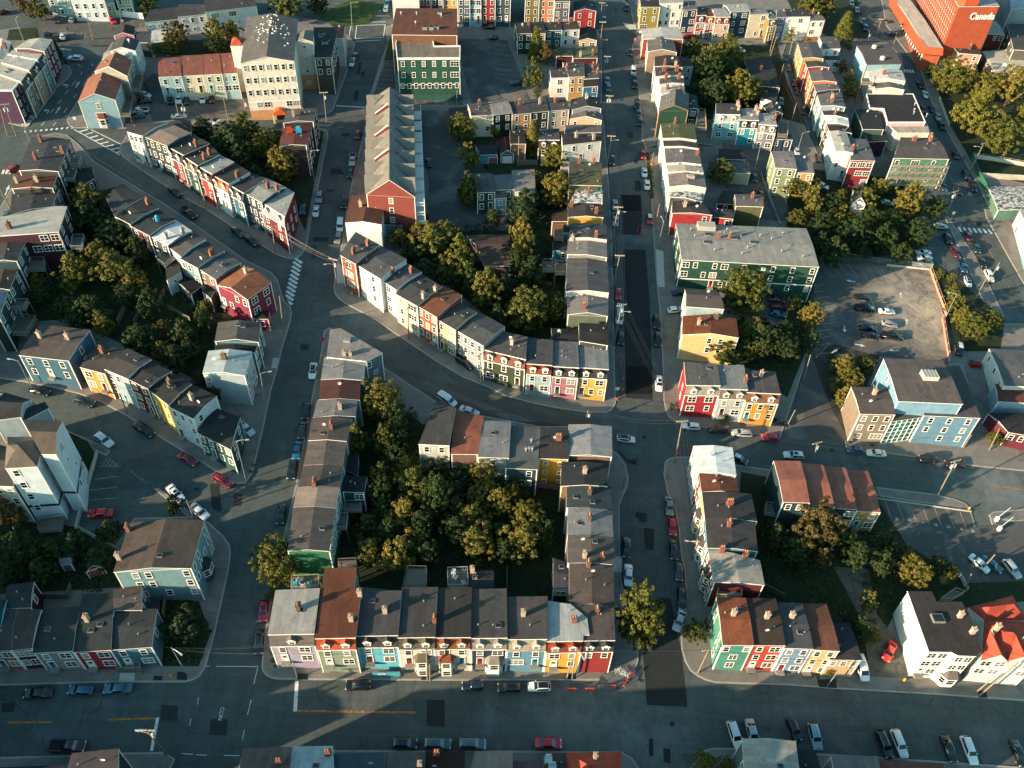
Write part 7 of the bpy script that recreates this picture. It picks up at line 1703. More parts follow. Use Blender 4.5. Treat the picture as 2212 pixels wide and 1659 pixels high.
for t, x, y, dx, dy, L, h, bd in [('d1', 885, 780, -50, -8, 2.6, .2, 0), ('d1', 1245, 905, -5, -35, 2.4, .2, 0), ('d1', 1290, 1115, 0, -40, 2.4, .2, 0), ('d1', 800, 1128, 0, 40, 2.4, .2, 0), ('d1', 880, 1270, 60, 12, 2.8, .2, 0), ('d1', 1225, 1322, -55, -2, 2.6, .2, 0), ('d1', 700, 1338, 40, -25, 2.4, .2, 0),
                                  ('a0', 595, 690, 20, -35, 3.6, .045, 0), ('a0', 438, 892, 25, -38, 3.8, .045, 0), ('a0', 520, 690, 20, -35, 3, .045, .9), ('a0', 370, 892, 25, -38, 3, .045, .9), ('a0', 510, 920, 40, -15, 4, .045, -1), ('a0', 560, 395, -60, -8, 4, .045, 0), ('b0', 918, 100, 2, -55, 3, .045, 0), ('b0', 972, 100, -5, -40, 3, .045, -.9), ('a0', 40, 1535, 30, -70, 4.5, .045, 0)]:
 arrow(t, x, y, dx, dy, L, h=h, bend=bd)
# trees
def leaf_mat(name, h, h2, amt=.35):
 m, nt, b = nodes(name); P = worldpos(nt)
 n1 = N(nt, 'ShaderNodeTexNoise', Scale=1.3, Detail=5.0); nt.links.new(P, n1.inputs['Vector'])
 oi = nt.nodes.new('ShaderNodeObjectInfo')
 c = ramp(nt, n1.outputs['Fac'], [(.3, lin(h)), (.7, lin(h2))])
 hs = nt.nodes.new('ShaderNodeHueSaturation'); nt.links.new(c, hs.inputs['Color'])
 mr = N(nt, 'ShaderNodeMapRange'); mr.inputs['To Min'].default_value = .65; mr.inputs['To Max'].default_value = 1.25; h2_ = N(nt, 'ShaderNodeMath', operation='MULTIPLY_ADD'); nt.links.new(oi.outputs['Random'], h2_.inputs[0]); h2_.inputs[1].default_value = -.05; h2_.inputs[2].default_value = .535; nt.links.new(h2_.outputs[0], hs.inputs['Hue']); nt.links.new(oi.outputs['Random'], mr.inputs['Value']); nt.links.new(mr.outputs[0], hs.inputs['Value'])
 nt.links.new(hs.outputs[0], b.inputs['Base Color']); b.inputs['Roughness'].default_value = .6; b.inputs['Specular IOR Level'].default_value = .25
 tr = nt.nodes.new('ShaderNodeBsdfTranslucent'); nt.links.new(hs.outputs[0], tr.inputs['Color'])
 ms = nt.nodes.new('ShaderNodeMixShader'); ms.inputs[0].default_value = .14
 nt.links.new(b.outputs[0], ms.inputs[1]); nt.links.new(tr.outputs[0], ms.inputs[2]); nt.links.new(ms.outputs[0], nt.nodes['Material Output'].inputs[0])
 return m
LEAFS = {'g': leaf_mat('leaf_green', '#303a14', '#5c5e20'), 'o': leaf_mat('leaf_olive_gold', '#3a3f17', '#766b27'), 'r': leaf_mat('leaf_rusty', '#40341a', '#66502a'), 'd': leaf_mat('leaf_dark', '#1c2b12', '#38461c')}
BARK = mottled('bark', '#4a3d30', .95, .3, 3)
def crown_mesh(seed, kind):
 r = random.Random(seed); m = MB(); verts = m.v; faces = m.f
 n_cl = {'maple': 170, 'fine': 320, 'cone': 130, 'loose': 110}[kind]; per = {'maple': 85, 'fine': 60, 'cone': 70, 'loose': 85}[kind]
 ls = {'maple': .043, 'fine': .034, 'cone': .04, 'loose': .046}[kind]
 limbs = [(Vector((0, 0, 0)), .6), (Vector((0, 0, -.3)), .5)]
 for i in range(7):
  t = 2 * math.pi * (i + r.random() * .7) / 6; limbs.append((Vector((math.cos(t) * .5, math.sin(t) * .5, r.uniform(-.35, .45))), r.uniform(.42, .62)))
 limbs.append((Vector((0, 0, .55)), .42)); limbs.append((Vector((r.uniform(-.1, .1), r.uniform(-.1, .1), .85)), .26))
 for i in range(n_cl):
  if kind == 'cone':
   z = r.uniform(-1, .95); rad = (1 - (z + 1) / 2) * .85 + .08; t = r.uniform(0, 6.28); c = Vector((math.cos(t) * rad, math.sin(t) * rad, z)); cr = .16 + .1 * (1 - z) / 2
  elif kind == 'fine':
   d = Vector((r.gauss(0, 1), r.gauss(0, 1), r.gauss(0, 1))).normalized(); c = d * r.uniform(.35, 1.0); cr = r.uniform(.06, .13)
  else:
   L, lr = limbs[r.randrange(len(limbs))]; d = Vector((r.gauss(0, 1), r.gauss(0, 1), r.gauss(.25, 1))).normalized(); c = L + d * lr * r.uniform(.55, 1.08); cr = r.uniform(.07, .14)
  if c.z < -.55 and kind != 'cone': c.z *= .6
  for k in range(per):
   d = Vector((r.gauss(0, 1), r.gauss(0, 1), r.gauss(0, 1))).normalized(); d.z *= .6; p = c + d * cr * r.uniform(.2, 1.15)
   nrm = (d * .5 + c.normalized() * .45 + Vector((r.gauss(0, .55), r.gauss(0, .55), r.gauss(.25, .55)))).normalized()
   a = nrm.orthogonal().normalized(); a.rotate(Matrix.Rotation(r.uniform(0, 6.28), 3, nrm)); b_ = nrm.cross(a); s = ls * r.uniform(.6, 1.25)
   i0 = len(verts); verts.extend([tuple(p - a * s), tuple(p - b_ * s * .6), tuple(p + a * s), tuple(p + b_ * s * .6)]); faces.append((i0, i0 + 1, i0 + 2, i0 + 3)); m.m.append(0)
 return m
CROWNS = {}
def crown(kind, i, leaf):
 k = (kind, i, leaf)
 if k not in CROWNS: CROWNS[k] = crown_mesh(i * 17 + len(kind), kind).mesh('crown', [LEAFS[leaf]])
 return CROWNS[k]
def trunk_mesh(seed):
 r = random.Random(seed); m = MB(); m.tube((0, 0, -1.7), (0, 0, -.2), .07, .045, 8)
 for i in range(7):
  t = 2 * math.pi * i / 7 + r.random(); z0 = r.uniform(-.75, -.2)
  e = Vector((math.cos(t) * .6, math.sin(t) * .6, r.uniform(0, .5))); mid = Vector((math.cos(t) * .25, math.sin(t) * .25, z0 + .35))
  m.tube((0, 0, z0), mid, .032, .022, 6); m.tube(mid, e, .022, .008, 5)
 m.tube((0, 0, -.2), (.05, 0, .7), .045, .01, 6); return m.mesh('trunk', [BARK])
TRUNKS = [trunk_mesh(i) for i in range(4)]
TN = 0
def tree(t, cx, cy, rx, ry, leaf, kind, label, group=None):
 global TN; TN += 1
 u, v = tv(t, cx, cy); rxv, ryv = rx * .27495, ry * .27495
 hc = 4.5; a = 3; c = 3
 for _ in range(4):
  P = gp(u, v, hc); z = (Rm.transposed() @ (P - CAM)).z
  a = rxv * z / F; D = (P - CAM).normalized(); sp = -D.z; cp = math.sqrt(1 - sp * sp); tot = ryv * z / F
  c = math.sqrt(max(tot * tot - (a * sp) ** 2, .0)) / max(cp, .2); c = min(max(c, a * .85), a * 2.1)
  hc = c * .92 + (.5 if a > 1.5 else .1)
 rr = random.Random(label + str(TN)); kind = 'fine' if kind == 'maple' and rr.random() < .22 else kind
 P = gp(u, v, hc); base = Vector((P.x, P.y, gz(P.x, P.y)))
 root = empty('bush' if a < 1.3 else 'tree', base); tag(root, label, 'bush' if a < 1.3 else 'tree', group)
 co = link('crown', crown(kind, rr.randrange(4 if leaf in 'od' else 2), leaf), root, (0, 0, P.z - base.z)); co.scale = (a * 1.17, a * 1.17, c * 1.18); co.rotation_euler = (0, 0, rr.uniform(0, 6.28))
 to = link('trunk', TRUNKS[rr.randrange(4)], root, (0, 0, P.z - base.z)); k = (P.z - base.z + .2) / 1.7; to.scale = (a * .9, a * .9, k)
def parse_trees(txt):
 g_ = None
 for ln in txt.strip().split('\n'):
  if ln[0] == '@': g_ = ln[1:].strip() or None; continue
  t, nums, lf, label = [q.strip() for q in ln.split('|')]
  x = [float(q) for q in nums.split(',')]; tree(t, *x, lf[0], {'m': 'maple', 'f': 'fine', 'c': 'cone', 'l': 'loose'}[lf[1]], label, g_)
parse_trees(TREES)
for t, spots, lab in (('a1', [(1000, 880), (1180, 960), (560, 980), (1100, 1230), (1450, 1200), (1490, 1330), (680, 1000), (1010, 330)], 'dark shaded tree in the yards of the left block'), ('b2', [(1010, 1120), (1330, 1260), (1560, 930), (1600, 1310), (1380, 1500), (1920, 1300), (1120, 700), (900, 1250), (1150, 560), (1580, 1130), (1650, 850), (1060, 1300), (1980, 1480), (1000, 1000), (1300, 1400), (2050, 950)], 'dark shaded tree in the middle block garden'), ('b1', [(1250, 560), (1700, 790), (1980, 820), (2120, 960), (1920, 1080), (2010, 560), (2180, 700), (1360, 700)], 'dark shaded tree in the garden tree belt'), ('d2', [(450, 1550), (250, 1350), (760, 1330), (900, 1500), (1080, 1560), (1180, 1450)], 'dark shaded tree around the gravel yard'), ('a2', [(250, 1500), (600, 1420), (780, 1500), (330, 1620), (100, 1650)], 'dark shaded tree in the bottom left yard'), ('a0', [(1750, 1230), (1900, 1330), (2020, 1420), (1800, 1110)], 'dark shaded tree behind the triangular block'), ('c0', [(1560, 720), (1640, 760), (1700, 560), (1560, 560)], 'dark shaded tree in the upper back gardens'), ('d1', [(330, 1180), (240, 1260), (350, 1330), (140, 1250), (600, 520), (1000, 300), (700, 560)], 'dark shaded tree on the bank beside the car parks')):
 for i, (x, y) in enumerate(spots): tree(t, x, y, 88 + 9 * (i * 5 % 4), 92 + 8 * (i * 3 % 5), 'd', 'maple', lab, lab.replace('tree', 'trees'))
def scrub(name, regions, seed, label, leaf='d', dens=1.6, size=1.0):
 r = random.Random(seed); m = MB()
 for pts in regions:
  P = [gp(*p) for p in pts]; Q = [Vector((p.x, p.y)) for p in P]
  x0, x1 = min(p.x for p in Q), max(p.x for p in Q); y0, y1 = min(p.y for p in Q), max(p.y for p in Q)
  for _ in range(int((x1 - x0) * (y1 - y0) / dens)):
   p = Vector((r.uniform(x0, x1), r.uniform(y0, y1))); ins = False; j = len(Q) - 1
   for i in range(len(Q)):
    if (Q[i].y > p.y) != (Q[j].y > p.y) and p.x < (Q[j].x - Q[i].x) * (p.y - Q[i].y) / (Q[j].y - Q[i].y) + Q[i].x: ins = not ins
    j = i
   if not ins: continue
   b = Vector((p.x, p.y, gz(p.x, p.y))); s = r.uniform(.4, 1.1) * size
   for k in range(26):
    d = Vector((r.gauss(0, 1), r.gauss(0, 1), abs(r.gauss(0, 1)))).normalized() * s * r.uniform(.5, 1.1); q = b + d
    n = (d.normalized() + Vector((r.gauss(0, .5), r.gauss(0, .5), .3))).normalized(); a = n.orthogonal().normalized(); a.rotate(Matrix.Rotation(r.uniform(0, 6.28), 3, n)); c = n.cross(a); l = .2 * r.uniform(.7, 1.3)
    m.poly([q - a * l, q - c * l * .7, q + a * l, q + c * l * .7])
 tag(m.build(name, LEAFS[leaf]), label, kind='stuff')
scrub('undergrowth', [[(175, 430), (250, 440), (330, 520), (395, 600), (470, 690), (480, 740), (440, 790), (350, 770), (200, 690), (100, 690), (80, 640), (170, 560)]], 1, 'dark undergrowth in the yards of the left block')
scrub('undergrowth', [[(0, 1150), (160, 1160), (240, 1200), (230, 1280), (60, 1270), (0, 1240)], [(350, 1290), (425, 1300), (440, 1430), (355, 1430)]], 2, 'dark undergrowth behind the bottom left terrace')
scrub('undergrowth', [[(810, 870), (900, 880), (1000, 1000), (1180, 1010), (1220, 1100), (1200, 1200), (1150, 1230), (800, 1240), (760, 1200), (790, 1000)]], 3, 'dark undergrowth under the garden trees of the middle block')
scrub('undergrowth', [[(1610, 1100), (1680, 1120), (1780, 1170), (1900, 1130), (1935, 1200), (1930, 1320), (1890, 1370), (1870, 1300), (1860, 1230), (1800, 1225), (1830, 1330), (1700, 1290), (1610, 1240)]], 4, 'dark bushes around the gravel yard at the lower right')
scrub('undergrowth', [[(1700, 390), (1800, 400), (1920, 400), (1980, 450), (1985, 530), (1880, 560), (1790, 550), (1700, 510)]], 5, 'dense low scrub inside the fenced wood', 'd', 1.2, 1.3)
scrub('undergrowth', [[(1600, 720), (1690, 730), (1740, 640), (1760, 660), (1735, 760), (1690, 830), (1620, 800)], [(1775, 790), (1805, 760), (1850, 770), (1830, 850), (1800, 880)]], 6, 'scrub on the bank beside the car park ramp')
scrub('undergrowth', [[(900, 500), (1100, 470), (1200, 440), (1225, 700), (1200, 750), (1100, 720), (1000, 600)]], 7, 'dark undergrowth behind the curved terrace')
scrub('undergrowth', [[(1500, 110), (1640, 120), (1690, 190), (1700, 250), (1520, 250)], [(460, 290), (650, 290), (640, 420), (560, 370)]], 8, 'dark undergrowth in the upper back gardens')
scrub('verge_plants', [[(1400, 330), (1408, 330), (1414, 430), (1406, 430)], [(1440, 870), (1460, 870), (1470, 890), (1450, 890)], [(585, 1410), (600, 1410), (605, 1445), (590, 1445)], [(1880, 480 + 480), (1890, 960), (1890, 975), (1880, 972)], [(545, 1000), (555, 1000), (545, 1030), (535, 1030)], [(980, 1438), (1030, 1438), (1030, 1448), (980, 1446)], [(1690, 1445), (1770, 1450), (1768, 1462), (1690, 1456)], [(100, 795), (230, 830), (226, 840), (100, 806)]], 9, 'small weeds and front garden plants along the house fronts', 'g', .5, .45)
# vehicles
CARP = {
 's': dict(L=4.65, st=[(-2.32, .42, .78, .80, .70, .62), (-2.2, .30, .88, .95, .82, .72), (-1.5, .24, .92, 1.02, .88, .78), (-.85, .22, .93, 1.38, .89, .60), (-.1, .22, .92, 1.43, .90, .63), (.45, .22, .91, 1.38, .90, .61), (1.15, .24, .90, .96, .88, .76), (2.0, .28, .76, .82, .82, .70), (2.32, .40, .60, .64, .68, .58)], ws=(5, 6), rw=(3, 2), roof=(3, 5), wb=1.36),
 'h': dict(L=4.15, st=[(-2.05, .42, .85, .95, .74, .64), (-1.95, .30, .95, 1.12, .84, .68), (-1.5, .24, .96, 1.40, .87, .60), (-.6, .22, .95, 1.48, .88, .63), (.3, .22, .93, 1.42, .88, .62), (1.0, .24, .92, .99, .86, .74), (1.8, .28, .78, .84, .80, .68), (2.07, .40, .62, .66, .68, .58)], ws=(4, 5), rw=(2, 1), roof=(2, 4), wb=1.27),
 'u': dict(L=4.6, st=[(-2.3, .48, .95, 1.05, .78, .66), (-2.2, .36, 1.08, 1.30, .88, .70), (-1.85, .30, 1.08, 1.60, .90, .64), (-.6, .30, 1.06, 1.68, .92, .66), (.3, .30, 1.04, 1.62, .92, .65), (1.0, .32, 1.03, 1.12, .90, .78), (1.95, .34, .92, 1.0, .86, .74), (2.3, .46, .70, .76, .74, .62)], ws=(4, 5), rw=(2, 1), roof=(2, 4), wb=1.35),
 'w2': dict(L=4.85, st=[(-2.42, .44, .88, .98, .76, .66), (-2.3, .32, 1.0, 1.2, .86, .70), (-1.95, .26, 1.0, 1.48, .89, .63), (-.6, .26, .98, 1.54, .90, .65), (.35, .26, .97, 1.48, .90, .64), (1.1, .28, .96, 1.04, .89, .77), (2.05, .32, .84, .9, .84, .72), (2.42, .42, .66, .7, .7, .6)], ws=(4, 5), rw=(2, 1), roof=(2, 4), wb=1.42),
 'v': dict(L=4.9, st=[(-2.45, .45, 1.05, 1.15, .86, .78), (-2.38, .34, 1.1, 1.70, .93, .78), (-1.9, .28, 1.1, 1.82, .95, .80), (.2, .28, 1.06, 1.84, .95, .80), (.8, .28, 1.04, 1.70, .95, .76), (1.65, .30, 1.0, 1.08, .92, .8), (2.2, .34, .86, .92, .88, .76), (2.45, .44, .66, .7, .76, .66)], ws=(4, 5), rw=(1, 0), roof=(1, 4), wb=1.5),
 'p': dict(L=5.6, st=[(-2.8, .55, .98, 1.0, .86, .82), (-2.75, .46, 1.08, 1.10, .93, .9), (-.62, .42, 1.10, 1.12, .95, .92), (-.5, .40, 1.12, 1.70, .95, .70), (.55, .40, 1.10, 1.74, .95, .72), (.95, .40, 1.08, 1.68, .95, .70), (1.45, .42, 1.08, 1.18, .94, .84), (2.5, .46, 1.02, 1.08, .90, .8), (2.8, .56, .82, .86, .84, .76)], ws=(5, 6), rw=(3, 2), roof=(3, 5), wb=1.75),
}
CARP['j'] = dict(L=4.0, st=[(-1.95, .6, 1.05, 1.1, .76, .74), (-1.9, .5, 1.1, 1.7, .78, .7), (-1.2, .5, 1.1, 1.8, .78, .7), (.1, .5, 1.08, 1.82, .78, .7), (.35, .5, 1.08, 1.75, .78, .68), (.55, .5, 1.08, 1.14, .76, .7), (1.7, .5, 1.06, 1.12, .70, .64), (1.95, .55, .85, .9, .66, .6)], ws=(4, 5), rw=(1, 0), roof=(1, 4), wb=1.2)
CARP['w'] = dict(L=6.0, st=[(-3.0, .5, 1.3, 1.4, .95, .88), (-2.95, .4, 1.3, 2.3, .99, .88), (-2.2, .35, 1.3, 2.45, 1.0, .9), (1.2, .35, 1.25, 2.45, 1.0, .9), (1.6, .35, 1.2, 2.3, 1.0, .86), (2.35, .38, 1.15, 1.3, .98, .86), (2.85, .42, 1.0, 1.05, .94, .82), (3.0, .5, .75, .8, .85, .75)], ws=(4, 5), rw=(1, 0), roof=(1, 4), wb=1.85)
def car_parts(kind):
 p = CARP[kind]; st = p['st']
 m = MB(); rings = []
 for (x, z0, zb, zr, wb, wr) in st:
  zm = z0 + (zb - z0) * .45
  half = [(0, z0), (wb * .86, z0), (wb * 1.0, zm), (wb * .97, zb), (wr, zr - .03), (wr * .55, zr), (0, zr + .012)]
  ring = [(x, y, z) for y, z in half] + [(x, -y, z) for y, z in reversed(half[1:-1])]
  b = len(m.v); m.v += ring; rings.append((b, len(ring)))
 for i in range(len(rings) - 1):
  a, n = rings[i]; b, _ = rings[i + 1]
  for k in range(n):
   j = (k + 1) % n; m.f.append((a + k, b + k, b + j, a + j)); m.m.append(0)
 a, n = rings[0]; m.f.append(tuple(a + k for k in range(n))); m.m.append(0)
 a, n = rings[-1]; m.f.append(tuple(a + k for k in reversed(range(n)))); m.m.append(0)
 m.box(st[1][0], -st[3][4] * .8, .16, st[-2][0], st[3][4] * .8, .32, 1)
 if kind == 'p':
  m.box(-2.68, -.78, .98, -.66, .78, 1.125, 1)
  for s in (-1, 1): m.box(-2.75, s * .86 - .07, 1.05, -.62, s * .86 + .07, 1.2, 0)
  m.box(-2.8, -.9, .9, -2.68, .9, 1.2, 0)
 for s in (-1, 1):
  xm = st[p['ws'][1]][0] - .35; m.box(xm - .1, s * (st[4][4] + .02) - .1, st[4][2] - .02, xm + .06, s * (st[4][4] + .02) + .1, st[4][2] + .13, 0)
 out = {'body': m}
 def q(i, j, off, y0, y1, name):
  a, b = st[i], st[j]; g_ = MB()
  A = Vector((a[0], 0, a[3])); B = Vector((b[0], 0, b[3])); d = (B - A).normalized(); n = Vector((-d.z, 0, d.x)); n = n if n.z > 0 else -n
  A2 = A.lerp(B, .1) + n * off; B2 = A.lerp(B, .92) + n * off
  g_.poly([(A2.x, -a[5] * .93, A2.z), (A2.x, a[5] * .93, A2.z), (B2.x, b[5] * .93, B2.z), (B2.x, -b[5] * .93, B2.z)][::(-1 if A2.x < B2.x else 1)])
  out[name] = g_
 q(p['ws'][0], p['ws'][1], .03, 0, 0, 'windscreen'); q(p['rw'][0], p['rw'][1], .03, 0, 0, 'rear_window')
 for s, nm in ((1, 'side_window'), (-1, 'side_window.')):
  g_ = MB(); r0, r1 = p['roof']; xs = list(range(r0, r1 + 1))
  lo, hi = [], []
  for i in xs:
   x, z0, zb, zr, wb, wr = st[i]
   def pt(f): return Vector((x, s * (wb * .97 + (wr - wb * .97) * f), zb + (zr - .03 - zb) * f))
   o = Vector((0, s * .02, .012)); lo.append(pt(.12) + o); hi.append(pt(.86) + o)
  for i in range(len(xs) - 1):
   f = [lo[i], lo[i + 1], hi[i + 1], hi[i]]; g_.poly(f if s < 0 else f[::-1])
  x, z0, zb, zr, wb, wr = st[p['ws'][1]]
  t = Vector((x - .12, s * (wb * .95 + .01), zb + .04)); f = [lo[-1], t, hi[-1]]; g_.poly(f if s < 0 else f[::-1])
  out[nm] = g_
 hl = []
 f, r = st[-2], st[1]
 for s in (-1, 1):
  g_ = MB(); g_.box(f[0] - .12, s * f[4] * .72 - .2, f[2] - .1, f[0] + .16, s * f[4] * .72 + .2, f[2] + .0); out['headlight' + ('.' if s < 0 else '')] = g_
  g_ = MB(); g_.box(r[0] - .12, s * r[4] * .78 - .13, r[2] - .22, r[0] + .05, s * r[4] * .86 + .13 * 1, r[2] - .02); out['tail_light' + ('.' if s < 0 else '')] = g_
 return out, p
wh = MB(); wh.tube((0, -.11, 0), (0, .11, 0), .33, .33, 16); WHEEL = wh.mesh('wheel', [TYRE])
wh = MB(); wh.tube((0, -.125, 0), (0, .125, 0), .2, .2, 12); RIMM = wh.mesh('rim', [RIM])
HL = glassm('headlight_glass', '#c9ccc6', .15); TL = glassm('tail_light_red', '#8a0f14', .2)
CPARTS = {}
def car_type(kind):
 if kind in CPARTS: return CPARTS[kind]
 parts, p = car_parts(kind); d = {}
 for k, mb in parts.items():
  nm = k.rstrip('.')
  mat = {'body': [RIM, TYRE], 'headlight': [HL], 'tail_light': [TL]}.get(nm, [CARGL])
  me = mb.mesh(nm, mat)
  if nm == 'body':
   me.polygons.foreach_set('use_smooth', [len(f.vertices) == 4 and i < len(me.polygons) - 40 for i, f in enumerate(me.polygons)])
  d[k] = me
 CPARTS[kind] = (d, p); return CPARTS[kind]
BODYM = {}
def car(t, x, y, dx, dy, kind, colr, label, group=None):
 d, p = car_type(kind)
 A = gp(*tv(t, x, y), .7); B = gp(*tv(t, x + dx, y + dy), .7); hd = (B - A).normalized(); n = GN
 yv = n.cross(hd).normalized(); base = Vector((A.x, A.y, gz(A.x, A.y) + CARZ(A)))
 nm = {'s': 'sedan_car', 'h': 'hatchback_car', 'u': 'suv_car', 'w2': 'estate_car', 'v': 'van', 'p': 'pickup_truck', 'j': 'off_road_car', 'w': 'work_van'}[kind]
 root = bpy.data.objects.new(nm, None); COL.objects.link(root)
 root.matrix_world = Matrix.Translation(base) @ Matrix((hd, yv, n)).transposed().to_4x4()
 tag(root, label, {'p': 'pickup', 'v': 'van', 'w': 'van'}.get(kind, 'car'), group)
 k = (kind, colr)
 if k not in BODYM:
  me = d['body'].copy(); me.materials[0] = paint(colr); BODYM[k] = me
 body = link('body', BODYM[k], root)
 if 'black roof' in label or 'white roof' in label or 'pale roof' in label:
  r0, r1 = p['roof']; st = p['st']; a = MB(); q = .022
  for i in range(r0, r1):
   A_, B_ = st[i], st[i + 1]
   a.poly([(A_[0], A_[5] * .85, A_[3] + q - .01), (A_[0], -A_[5] * .85, A_[3] + q - .01), (B_[0], -B_[5] * .85, B_[3] + q - .01), (B_[0], B_[5] * .85, B_[3] + q - .01)][::-1])
  a.build('roof_panel', [paint('#101214' if 'black roof' in label else '#c9cac6')], root)
 if 'sunroof' in label or 'panoramic' in label:
  r0, r1 = p['roof']; st = p['st']; A_, B_ = st[r0 + 1], st[r1]; a = MB(); a.box(A_[0] - .1, -.38, A_[3] - .05, B_[0] - .1, .38, A_[3] + .03); a.build('sunroof', [CARGL], root)
 if kind == 'w2' or 'rails' in label or 'racks' in label:
  st = p['st']; a = MB()
  for s in (-1, 1): a.tube((st[2][0], s * .58, st[3][3] + .06), (st[4][0], s * .58, st[3][3] + .06), .03, .03, 5)
  if 'racks' in label:
   for q in range(4): a.tube((-2 + q, -.85, 2.56), (-2 + q, .85, 2.56), .04, .04, 5)
  a.build('roof_rail', [METAL], root)
 for k in d:
  if k != 'body': link(k.rstrip('.'), d[k], root)
 r = .33 if kind in 'shj' else .36
 for sx in (-1, 1):
  for sy in (-1, 1):
   w = link('wheel', WHEEL, root, (sx * p['wb'], sy * (p['st'][3][4] - .12), r)); w.scale = (r / .33, 1, r / .33); link('rim', RIMM, w)
def CARZ(A): return .045
LOTS = ['car park', 'lot', 'drive', 'fenced alley', 'red roofed row', 'blue end house', 'stairs', 'deck', 'pickup beside', 'behind the fence']
def parse_cars(txt):
 for ln in txt.strip().split('\n'):
  t, nums, kd, colr, label = [q.strip() for q in ln.split('|')]
  x, y, dx, dy = [float(q) for q in nums.split(',')]
  global CARZ
  lot_ = any(k in label for k in LOTS); CARZ = (lambda A: .215) if lot_ else (lambda A: .045)
  car(t, x, y, dx, dy, kd, colr, label, None)
def fix_cars():
 deps = bpy.context.evaluated_depsgraph_get()
parse_cars(CARS)
# utility poles, lamps and wires
crossb = MB(); crossb.box(-1.25, -.08, -.08, 1.25, .08, .08)
for x in (-1.15, -.6, .6, 1.15): crossb.tube((x, 0, .08), (x, 0, .28), .05, .07, 6)
CROSS = crossb.mesh('crossarm', [mottled('crossarm_wood', '#a59a8c', .9, .2, 3)])
tb = MB(); tb.tube((0, 0, -.5), (0, 0, .4), .27, .27, 12); tb.tube((0, 0, .4), (0, 0, .48), .27, .12, 12); tb.tube((.1, 0, .45), (.1, 0, .7), .05, .04, 6); TRANS = tb.mesh('transformer', [mottled('transformer_grey', '#a3a8a8', .5, .1, 2)])
lb = MB()
pr = [(0, 0, 0), (.5, 0, .35), (1.1, 0, .5), (1.9, 0, .45)]
for a, b in zip(pr, pr[1:]): lb.tube(a, b, .045, .04, 6)
lb.box(1.8, -.13, .36, 2.5, .13, .5); LAMPA = lb.mesh('lamp_arm', [mottled('lamp_metal', '#a9adad', .45, .08, 2, metal=.3)])
PT = []
def pole(t, bx, by, tx, ty, flags, label, ang=0, lang=0, cat='utility pole', r=.16, mat=None, wire=True):
 B = gp(*tv(t, bx, by), .15); u, v = tv(t, tx, ty); best = min((abs(proj(B + Vector((0, 0, h / 10)))[1] - v), h / 10) for h in range(20, 150)); h = best[1]
 T = B + Vector((0, 0, h)); pu = proj(T); lean = max(-1.2, min(1.2, (u - pu[0]) * pu[2] / F))
 root = empty({'utility pole': 'utility_pole', 'street lamp': 'street_lamp'}.get(cat, 'post'), B); tag(root, label, cat)
 m = MB(); m.tube((0, 0, -.4), (lean, 0, h), r, r * .7, 8); m.build('pole', [mat or POLEW], root)
 PT.append((B + Vector((lean, 0, h)), ang))
 if 'a' in flags:
  o = link('crossarm', CROSS, root, (lean * .96, 0, h - .35)); o.rotation_euler = (0, 0, R(ang))
 if 'A' in flags:
  o = link('crossarm', CROSS, root, (lean * .88, 0, h - 1.3)); o.rotation_euler = (0, 0, R(ang))
 if 't' in flags:
  for k, s in enumerate((-1, 1) if 'T' in flags else (1,)):
   o = link('transformer', TRANS, root, (lean * .8 + s * .42 * math.cos(R(ang)), s * .42 * math.sin(R(ang)), h - 1.9))
 for k, c in enumerate([c for c in flags if c in 'l']):
  o = link('lamp_arm', LAMPA, root, (lean * .75, 0, h * .8 if 'a' in flags or 't' in flags else h - .5)); o.rotation_euler = (0, 0, R(lang + k * 180))
 return len(PT) - 1
POLES = {}
for ln in POLETXT.strip().split('\n'):
 nm, t, nums, fl, ang, lang, label = [q.strip() for q in ln.split('|')]
 x = [float(q) for q in nums.split(',')]
 lamp = 'a' not in fl and 't' not in fl and 'l' in fl
 POLES[nm] = pole(t, *x, fl, label, float(ang or 0), float(lang or 0), 'street lamp' if lamp else 'utility pole', .1 if lamp else .16, METAL if lamp and 'w' not in fl else None)
WIREM = glassm('wire_rubber', '#2a2b2b', .5)
def wire(a, b, off, sag, label, grp):
 A, aa = PT[POLES[a]]; B, ab = PT[POLES[b]]
 A = A + Vector((math.cos(R(aa)), math.sin(R(aa)), 0)) * off + Vector((0, 0, -.1 if off else -.9)); B = B + Vector((math.cos(R(ab)), math.sin(R(ab)), 0)) * off + Vector((0, 0, -.1 if off else -.9))
 m = MB(); N_ = 10; pts = [A.lerp(B, i / N_) - Vector((0, 0, sag * 4 * (i / N_) * (1 - i / N_))) for i in range(N_ + 1)]
 for p, q in zip(pts, pts[1:]): m.tube(p - A, q - A, .022, .022, 3, cap=False)
 o = m.build('power_line', WIREM); o.location = A; tag(o, label, 'power line', grp)
for ln in WIRES.strip().split('\n'):
 a, b, label = [q.strip() for q in ln.split('|')]
 for off in (-1.1, .6, 1.1, 0): wire(a, b, off, 1.0 if off else 1.3, label, label)
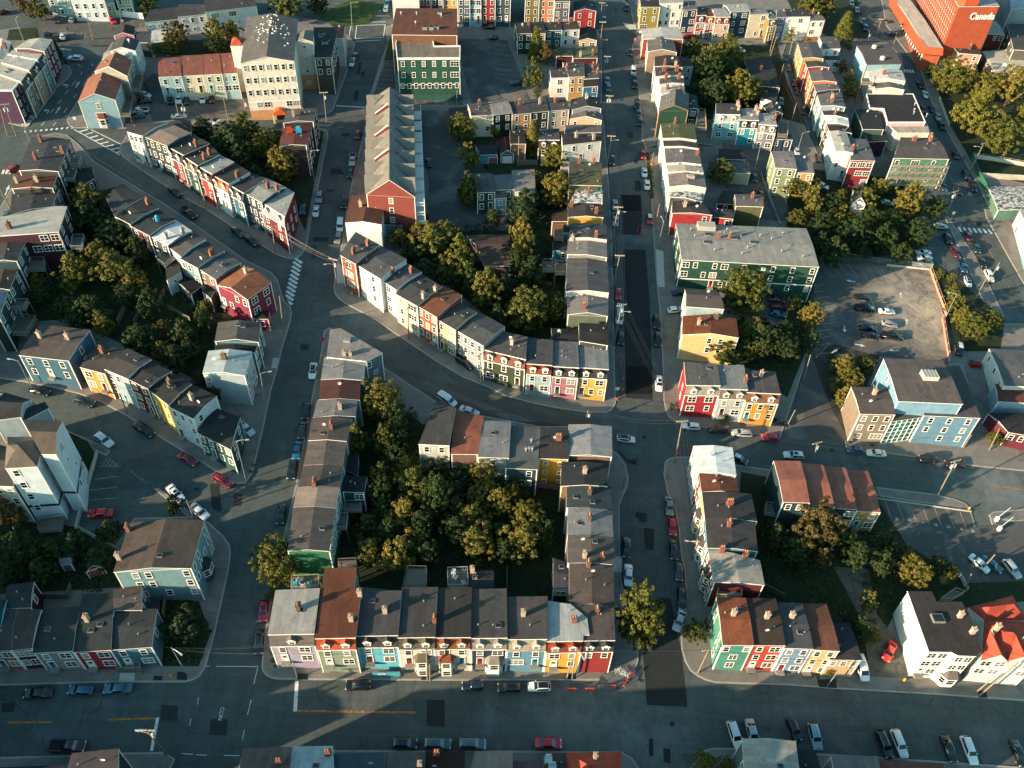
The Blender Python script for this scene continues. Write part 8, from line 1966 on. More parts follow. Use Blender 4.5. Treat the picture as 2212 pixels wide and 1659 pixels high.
# details on particular buildings
h = find('orange federal'); P = h['P']; z = h['z']; root = h['root']; o0 = h['o0']
a, b = P[0], P[1]; d = (b - a).normalized(); n = Vector((d.y, -d.x)); L = (b - a).length
o = link('sign_lettering', text_mesh('Canada', 3.4, TRIM), root)
p = a + d * L * .68 + n * .16; o.location = Vector((p.x, p.y, z - 4.6)) - o0; o.rotation_euler = (R(90), 0, math.atan2(d.y, d.x))
a, b = P[3], P[0]; d = (b - a).normalized(); n = Vector((d.y, -d.x)); L = (b - a).length; rz = math.atan2(d.y, d.x)
sm = MB(); sm.box(-.4, -.03, -.95, .4, 0, .95); SLOT = sm.mesh('pane', [GLASS]); fm = MB(); fm.box(-.5, -.1, -1.12, .5, .0, -.95); fm.box(-.46, -.07, -.95, -.4, 0, 1); SLF = fm.mesh('window', [TRIM])
for r in range(5):
 for i in range(18):
  s = L - 3 - i * 3.0
  if s < 0: break
  if r * 18 + i >= 92: break
  p = a + d * s + n * .004; w = link('window', SLF, root, Vector((p.x, p.y, z - 2.6 - r * 2.75)) - o0); w.rotation_euler = (0, 0, rz); link('pane', SLOT, w)
a, b = P[0], P[1]; d = (b - a).normalized(); n = Vector((d.y, -d.x)); L = (b - a).length
m = MB(); q = [a + d * L * .12, a + d * L * .45, a + d * L * .45 - n * 7, a + d * L * .12 - n * 7]; m.prism([(v.x, v.y) for v in q], z, z + 4.5); o = m.build('stair_tower', [wallm('#cf4a22')], root, off=-o0)
h = find('long low podium'); P = h['P']; z = h['z']; root = h['root']; o0 = h['o0']; mo = offset_poly(P, 2.2, [3, 0]); m = MB()
for i in (3, 0):
 A, B, C, D = mo[i], mo[(i + 1) % 4], P[(i + 1) % 4], P[i]; m.poly([(A.x, A.y, z - 1.6), (B.x, B.y, z - 1.6), (C.x, C.y, z + .25), (D.x, D.y, z + .25)], 0); m.poly([(A.x, A.y, z - 1.9), (B.x, B.y, z - 1.9), (B.x, B.y, z - 1.6), (A.x, A.y, z - 1.6)], 0)
m.build('skirt_roof', [wallm('#c9491f')], root, off=-o0)
a, b = P[3], P[0]; d = (b - a).normalized(); n = Vector((d.y, -d.x)); L = (b - a).length; pane = MB(); pane.box(-1.1, -.05, -1.6, 1.1, 0, 1.2, 0); pane.box(1.15, -.3, -1.8, 1.55, 0, 1.3, 1); PN = pane.mesh('shop_window', [GLASS, TRIM]); ban = MB(); ban.box(-.35, -.06, -1.3, .35, 0, 1.1); BN = ban.mesh('banner', [mottled('banner_blue', '#8fb4c8', .6, .3, 2)])
k = int(L / 3.2)
for i in range(k):
 p = a + d * (i + .5) * L / k + n * .02; o = link('shop_window', PN, root, Vector((p.x, p.y, z - 3.2)) - o0); o.rotation_euler = (0, 0, math.atan2(d.y, d.x))
h = find('saw tooth'); P = h['P']; z = h['z']; ro = h['roof']; root = h['root']; o0 = h['o0']
m_r = roofm('#6e6a64')
for side in (1, 3):
 a, b = P[side], P[(side + 1) % 4]; d = (b - a).normalized(); n = Vector((d.y, -d.x)); L = (b - a).length; c = L / 8; wdt = (P[0] - P[1]).length / 2
 for i in range(8):
  s = (i + .5) * c; m = MB(); hw = c * .47; hh = 3.7; dep = wdt * hh / 4.6
  def Q(x, y, zz): p = a + d * (s + x) + n * y; return (p.x, p.y, zz)
  zb = z + .05
  m.poly([Q(-hw, .35, zb), Q(0, .35, zb + hh), Q(0, -dep, zb + hh)][::-1], 0); m.poly([Q(hw, .35, zb), Q(0, -dep, zb + hh), Q(0, .35, zb + hh)][::-1], 0)
  m.poly([Q(-hw, .3, zb - .3), Q(hw, .3, zb - .3), Q(0, .3, zb + hh - .06)], 1); m.build('cross_gable', [m_r, wallm('#8a3a30')], ro)
  if side == 1:
   m = MB()
   for lv in range(3):
    z0 = z - 2.9 - lv * 2.8
    def BX(x0, y0, z0_, x1, y1, z1): 
     M = Matrix.Translation((a.x + d.x * s, a.y + d.y * s, 0)) @ Matrix.Rotation(math.atan2(d.y, d.x), 4, 'Z'); m.box(x0, -y1, z0_, x1, -y0, z1, 0, M)
    BX(-c * .42, 0, z0 - .12, c * .42, 2.5, z0); BX(-c * .42, 2.42, z0 + .85, c * .42, 2.5, z0 + .98)
    BX(-c * .45, 0, z0 + .85, -c * .42, 2.5, z0 + .98)
   BX(c * .42, 2.3, z - 9.5, c * .45, 2.5, z - .9); BX(-c * .45, 2.3, z - 9.5, -c * .42, 2.5, z - .9); BX(-c * .42, 2.42, z - 1, c * .42, 2.5, z - .88)
   m.build('balcony', [TRIM], root, off=-o0)
h2 = h; a, b = P[3], P[0]; d = (b - a).normalized(); n = Vector((d.y, -d.x)); L = (b - a).length; wdt = (P[0] - P[1]).length / 2
for i in range(1, 4):
 s = L * i / 4; m = MB()
 def Q(y, zz, x): p = a + d * (s + x) - n * y; return (p.x, p.y, zz)
 for y0, y1 in ((wdt * .35, wdt * .98),):
  z0, z1 = z + 4.6 * y0 / wdt, z + 4.6 * y1 / wdt
  for xx, mi in ((.35, 1), (-.35, 0)): m.poly([Q(y0, z0 - .1, xx), Q(y1, z1 - .1, xx), Q(y1, z1 + 1.0, xx), Q(y0, z0 + 1.0, xx)], mi)
  m.poly([Q(y0, z0 + 1.0, -.35), Q(y1, z1 + 1.0, -.35), Q(y1, z1 + 1.0, .35), Q(y0, z0 + 1.0, .35)], 2); m.poly([Q(y0, z0 - .1, -.35), Q(y0, z0 - .1, .35), Q(y0, z0 + 1.0, .35), Q(y0, z0 + 1.0, -.35)], 2)
 m.build('party_parapet', [m_r, wallm('#8a3a30'), TRIM], ro)
h = find('four storey cream'); P = h['P']; root = h['root']; o0 = h['o0']; a, b = P[0], P[1]; d = (b - a).normalized(); n = Vector((d.y, -d.x)); p = a + d * (b - a).length * .57 + n * .05; zg = gz(p.x, p.y); m = MB()
for k in range(8):
 t0, t1 = math.pi * k / 8, math.pi * (k + 1) / 8
 m.poly([(2 * math.cos(t0), -2.6, 2.6 + 1.5 * math.sin(t0)), (2 * math.cos(t0), 0, 2.6 + 1.5 * math.sin(t0)), (2 * math.cos(t1), 0, 2.6 + 1.5 * math.sin(t1)), (2 * math.cos(t1), -2.6, 2.6 + 1.5 * math.sin(t1))], 0)
m.poly([(2 * math.cos(math.pi * k / 8), -2.6, 2.6 + 1.5 * math.sin(math.pi * k / 8)) for k in range(9)][::-1], 0)
for x in (-1.9, 1.9): m.box(x - .25, -2.6, 0, x + .25, -2.1, 2.7, 1)
m.box(-1.2, -.06, 0, 1.2, -.0, 2.6, 2); o = m.build('entrance_canopy', [mottled('canopy_orange', '#b5532a', .6, .1, 1), wallm('#d9cdb4'), GLASS], root); o.location = Vector((p.x, p.y, zg)) - o0; o.rotation_euler = (0, 0, math.atan2(d.y, d.x))
h = find('teal glass entrance'); P = h['P']; root = h['root']; o0 = h['o0']; a, b = P[0], P[1]; d = (b - a).normalized(); n = Vector((d.y, -d.x)); L = (b - a).length; zg = gz(a.x, a.y); M = Matrix.Translation((a.x, a.y, 0)) @ Matrix.Rotation(math.atan2(d.y, d.x), 4, 'Z'); m = MB()
for i in range(7): m.box(L * i / 6 - .05, -.12, zg, L * i / 6 + .05, -.003, h['z'] - .25, 0, M)
for zz in (.1, 1.3, 2.6, 3.9, 5.2, 6.5): m.box(0, -.1, zg + zz, L, -.004, zg + zz + .1, 0, M)
m.build('glazing_bar', [TRIM], root, off=-o0)
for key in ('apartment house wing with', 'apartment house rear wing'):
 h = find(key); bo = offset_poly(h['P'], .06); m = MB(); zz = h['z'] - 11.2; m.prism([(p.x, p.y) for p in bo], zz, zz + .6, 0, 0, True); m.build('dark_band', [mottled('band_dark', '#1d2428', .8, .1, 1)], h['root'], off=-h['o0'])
h = find('hipped bright red roofs'); P = h['P']; z = h['z']; a, b = P[0], P[1]; d = (b - a).normalized(); n = Vector((d.y, -d.x)); L = (b - a).length
for s in (L * .2, L * .62):
 m = MB(); hw = 2.6
 def Q(x, y, zz): p = a + d * (s + x) + n * y; return (p.x, p.y, zz)
 m.poly([Q(-hw, .5, z), Q(0, .5, z + 2.6), Q(0, -4.6, z + 2.6)][::-1], 0); m.poly([Q(hw, .5, z), Q(0, -4.6, z + 2.6), Q(0, .5, z + 2.6)][::-1], 0); m.poly([Q(-hw, .4, z), Q(hw, .4, z), Q(0, .4, z + 2.5)], 1)
 m.build('front_gable', [roofm('#a8402c'), wallm('#dcd6ca')], h['roof'])
def bay(key, e, u, w, zlo, zhi, roofc, wallc, proj=1.0):
 h = find(key); P = h['out']; a, b = P[e], P[(e + 1) % len(P)]; d = (b - a).normalized(); n = Vector((d.y, -d.x)); c = a + d * (b - a).length * u; zg = gz(c.x, c.y); w2 = w / 2
 q = [c - d * w2 + n * .0, c - d * w2 * .55 + n * proj, c + d * w2 * .55 + n * proj, c + d * w2 + n * .0]; m = MB(); z0, z1 = zg + zlo, zg + zhi; m.prism([(p.x, p.y) for p in q], z0 - (.6 if zlo > .5 else 0), z1, 0, 0, True)
 k = offset_poly(q, .2); m.poly([(k[0].x, k[0].y, z1), (k[1].x, k[1].y, z1), (k[2].x, k[2].y, z1), (k[3].x, k[3].y, z1), (c.x + d.x * w2 * .5, c.y + d.y * w2 * .5, z1 + 1.3), (c.x - d.x * w2 * .5, c.y - d.y * w2 * .5, z1 + 1.3)][:4], 1)
 T0, T1 = (c - d * w2 * .45, c + d * w2 * .45)
 for A, B, C, D in ((k[1], k[2], T1, T0), (k[0], k[1], T0, T0), (k[2], k[3], T1, T1)): m.poly([(A.x, A.y, z1 + .02), (B.x, B.y, z1 + .02), (C.x, C.y, z1 + 1.25)] + ([(D.x, D.y, z1 + 1.25)] if C is not D else []), 1)
 root = h['root']; o0 = h['o0']; bo = m.build('bay_window', [wallm(wallc), roofm(roofc)], root, off=-o0)
 for lv in range(max(1, int((zhi - zlo) / 2.4))):
  for A, B in zip(q, q[1:]):
   mid = (A + B) / 2; dd = (B - A); L = dd.length; dd.normalize(); nn = Vector((dd.y, -dd.x)) * .01; fm, ps, ww, hh = WM['s']; x = link('window', fm, root, Vector((mid.x + nn.x, mid.y + nn.y, z1 - 1.2 - lv * 2.7)) - o0); x.rotation_euler = (0, 0, math.atan2(dd.y, dd.x)); x.scale = (min(1.4, (L - .35) / .95), 1, 1); link('pane', ps[0], x)
for a in BAYS: bay(*a)
gb = MB(); gb.tube((-.28, 0, .22), (.05, 0, .28), .05, .13, 6); gb.tube((.05, 0, .28), (.25, 0, .34), .13, .06, 6); gb.tube((.2, 0, .34), (.34, 0, .42), .08, .06, 6); gb.tube((.34, 0, .4), (.46, 0, .38), .025, .01, 4); gb.tube((0, .05, 0), (0, .05, .22), .015, .015, 4); gb.tube((0, -.05, 0), (0, -.05, .22), .015, .015, 4)
GULL = gb.mesh('gull', [mottled('gull_white', '#dedede', .7, .05, 3)]); h = find('gulls'); r = random.Random(3)
for i in range(70):
 u, v_ = min(.95, max(.1, r.gauss(.5, .17))), min(.95, max(.1, r.gauss(.66, .16))); p = h['uv'](u, v_); zz = h['rz_at'](p)
 o = link('gull', GULL, None, (p.x, p.y, zz + .03)); o.rotation_euler = (0, 0, r.uniform(0, 6.28)); o.scale = (1, 1, 1); tag(o, 'white gull resting on the grey hotel roof', 'bird', 'gulls resting on the hotel roof')
def on_roof(key, me, name, spots, scale=1, cat=None, lab=None):
 h = find(key)
 for i, (u, v_) in enumerate(spots):
  p = h['uv'](u, v_); o = link(name, me, h['roof'], (p.x, p.y, h['rz_at'](p))); o.rotation_euler = (0, 0, h['rz']); o.scale = (scale,) * 3
on_roof('rust brown roofed building', ACU, 'air_conditioner', [(.5, .18), (.6, .18), (.68, .2), (.72, .75)], 1.3)
on_roof('rust brown roofed building', VENT, 'vent_pipe', [(.35, .7), (.75, .62), (.1, .7), (.35, .35)], 2)
on_roof('brown brick block', ACU, 'air_conditioner', [(.3, .7), (.42, .7), (.3, .62), (.5, .4), (.6, .4)], 1.1)
fan = MB(); fan.tube((0, 0, -.2), (0, 0, .8), .75, .75, 8); fan.tube((0, 0, .8), (0, 0, 1.0), .75, .3, 8); FANM = fan.mesh('roof_fan', [mottled('fan_metal', '#a09f98', .5, .15, 2)])
on_roof('two roof fans', FANM, 'roof_fan', [(.5, .2), (.45, .78)], 1.3); on_roof('round fans', FANM, 'roof_fan', [(.35, .25), (.55, .2)], 1.3)
on_roof('wide black flat roofed', VENT, 'vent_pipe', [(.75, .4), (.7, .3), (.9, .25), (.85, .6)], 2)
on_roof('big dark green apartment', SKYL, 'skylight', [(.22, .68), (.2, .45), (.42, .6), (.55, .5)], 1.6)
on_roof('big dark green apartment', VENT, 'vent_pipe', [(.1, .8), (.12, .6), (.38, .85), (.5, .75), (.62, .7), (.5, .35), (.7, .62), (.75, .3), (.25, .25), (.45, .2), (.9, .2), (.8, .8)], 1.6)
pl = MB(); pl.box(-2.4, -1.4, -.2, 2.4, 1.4, 1.5, 0); on_roof('big dark green apartment', pl.mesh('roof_hut', [mottled('hut_grey', '#8d8b82', .8, .1, 1)]), 'roof_hut', [(.22, .88)])
bs = MB(); bs.box(-1.7, -1.3, -.2, 1.7, 1.3, 1.2, 0)
for i in range(5): bs.box(-1.7 + i * .8, -1.35, 1.2, -1.6 + i * .8, 1.35, 1.28, 0)
bs.box(-1.6, -1.2, 1.2, 1.6, 1.2, 1.24, 1); on_roof('tall rear block', bs.mesh('roof_light', [mottled('rooflight_frame', '#a9a69a', .6, .1, 2), mottled('rooflight_glass', '#7f8480', .2, .1, 2)]), 'roof_light', [(.62, .55)])
on_roof('big white house with a black', SKYL, 'skylight', [(.38, .55)], 2.2)
on_roof('house with a grey tan roof', bs.mesh('roof_hatch', [mottled('hatch_tan', '#8d8478', .8, .1, 1)] * 2), 'roof_hatch', [(.6, .5)], .6)
on_roof('wedge shaped grey', bs.mesh('roof_hatch', [mottled('hatch_grey', '#7f7b76', .8, .1, 1)] * 2), 'roof_hatch', [(.35, .6)], .45)
on_roof('dark blue backed house', VENT, 'vent_pipe', [(.75, .6), (.7, .4), (.6, .38), (.8, .4)], 2)
chb = MB(); chb.box(-.3, -.3, .28, .3, .3, .36); chb.box(-.3, .26, .3, .3, .34, 1.0); chb.box(-.38, -.35, .5, -.3, .3, .56); chb.box(.3, -.35, .5, .38, .3, .56)
for x in (-.32, .32):
 for y in (-.3, .28): chb.box(x - .04, y - .04, 0, x + .04, y + .04, .52)
def chair(P, colr, label, sc_=1.0, rz=0, grp=None):
 me = chb.mesh('deck_chair', [mottled('chair_plastic', colr, .5, .1, 2)]); o = link('deck_chair', me, None, P); o.scale = (sc_,) * 3; o.rotation_euler = (0, 0, rz); tag(o, label, 'chair', grp)
h = find('red roof terrace holds')
for (u, v_, c, l) in ((.3, .5, '#b5442c', 'orange red deck chair on the dark red roof terrace'), (.62, .5, '#39a0c4', 'bright blue deck chair on the dark red roof terrace')):
 p = h['uv'](u, v_); chair(Vector((p.x, p.y, h['z'] + .035)), c, l, 2.0, R(20))
def deck_at(t, pts, H, label, wood='#5f574d', rail='#7e7a72', post=True, name='roof_deck'):
 V = [tv(t, *p) for p in pts]; cu_, cv = sum(p[0] for p in V) / 4, sum(p[1] for p in V) / 4; z = gp(cu_, cv, H).z; P = [at_z(u, v, z) for u, v in V]; c = sum(P, Vector()) / 4
 root = empty(name, (c.x, c.y, gz(c.x, c.y))); tag(root, label, 'deck'); loc = -root.location
 m = MB(); m.prism([(p.x, p.y) for p in P], z - .18, z, 0, 0, True); m.build('deck_floor', [mottled('deck_boards', wood, .9, .3, 2, streak=(6, .5, 1))], root, off=loc)
 m = MB(); q = MB()
 for i in range(4):
  A, B = P[i], P[(i + 1) % 4]; n_ = max(2, int((B - A).length / .35))
  m.tube(A + Vector((0, 0, 1)), B + Vector((0, 0, 1)), .06, .06, 4); m.tube(A + Vector((0, 0, .12)), B + Vector((0, 0, .12)), .04, .04, 4)
  for k in range(n_): p = A.lerp(B, k / n_); m.tube(p + Vector((0, 0, .1)), p + Vector((0, 0, 1)), .022, .022, 4)
  q.tube((A.x, A.y, gz(A.x, A.y) - .2), (A.x, A.y, z - .1), .1, .1, 5)
 m.build('railing', [mottled('rail_paint', rail, .7, .1, 2)], root, off=loc); q.build('leg', [WOOD], root, off=loc)
 return P, z
DK = {}
for t, pts, H, rail, lab in DECKS: DK[lab] = deck_at(t, pts, H, lab, rail=rail)
def on_deck(lab, items):
 P, z = DK[lab]
 for i, (u, v_, c, l) in enumerate(items):
  p = P[0].lerp(P[1], u).lerp(P[3].lerp(P[2], u), v_); chair(Vector((p.x, p.y, z + .005)), c, l, 1.1, i * 1.1)
on_deck('roof deck with turquoise chairs behind the lavender house', [(.12, .3, '#1f9a9a', 'turquoise chair at the left of the deck behind the lavender house'), (.28, .65, '#c4c8ca', 'pale chair beside the left turquoise chair on the lavender house deck'), (.7, .3, '#1f9a9a', 'turquoise chair at the right of the deck behind the lavender house'), (.42, .25, '#b5b9bb', 'white low chair in the middle of the lavender house deck')])
on_deck('grey plank deck with white chairs behind the rust mansard house', [(.3, .8, '#c9c9c4', 'round white chair at the top of the plank deck'), (.38, .5, '#c9c9c4', 'white chair in the middle of the plank deck'), (.8, .2, '#9aa0a2', 'grey chair at the corner of the plank deck')])
h = find('flat roof deck with white chairs')
for i, (u, v_) in enumerate(((.18, .8), (.35, .6))): p = h['uv'](u, v_); chair(Vector((p.x, p.y, h['rz_at'](p) + .035)), '#a9bcc4', ['pale sun chair nearest the street on the bottom edge roof', 'second pale sun chair on the bottom edge roof'][i], 1.6)
h = find('blue barrel'); m = MB(); m.tube((0, 0, 0), (0, 0, 1.3), .55, .5, 14); m.tube((0, 0, 1.3), (0, 0, 1.7), .5, .18, 14); p = h['uv'](.62, .6); o = m.build('roof_tank', [mottled('tank_blue', '#1f7f9a', .5, .1, 2)]); o.location = (p.x, p.y, h['rz_at'](p) + .02); tag(o, 'bright blue tank standing on the dark roof in the left block', 'tank')
def fence(name, t, pts, h_, label, mat, cat='fence', th=.08, z0=.1, posts=None, posmat=None):
 P = [gp(*tv(t, *p)) for p in pts]; root = empty(name, (P[0].x, P[0].y, gz(P[0].x, P[0].y))); tag(root, label, cat); loc = -root.location; m = MB(); q = MB()
 for A, B in zip(P, P[1:]):
  d = (B - A); L = Vector((d.x, d.y)).length; n = Vector((-d.y, d.x, 0)).normalized() * th; A0, B0 = Vector((A.x, A.y, gz(A.x, A.y))), Vector((B.x, B.y, gz(B.x, B.y))); U = Vector((0, 0, h_)); Z = Vector((0, 0, -.3))
  for f in ([A0 - n + Z, B0 - n + Z, B0 - n + U, A0 - n + U], [B0 + n + Z, A0 + n + Z, A0 + n + U, B0 + n + U], [A0 - n + U, B0 - n + U, B0 + n + U, A0 + n + U], [A0 + n + Z, A0 - n + Z, A0 - n + U, A0 + n + U], [B0 - n + Z, B0 + n + Z, B0 + n + U, B0 - n + U]): m.poly(f)
  k = max(1, int(L / 2.4))
  for i in range(k + 1):
   p = A0.lerp(B0, i / k); q.tube(p + Z, p + Vector((0, 0, (posts or h_) + .12)), .07, .07, 5)
  if posts: q.tube(A0 + Vector((0, 0, posts)), B0 + Vector((0, 0, posts)), .05, .05, 4)
 m.build('panel', mat, root, off=loc); q.build('post', posmat or mat, root, off=loc)
BOARD = mottled('fence_boards', '#6a5f52', .9, .3, 2, streak=(4, 4, .4)); WALLC = mottled('wall_render', '#a79f92', .9, .2, .6); REDW = mottled('pinkish_barrier', '#b58370', .8, .2, 1)
for nm, t, pts, h_, lab, mt, posts in FENCES: fence(nm, t, pts, h_, lab, {'b': BOARD, 'c': WALLC, 'r': REDW, 'w': TRIM, 'k': MC.get('x') or METAL, 'g': wallm('#276a4c')}[mt], posts=posts, cat='wall' if 'wall' in nm else 'fence')
def chain_fence(t, pts, h_, label):
 P = [gp(*tv(t, *p)) for p in pts]; root = empty('chain_link_fence', P[0]); tag(root, label, 'fence'); m = MB(); q = MB(); loc = -root.location
 for A, B in zip(P, P[1:]):
  L = (B - A).length; U = Vector((0, 0, h_)); A0, B0 = Vector((A.x, A.y, gz(A.x, A.y))), Vector((B.x, B.y, gz(B.x, B.y)))
  k = max(1, int(L / .3))
  for i in range(-2, k): 
   a, b = A0.lerp(B0, max(0, i / k)), A0.lerp(B0, min(1, (i + 3) / k)); m.tube(a, b + U, .01, .01, 3, cap=False); m.tube(a + U, b, .01, .01, 3, cap=False)
  for i in range(int(L / 3) + 1): p = A0.lerp(B0, i / max(1, int(L / 3))); q.tube(p, p + U * 1.03, .045, .045, 5)
  q.tube(A0 + U, B0 + U, .035, .035, 5)
 m.build('mesh_panel', METAL, root, off=loc); q.build('fence_post', METAL, root, off=loc)
chain_fence('d1', [(600, 600), (815, 590), (1150, 640), (1485, 672)], 1.6, 'grey chain link fence along the top of the big car park')
h = find('wrapped in scaffolding'); P = h['P']; z = h['z']; a, b = P[0], P[1]; d = (b - a).normalized(); n = Vector((d.y, -d.x)); L = (b - a).length; zb = gz(a.x, a.y)
root = empty('scaffolding', (a.x, a.y, zb)); tag(root, 'timber and steel scaffolding across the front of the green house', 'scaffolding'); m = MB(); q = MB()
for i in range(9):
 for o_ in (.5, 1.8):
  p = a + d * L * i / 8 + n * o_; m.tube((p.x, p.y, zb - 1), (p.x, p.y, z - 1.5), .06, .06, 5)
for lv in range(4):
 zz = zb + .8 + lv * 2.1
 for o_ in (.5, 1.8):
  p0, p1 = a + n * o_, b + n * o_; m.tube((p0.x, p0.y, zz + .9), (p1.x, p1.y, zz + .9), .05, .05, 5); m.tube((p0.x, p0.y, zz), (p1.x, p1.y, zz), .05, .05, 5)
 M = Matrix.Translation((a.x, a.y, 0)) @ Matrix.Rotation(math.atan2(d.y, d.x), 4, 'Z'); q.box(0, -1.85, zz - .05, L, -.5, zz, 0, M)
 for i in range(8): p0, p1 = a + d * L * i / 8 + n * 1.8, a + d * L * (i + 1) / 8 + n * 1.8; m.tube((p0.x, p0.y, zz), (p1.x, p1.y, zz + 2), .035, .035, 4)
m.build('frame', METAL, root, off=-root.location); q.build('plank', mottled('scaffold_plank', '#a08a64', .9, .2, 2), root, off=-root.location)
def sign(t, x, y, colr, shape, hgt, label, txt=None, face=-1.57, post='#8b8f90'):
 B = gp(*tv(t, x, y), .15); root = empty('road_sign', B); tag(root, label, 'sign'); m = MB(); m.tube((0, 0, 0), (0, 0, hgt), .04, .04, 6); m.build('post', METAL, root)
 m = MB(); n_ = {'oct': 8, 'dia': 4, 'rect': 4}[shape]; r_ = .55 if shape == 'oct' else .62; o_ = math.pi / 8 if shape == 'oct' else (0 if shape == 'dia' else math.pi / 4)
 pts = [(r_ * math.cos(o_ + 2 * math.pi * i / n_), -.06, hgt + r_ * math.sin(o_ + 2 * math.pi * i / n_)) for i in range(n_)]; m.poly(pts); m.poly([(a_, .0, c_) for a_, b_, c_ in pts][::-1])
 for i in range(n_): a_, b_ = pts[i], pts[(i + 1) % n_]; m.poly([a_, (a_[0], 0, a_[2]), (b_[0], 0, b_[2]), b_])
 m.build('sign_face', mottled('sign_' + colr, colr, .5, .05, 2), root); root.rotation_euler = (0, 0, face)
 if txt:
  o = link('sign_text', text_mesh(txt, .36, TRIM), root); o.location = (0, -.07, hgt); o.rotation_euler = (R(90), 0, 0)
for a in SIGNS: sign(*a)
sb = MB(); sb.box(-.9, -.06, .78, .9, .06, .92); 
for x in (-.7, .7):
 sb.tube((x, -.3, 0), (x, 0, .85), .04, .04, 4); sb.tube((x, .3, 0), (x, 0, .85), .04, .04, 4)
SAW = sb.mesh('trestle_barrier', [mottled('barrier_red', '#c0392b', .6, .15, 2)])
for t, x, y, rz, l in BARR: P = gp(*tv(t, x, y), .03); o = link('trestle_barrier', SAW, None, P); o.rotation_euler = (0, 0, R(rz)); tag(o, l, 'barrier', None)
cn = MB(); cn.box(-.22, -.22, 0, .22, .22, .05); cn.tube((0, 0, .05), (0, 0, .75), .17, .04, 10); CONE = cn.mesh('traffic_cone', [mottled('cone_orange', '#d9482a', .5, .1, 2)])
for i, (t, x, y, l) in enumerate(CONES): o = link('traffic_cone', CONE, None, gp(*tv(t, x, y), .04)); tag(o, l, 'cone')
hy = MB(); hy.tube((0, 0, 0), (0, 0, .65), .16, .15, 10); hy.tube((0, 0, .65), (0, 0, .85), .17, .06, 10); hy.tube((-.28, 0, .5), (.28, 0, .5), .07, .07, 8); HYD = hy.mesh('fire_hydrant', [mottled('hydrant_yellow', '#c98a1a', .5, .1, 2)])
for t, x, y, l in HYDR: o = link('fire_hydrant', HYD, None, gp(*tv(t, x, y), .16)); o.scale = (1.2, 1.2, 1.2); tag(o, l, 'hydrant')
WAT = nodes('spray_water'); WAT[2].inputs['Base Color'].default_value = lin('#b9c4c6'); WAT[2].inputs['Roughness'].default_value = .4; m = MB(); r = random.Random(5)
A = gp(*tv('c3', 955, 940), .5); B = gp(*tv('c3', 865, 885), .15)
for i in range(900):
 t_ = r.random(); p = A.lerp(B, t_) + Vector((r.gauss(0, .15 + .5 * t_), r.gauss(0, .12 + .4 * t_), .9 * t_ * (1 - t_) * 2 + r.gauss(0, .08))); p.z = max(p.z, gz(p.x, p.y) + .17); s = .05 * r.uniform(.5, 1.6); n_ = Vector((r.gauss(0, 1), r.gauss(0, 1), r.gauss(0, 1))).normalized(); a_ = n_.orthogonal().normalized(); c_ = n_.cross(a_); m.poly([p - a_ * s, p - c_ * s, p + a_ * s, p + c_ * s])
tag(m.build('water_spray', WAT[0]), 'white fan of water spraying onto the corner pavement', kind='stuff')
sheet('water', [tv('c3', *p) for p in ((770, 900), (860, 880), (950, 940), (940, 1000), (860, 1045), (720, 1048), (715, 1000), (800, 980), (740, 930))], ground_mat('wet_ground', '#5d6364', .3, .8, (.8, .5, .6, '#3f4345'), .2), .168)
h = find('flower mural'); P = h['out']; a, b = P[0], P[1]; d = (b - a).normalized(); n = Vector((d.y, -d.x)); L = (b - a).length; M = Matrix.Translation((a.x, a.y, 0)) @ Matrix.Rotation(math.atan2(d.y, d.x), 4, 'Z'); zg = gz(a.x, a.y); m = MB(); m.box(L * .3, -1.5, zg, L, -1.3, zg + 1.4, 0, M)
root = empty('mural_wall', (a.x, a.y, zg)); tag(root, 'low cyan wall with a white flower mural in front of the cyan house', 'wall'); m.build('panel', wallm('#3a9fb0'), root, off=-root.location); m = MB(); r = random.Random(9)
for i in range(26):
 x_, z_ = L * .52 + r.gauss(0, .5), zg + .7 + r.gauss(0, .25); M2 = M @ Matrix.Translation((x_, -1.52, z_)); pts = [M2 @ Vector((.13 * math.cos(k * 1.047), 0, .13 * math.sin(k * 1.047))) for k in range(6)]; m.poly(pts)
m.build('flower_mural', TRIM, root, off=-root.location)
db = MB(); db.box(-1.6, -.8, .1, 1.6, .8, 1.3); db.box(-1.65, -.85, 1.3, 1.65, .85, 1.4, 1)
for t, x, y, c, rz, s, l in BINS: me = db.mesh('skip_bin', [mottled('bin_paint', c, .6, .15, 1), mottled('bin_lid', c, .7, .3, 2)]); o = link('skip_bin', me, None, gp(*tv(t, x, y), .19)); o.rotation_euler = (0, 0, R(rz)); o.scale = (s, s, s); tag(o, l, 'bin')
for x, y, l in ((1990, 1215, 'white barrier gate at the upper end of the car park island'), (2010, 1290, 'white barrier gate at the lower end of the car park island')):
 B = gp(*tv('d2', x, y), .16); root = empty('barrier_gate', B); tag(root, l, 'gate'); m = MB(); m.box(-.3, -.3, 0, .3, .3, 1.2); m.build('housing', TRIM, root); m = MB(); m.tube((0, 0, 1.1), (2.6, 1.5, 2.9), .06, .04, 6); m.build('boom', TRIM, root)
m = MB()
P0, P1 = gp(*tv('c3', 1880, 915), .25), gp(*tv('c3', 2050, 890), .25); d = (P1 - P0).normalized(); s_ = Vector((-d.y, d.x, 0)) * .28
for k in (-1, 1): m.tube(s_ * k, P1 - P0 + s_ * k, .04, .04, 4)
for i in range(15): q = (P1 - P0) * (i + .5) / 15; m.tube(q - s_, q + s_, .03, .03, 4)
o = m.build('ladder', METAL); o.location = P0; tag(o, 'aluminium ladder lying on the ground before the vermilion house', 'ladder')
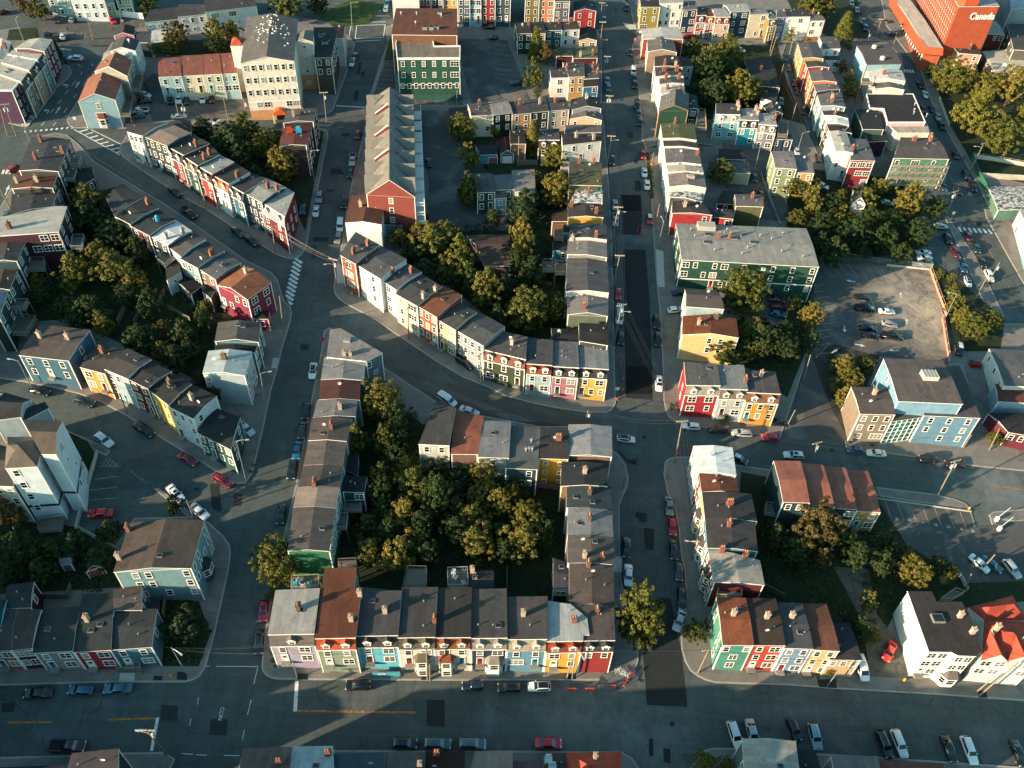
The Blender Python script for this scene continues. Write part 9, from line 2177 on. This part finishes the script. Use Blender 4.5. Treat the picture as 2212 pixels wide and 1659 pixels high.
def person(t, x, y, shirt, trousers, label, rz=0, hair='#2a2019', h0=.05):
 P = gp(*tv(t, x, y), h0); rig = [(0, 0, .95), (0, 0, 1.2), (0, 0, 1.42), (0, .01, 1.52), (0, .02, 1.66), (0, .01, 1.76), (.19, 0, 1.4), (.25, .04, 1.12), (.24, .18, .92), (-.19, 0, 1.4), (-.25, -.02, 1.12), (-.24, .08, .9), (.1, 0, .9), (.11, .1, .5), (.11, .02, .1), (.11, .16, .05), (-.1, 0, .9), (-.11, -.05, .5), (-.11, -.18, .12), (-.11, -.04, .05)]
 ed = [(0, 1), (1, 2), (2, 3), (3, 4), (4, 5), (2, 6), (6, 7), (7, 8), (2, 9), (9, 10), (10, 11), (0, 12), (12, 13), (13, 14), (14, 15), (0, 16), (16, 17), (17, 18), (18, 19)]
 rad = [.15, .14, .15, .06, .105, .08, .07, .05, .035, .07, .05, .035, .1, .07, .045, .04, .1, .07, .045, .04]
 me = bpy.data.meshes.new('person'); me.from_pydata(rig, ed, []); o = link('person', me, None, P); o.rotation_euler = (0, 0, rz); md = o.modifiers.new('skin', 'SKIN'); 
 for i, s in enumerate(me.skin_vertices[0].data if me.skin_vertices else []): s.radius = (rad[i], rad[i])
 if not me.skin_vertices:
  bm = bmesh.new(); bm.from_mesh(me); sl = bm.verts.layers.skin.verify(); bm.verts.ensure_lookup_table()
  for i, v in enumerate(bm.verts): v[sl].radius = (rad[i], rad[i]); v[sl].use_root = i == 0
  bm.to_mesh(me); bm.free()
 s2 = o.modifiers.new('sub', 'SUBSURF'); s2.levels = 1; s2.render_levels = 2
 dg = bpy.context.evaluated_depsgraph_get(); ev = o.evaluated_get(dg); nm = bpy.data.meshes.new_from_object(ev); o.modifiers.clear(); o.data = nm
 for c in (shirt, trousers, '#b98a6c', hair, '#1d1a18'): nm.materials.append(mottled('cloth_or_skin', c, .8, .08, 5))
 for f in nm.polygons:
  c = f.center; f.use_smooth = True
  f.material_index = 3 if c.z > 1.7 or (c.z > 1.6 and c.y < -.01) else 2 if c.z > 1.49 or (abs(c.x) > .2 and c.z < 1.08 and c.z > .8) else 0 if c.z > .96 else 1 if c.z > .12 else 4
 tag(o, label, 'person')
for a in PEOPLE: person(*a)
SUN_EL, SUN_AZ, SUN_E, SKY_S, EXPO = 14.5, 29, 5.0, .088, 1.72
# camera and light
cam = bpy.data.cameras.new('Camera'); co = bpy.data.objects.new('Camera', cam); COL.objects.link(co)
cam.sensor_width = 36; cam.sensor_fit = 'HORIZONTAL'; cam.lens = F / W * 36; cam.clip_start = .5; cam.clip_end = 5000
Mx = Matrix((rh, fh, up)); fw = c2w(Vector((0, 0, 1))); rt = c2w(Vector((1, 0, 0))); dn_ = c2w(Vector((0, 1, 0)))
co.matrix_world = Matrix.Translation(CAM) @ Matrix((rt, -dn_, -fw)).transposed().to_4x4()
scene.camera = co
EL, AZ = R(SUN_EL), R(SUN_AZ)                            # AZ: direction the light travels towards, anticlockwise from +x
ld = Vector((math.cos(AZ) * math.cos(EL), math.sin(AZ) * math.cos(EL), -math.sin(EL)))
sun = bpy.data.lights.new('sun', 'SUN'); sun.energy = SUN_E; sun.angle = R(.6); sun.color = (1, .75, .51)
so = bpy.data.objects.new('sun', sun); COL.objects.link(so); so.rotation_euler = ld.to_track_quat('-Z', 'Y').to_euler(); so.location = (0, 0, 200)
wd = bpy.data.worlds.new('World'); scene.world = wd; wd.use_nodes = True; nt = wd.node_tree
bg = nt.nodes['Background']; sky = nt.nodes.new('ShaderNodeTexSky'); sky.sky_type = 'NISHITA'; sky.sun_disc = False; sky.sun_elevation = EL
sky.sun_rotation = math.atan2(-ld.x, -ld.y); sky.air_density = 1.0; sky.dust_density = 1.2; sky.ozone_density = 1.0
tint = nt.nodes.new('ShaderNodeMix'); tint.data_type = 'RGBA'; tint.blend_type = 'MULTIPLY'; tint.inputs[0].default_value = 1; tint.inputs[7].default_value = (.8, 1.22, 1.15, 1)
nt.links.new(sky.outputs[0], tint.inputs[6]); nt.links.new(tint.outputs[2], bg.inputs[0]); bg.inputs[1].default_value = SKY_S
vs = scene.view_settings; vs.view_transform = 'Standard'; vs.look = 'None'; vs.gamma = 1; vs.use_curve_mapping = False; vs.exposure = EXPO
scene.cycles.max_bounces = 5; scene.cycles.diffuse_bounces = 2; scene.cycles.glossy_bounces = 2; scene.cycles.transmission_bounces = 2
print('objects', len(bpy.data.objects), 'meshes', len(bpy.data.meshes))
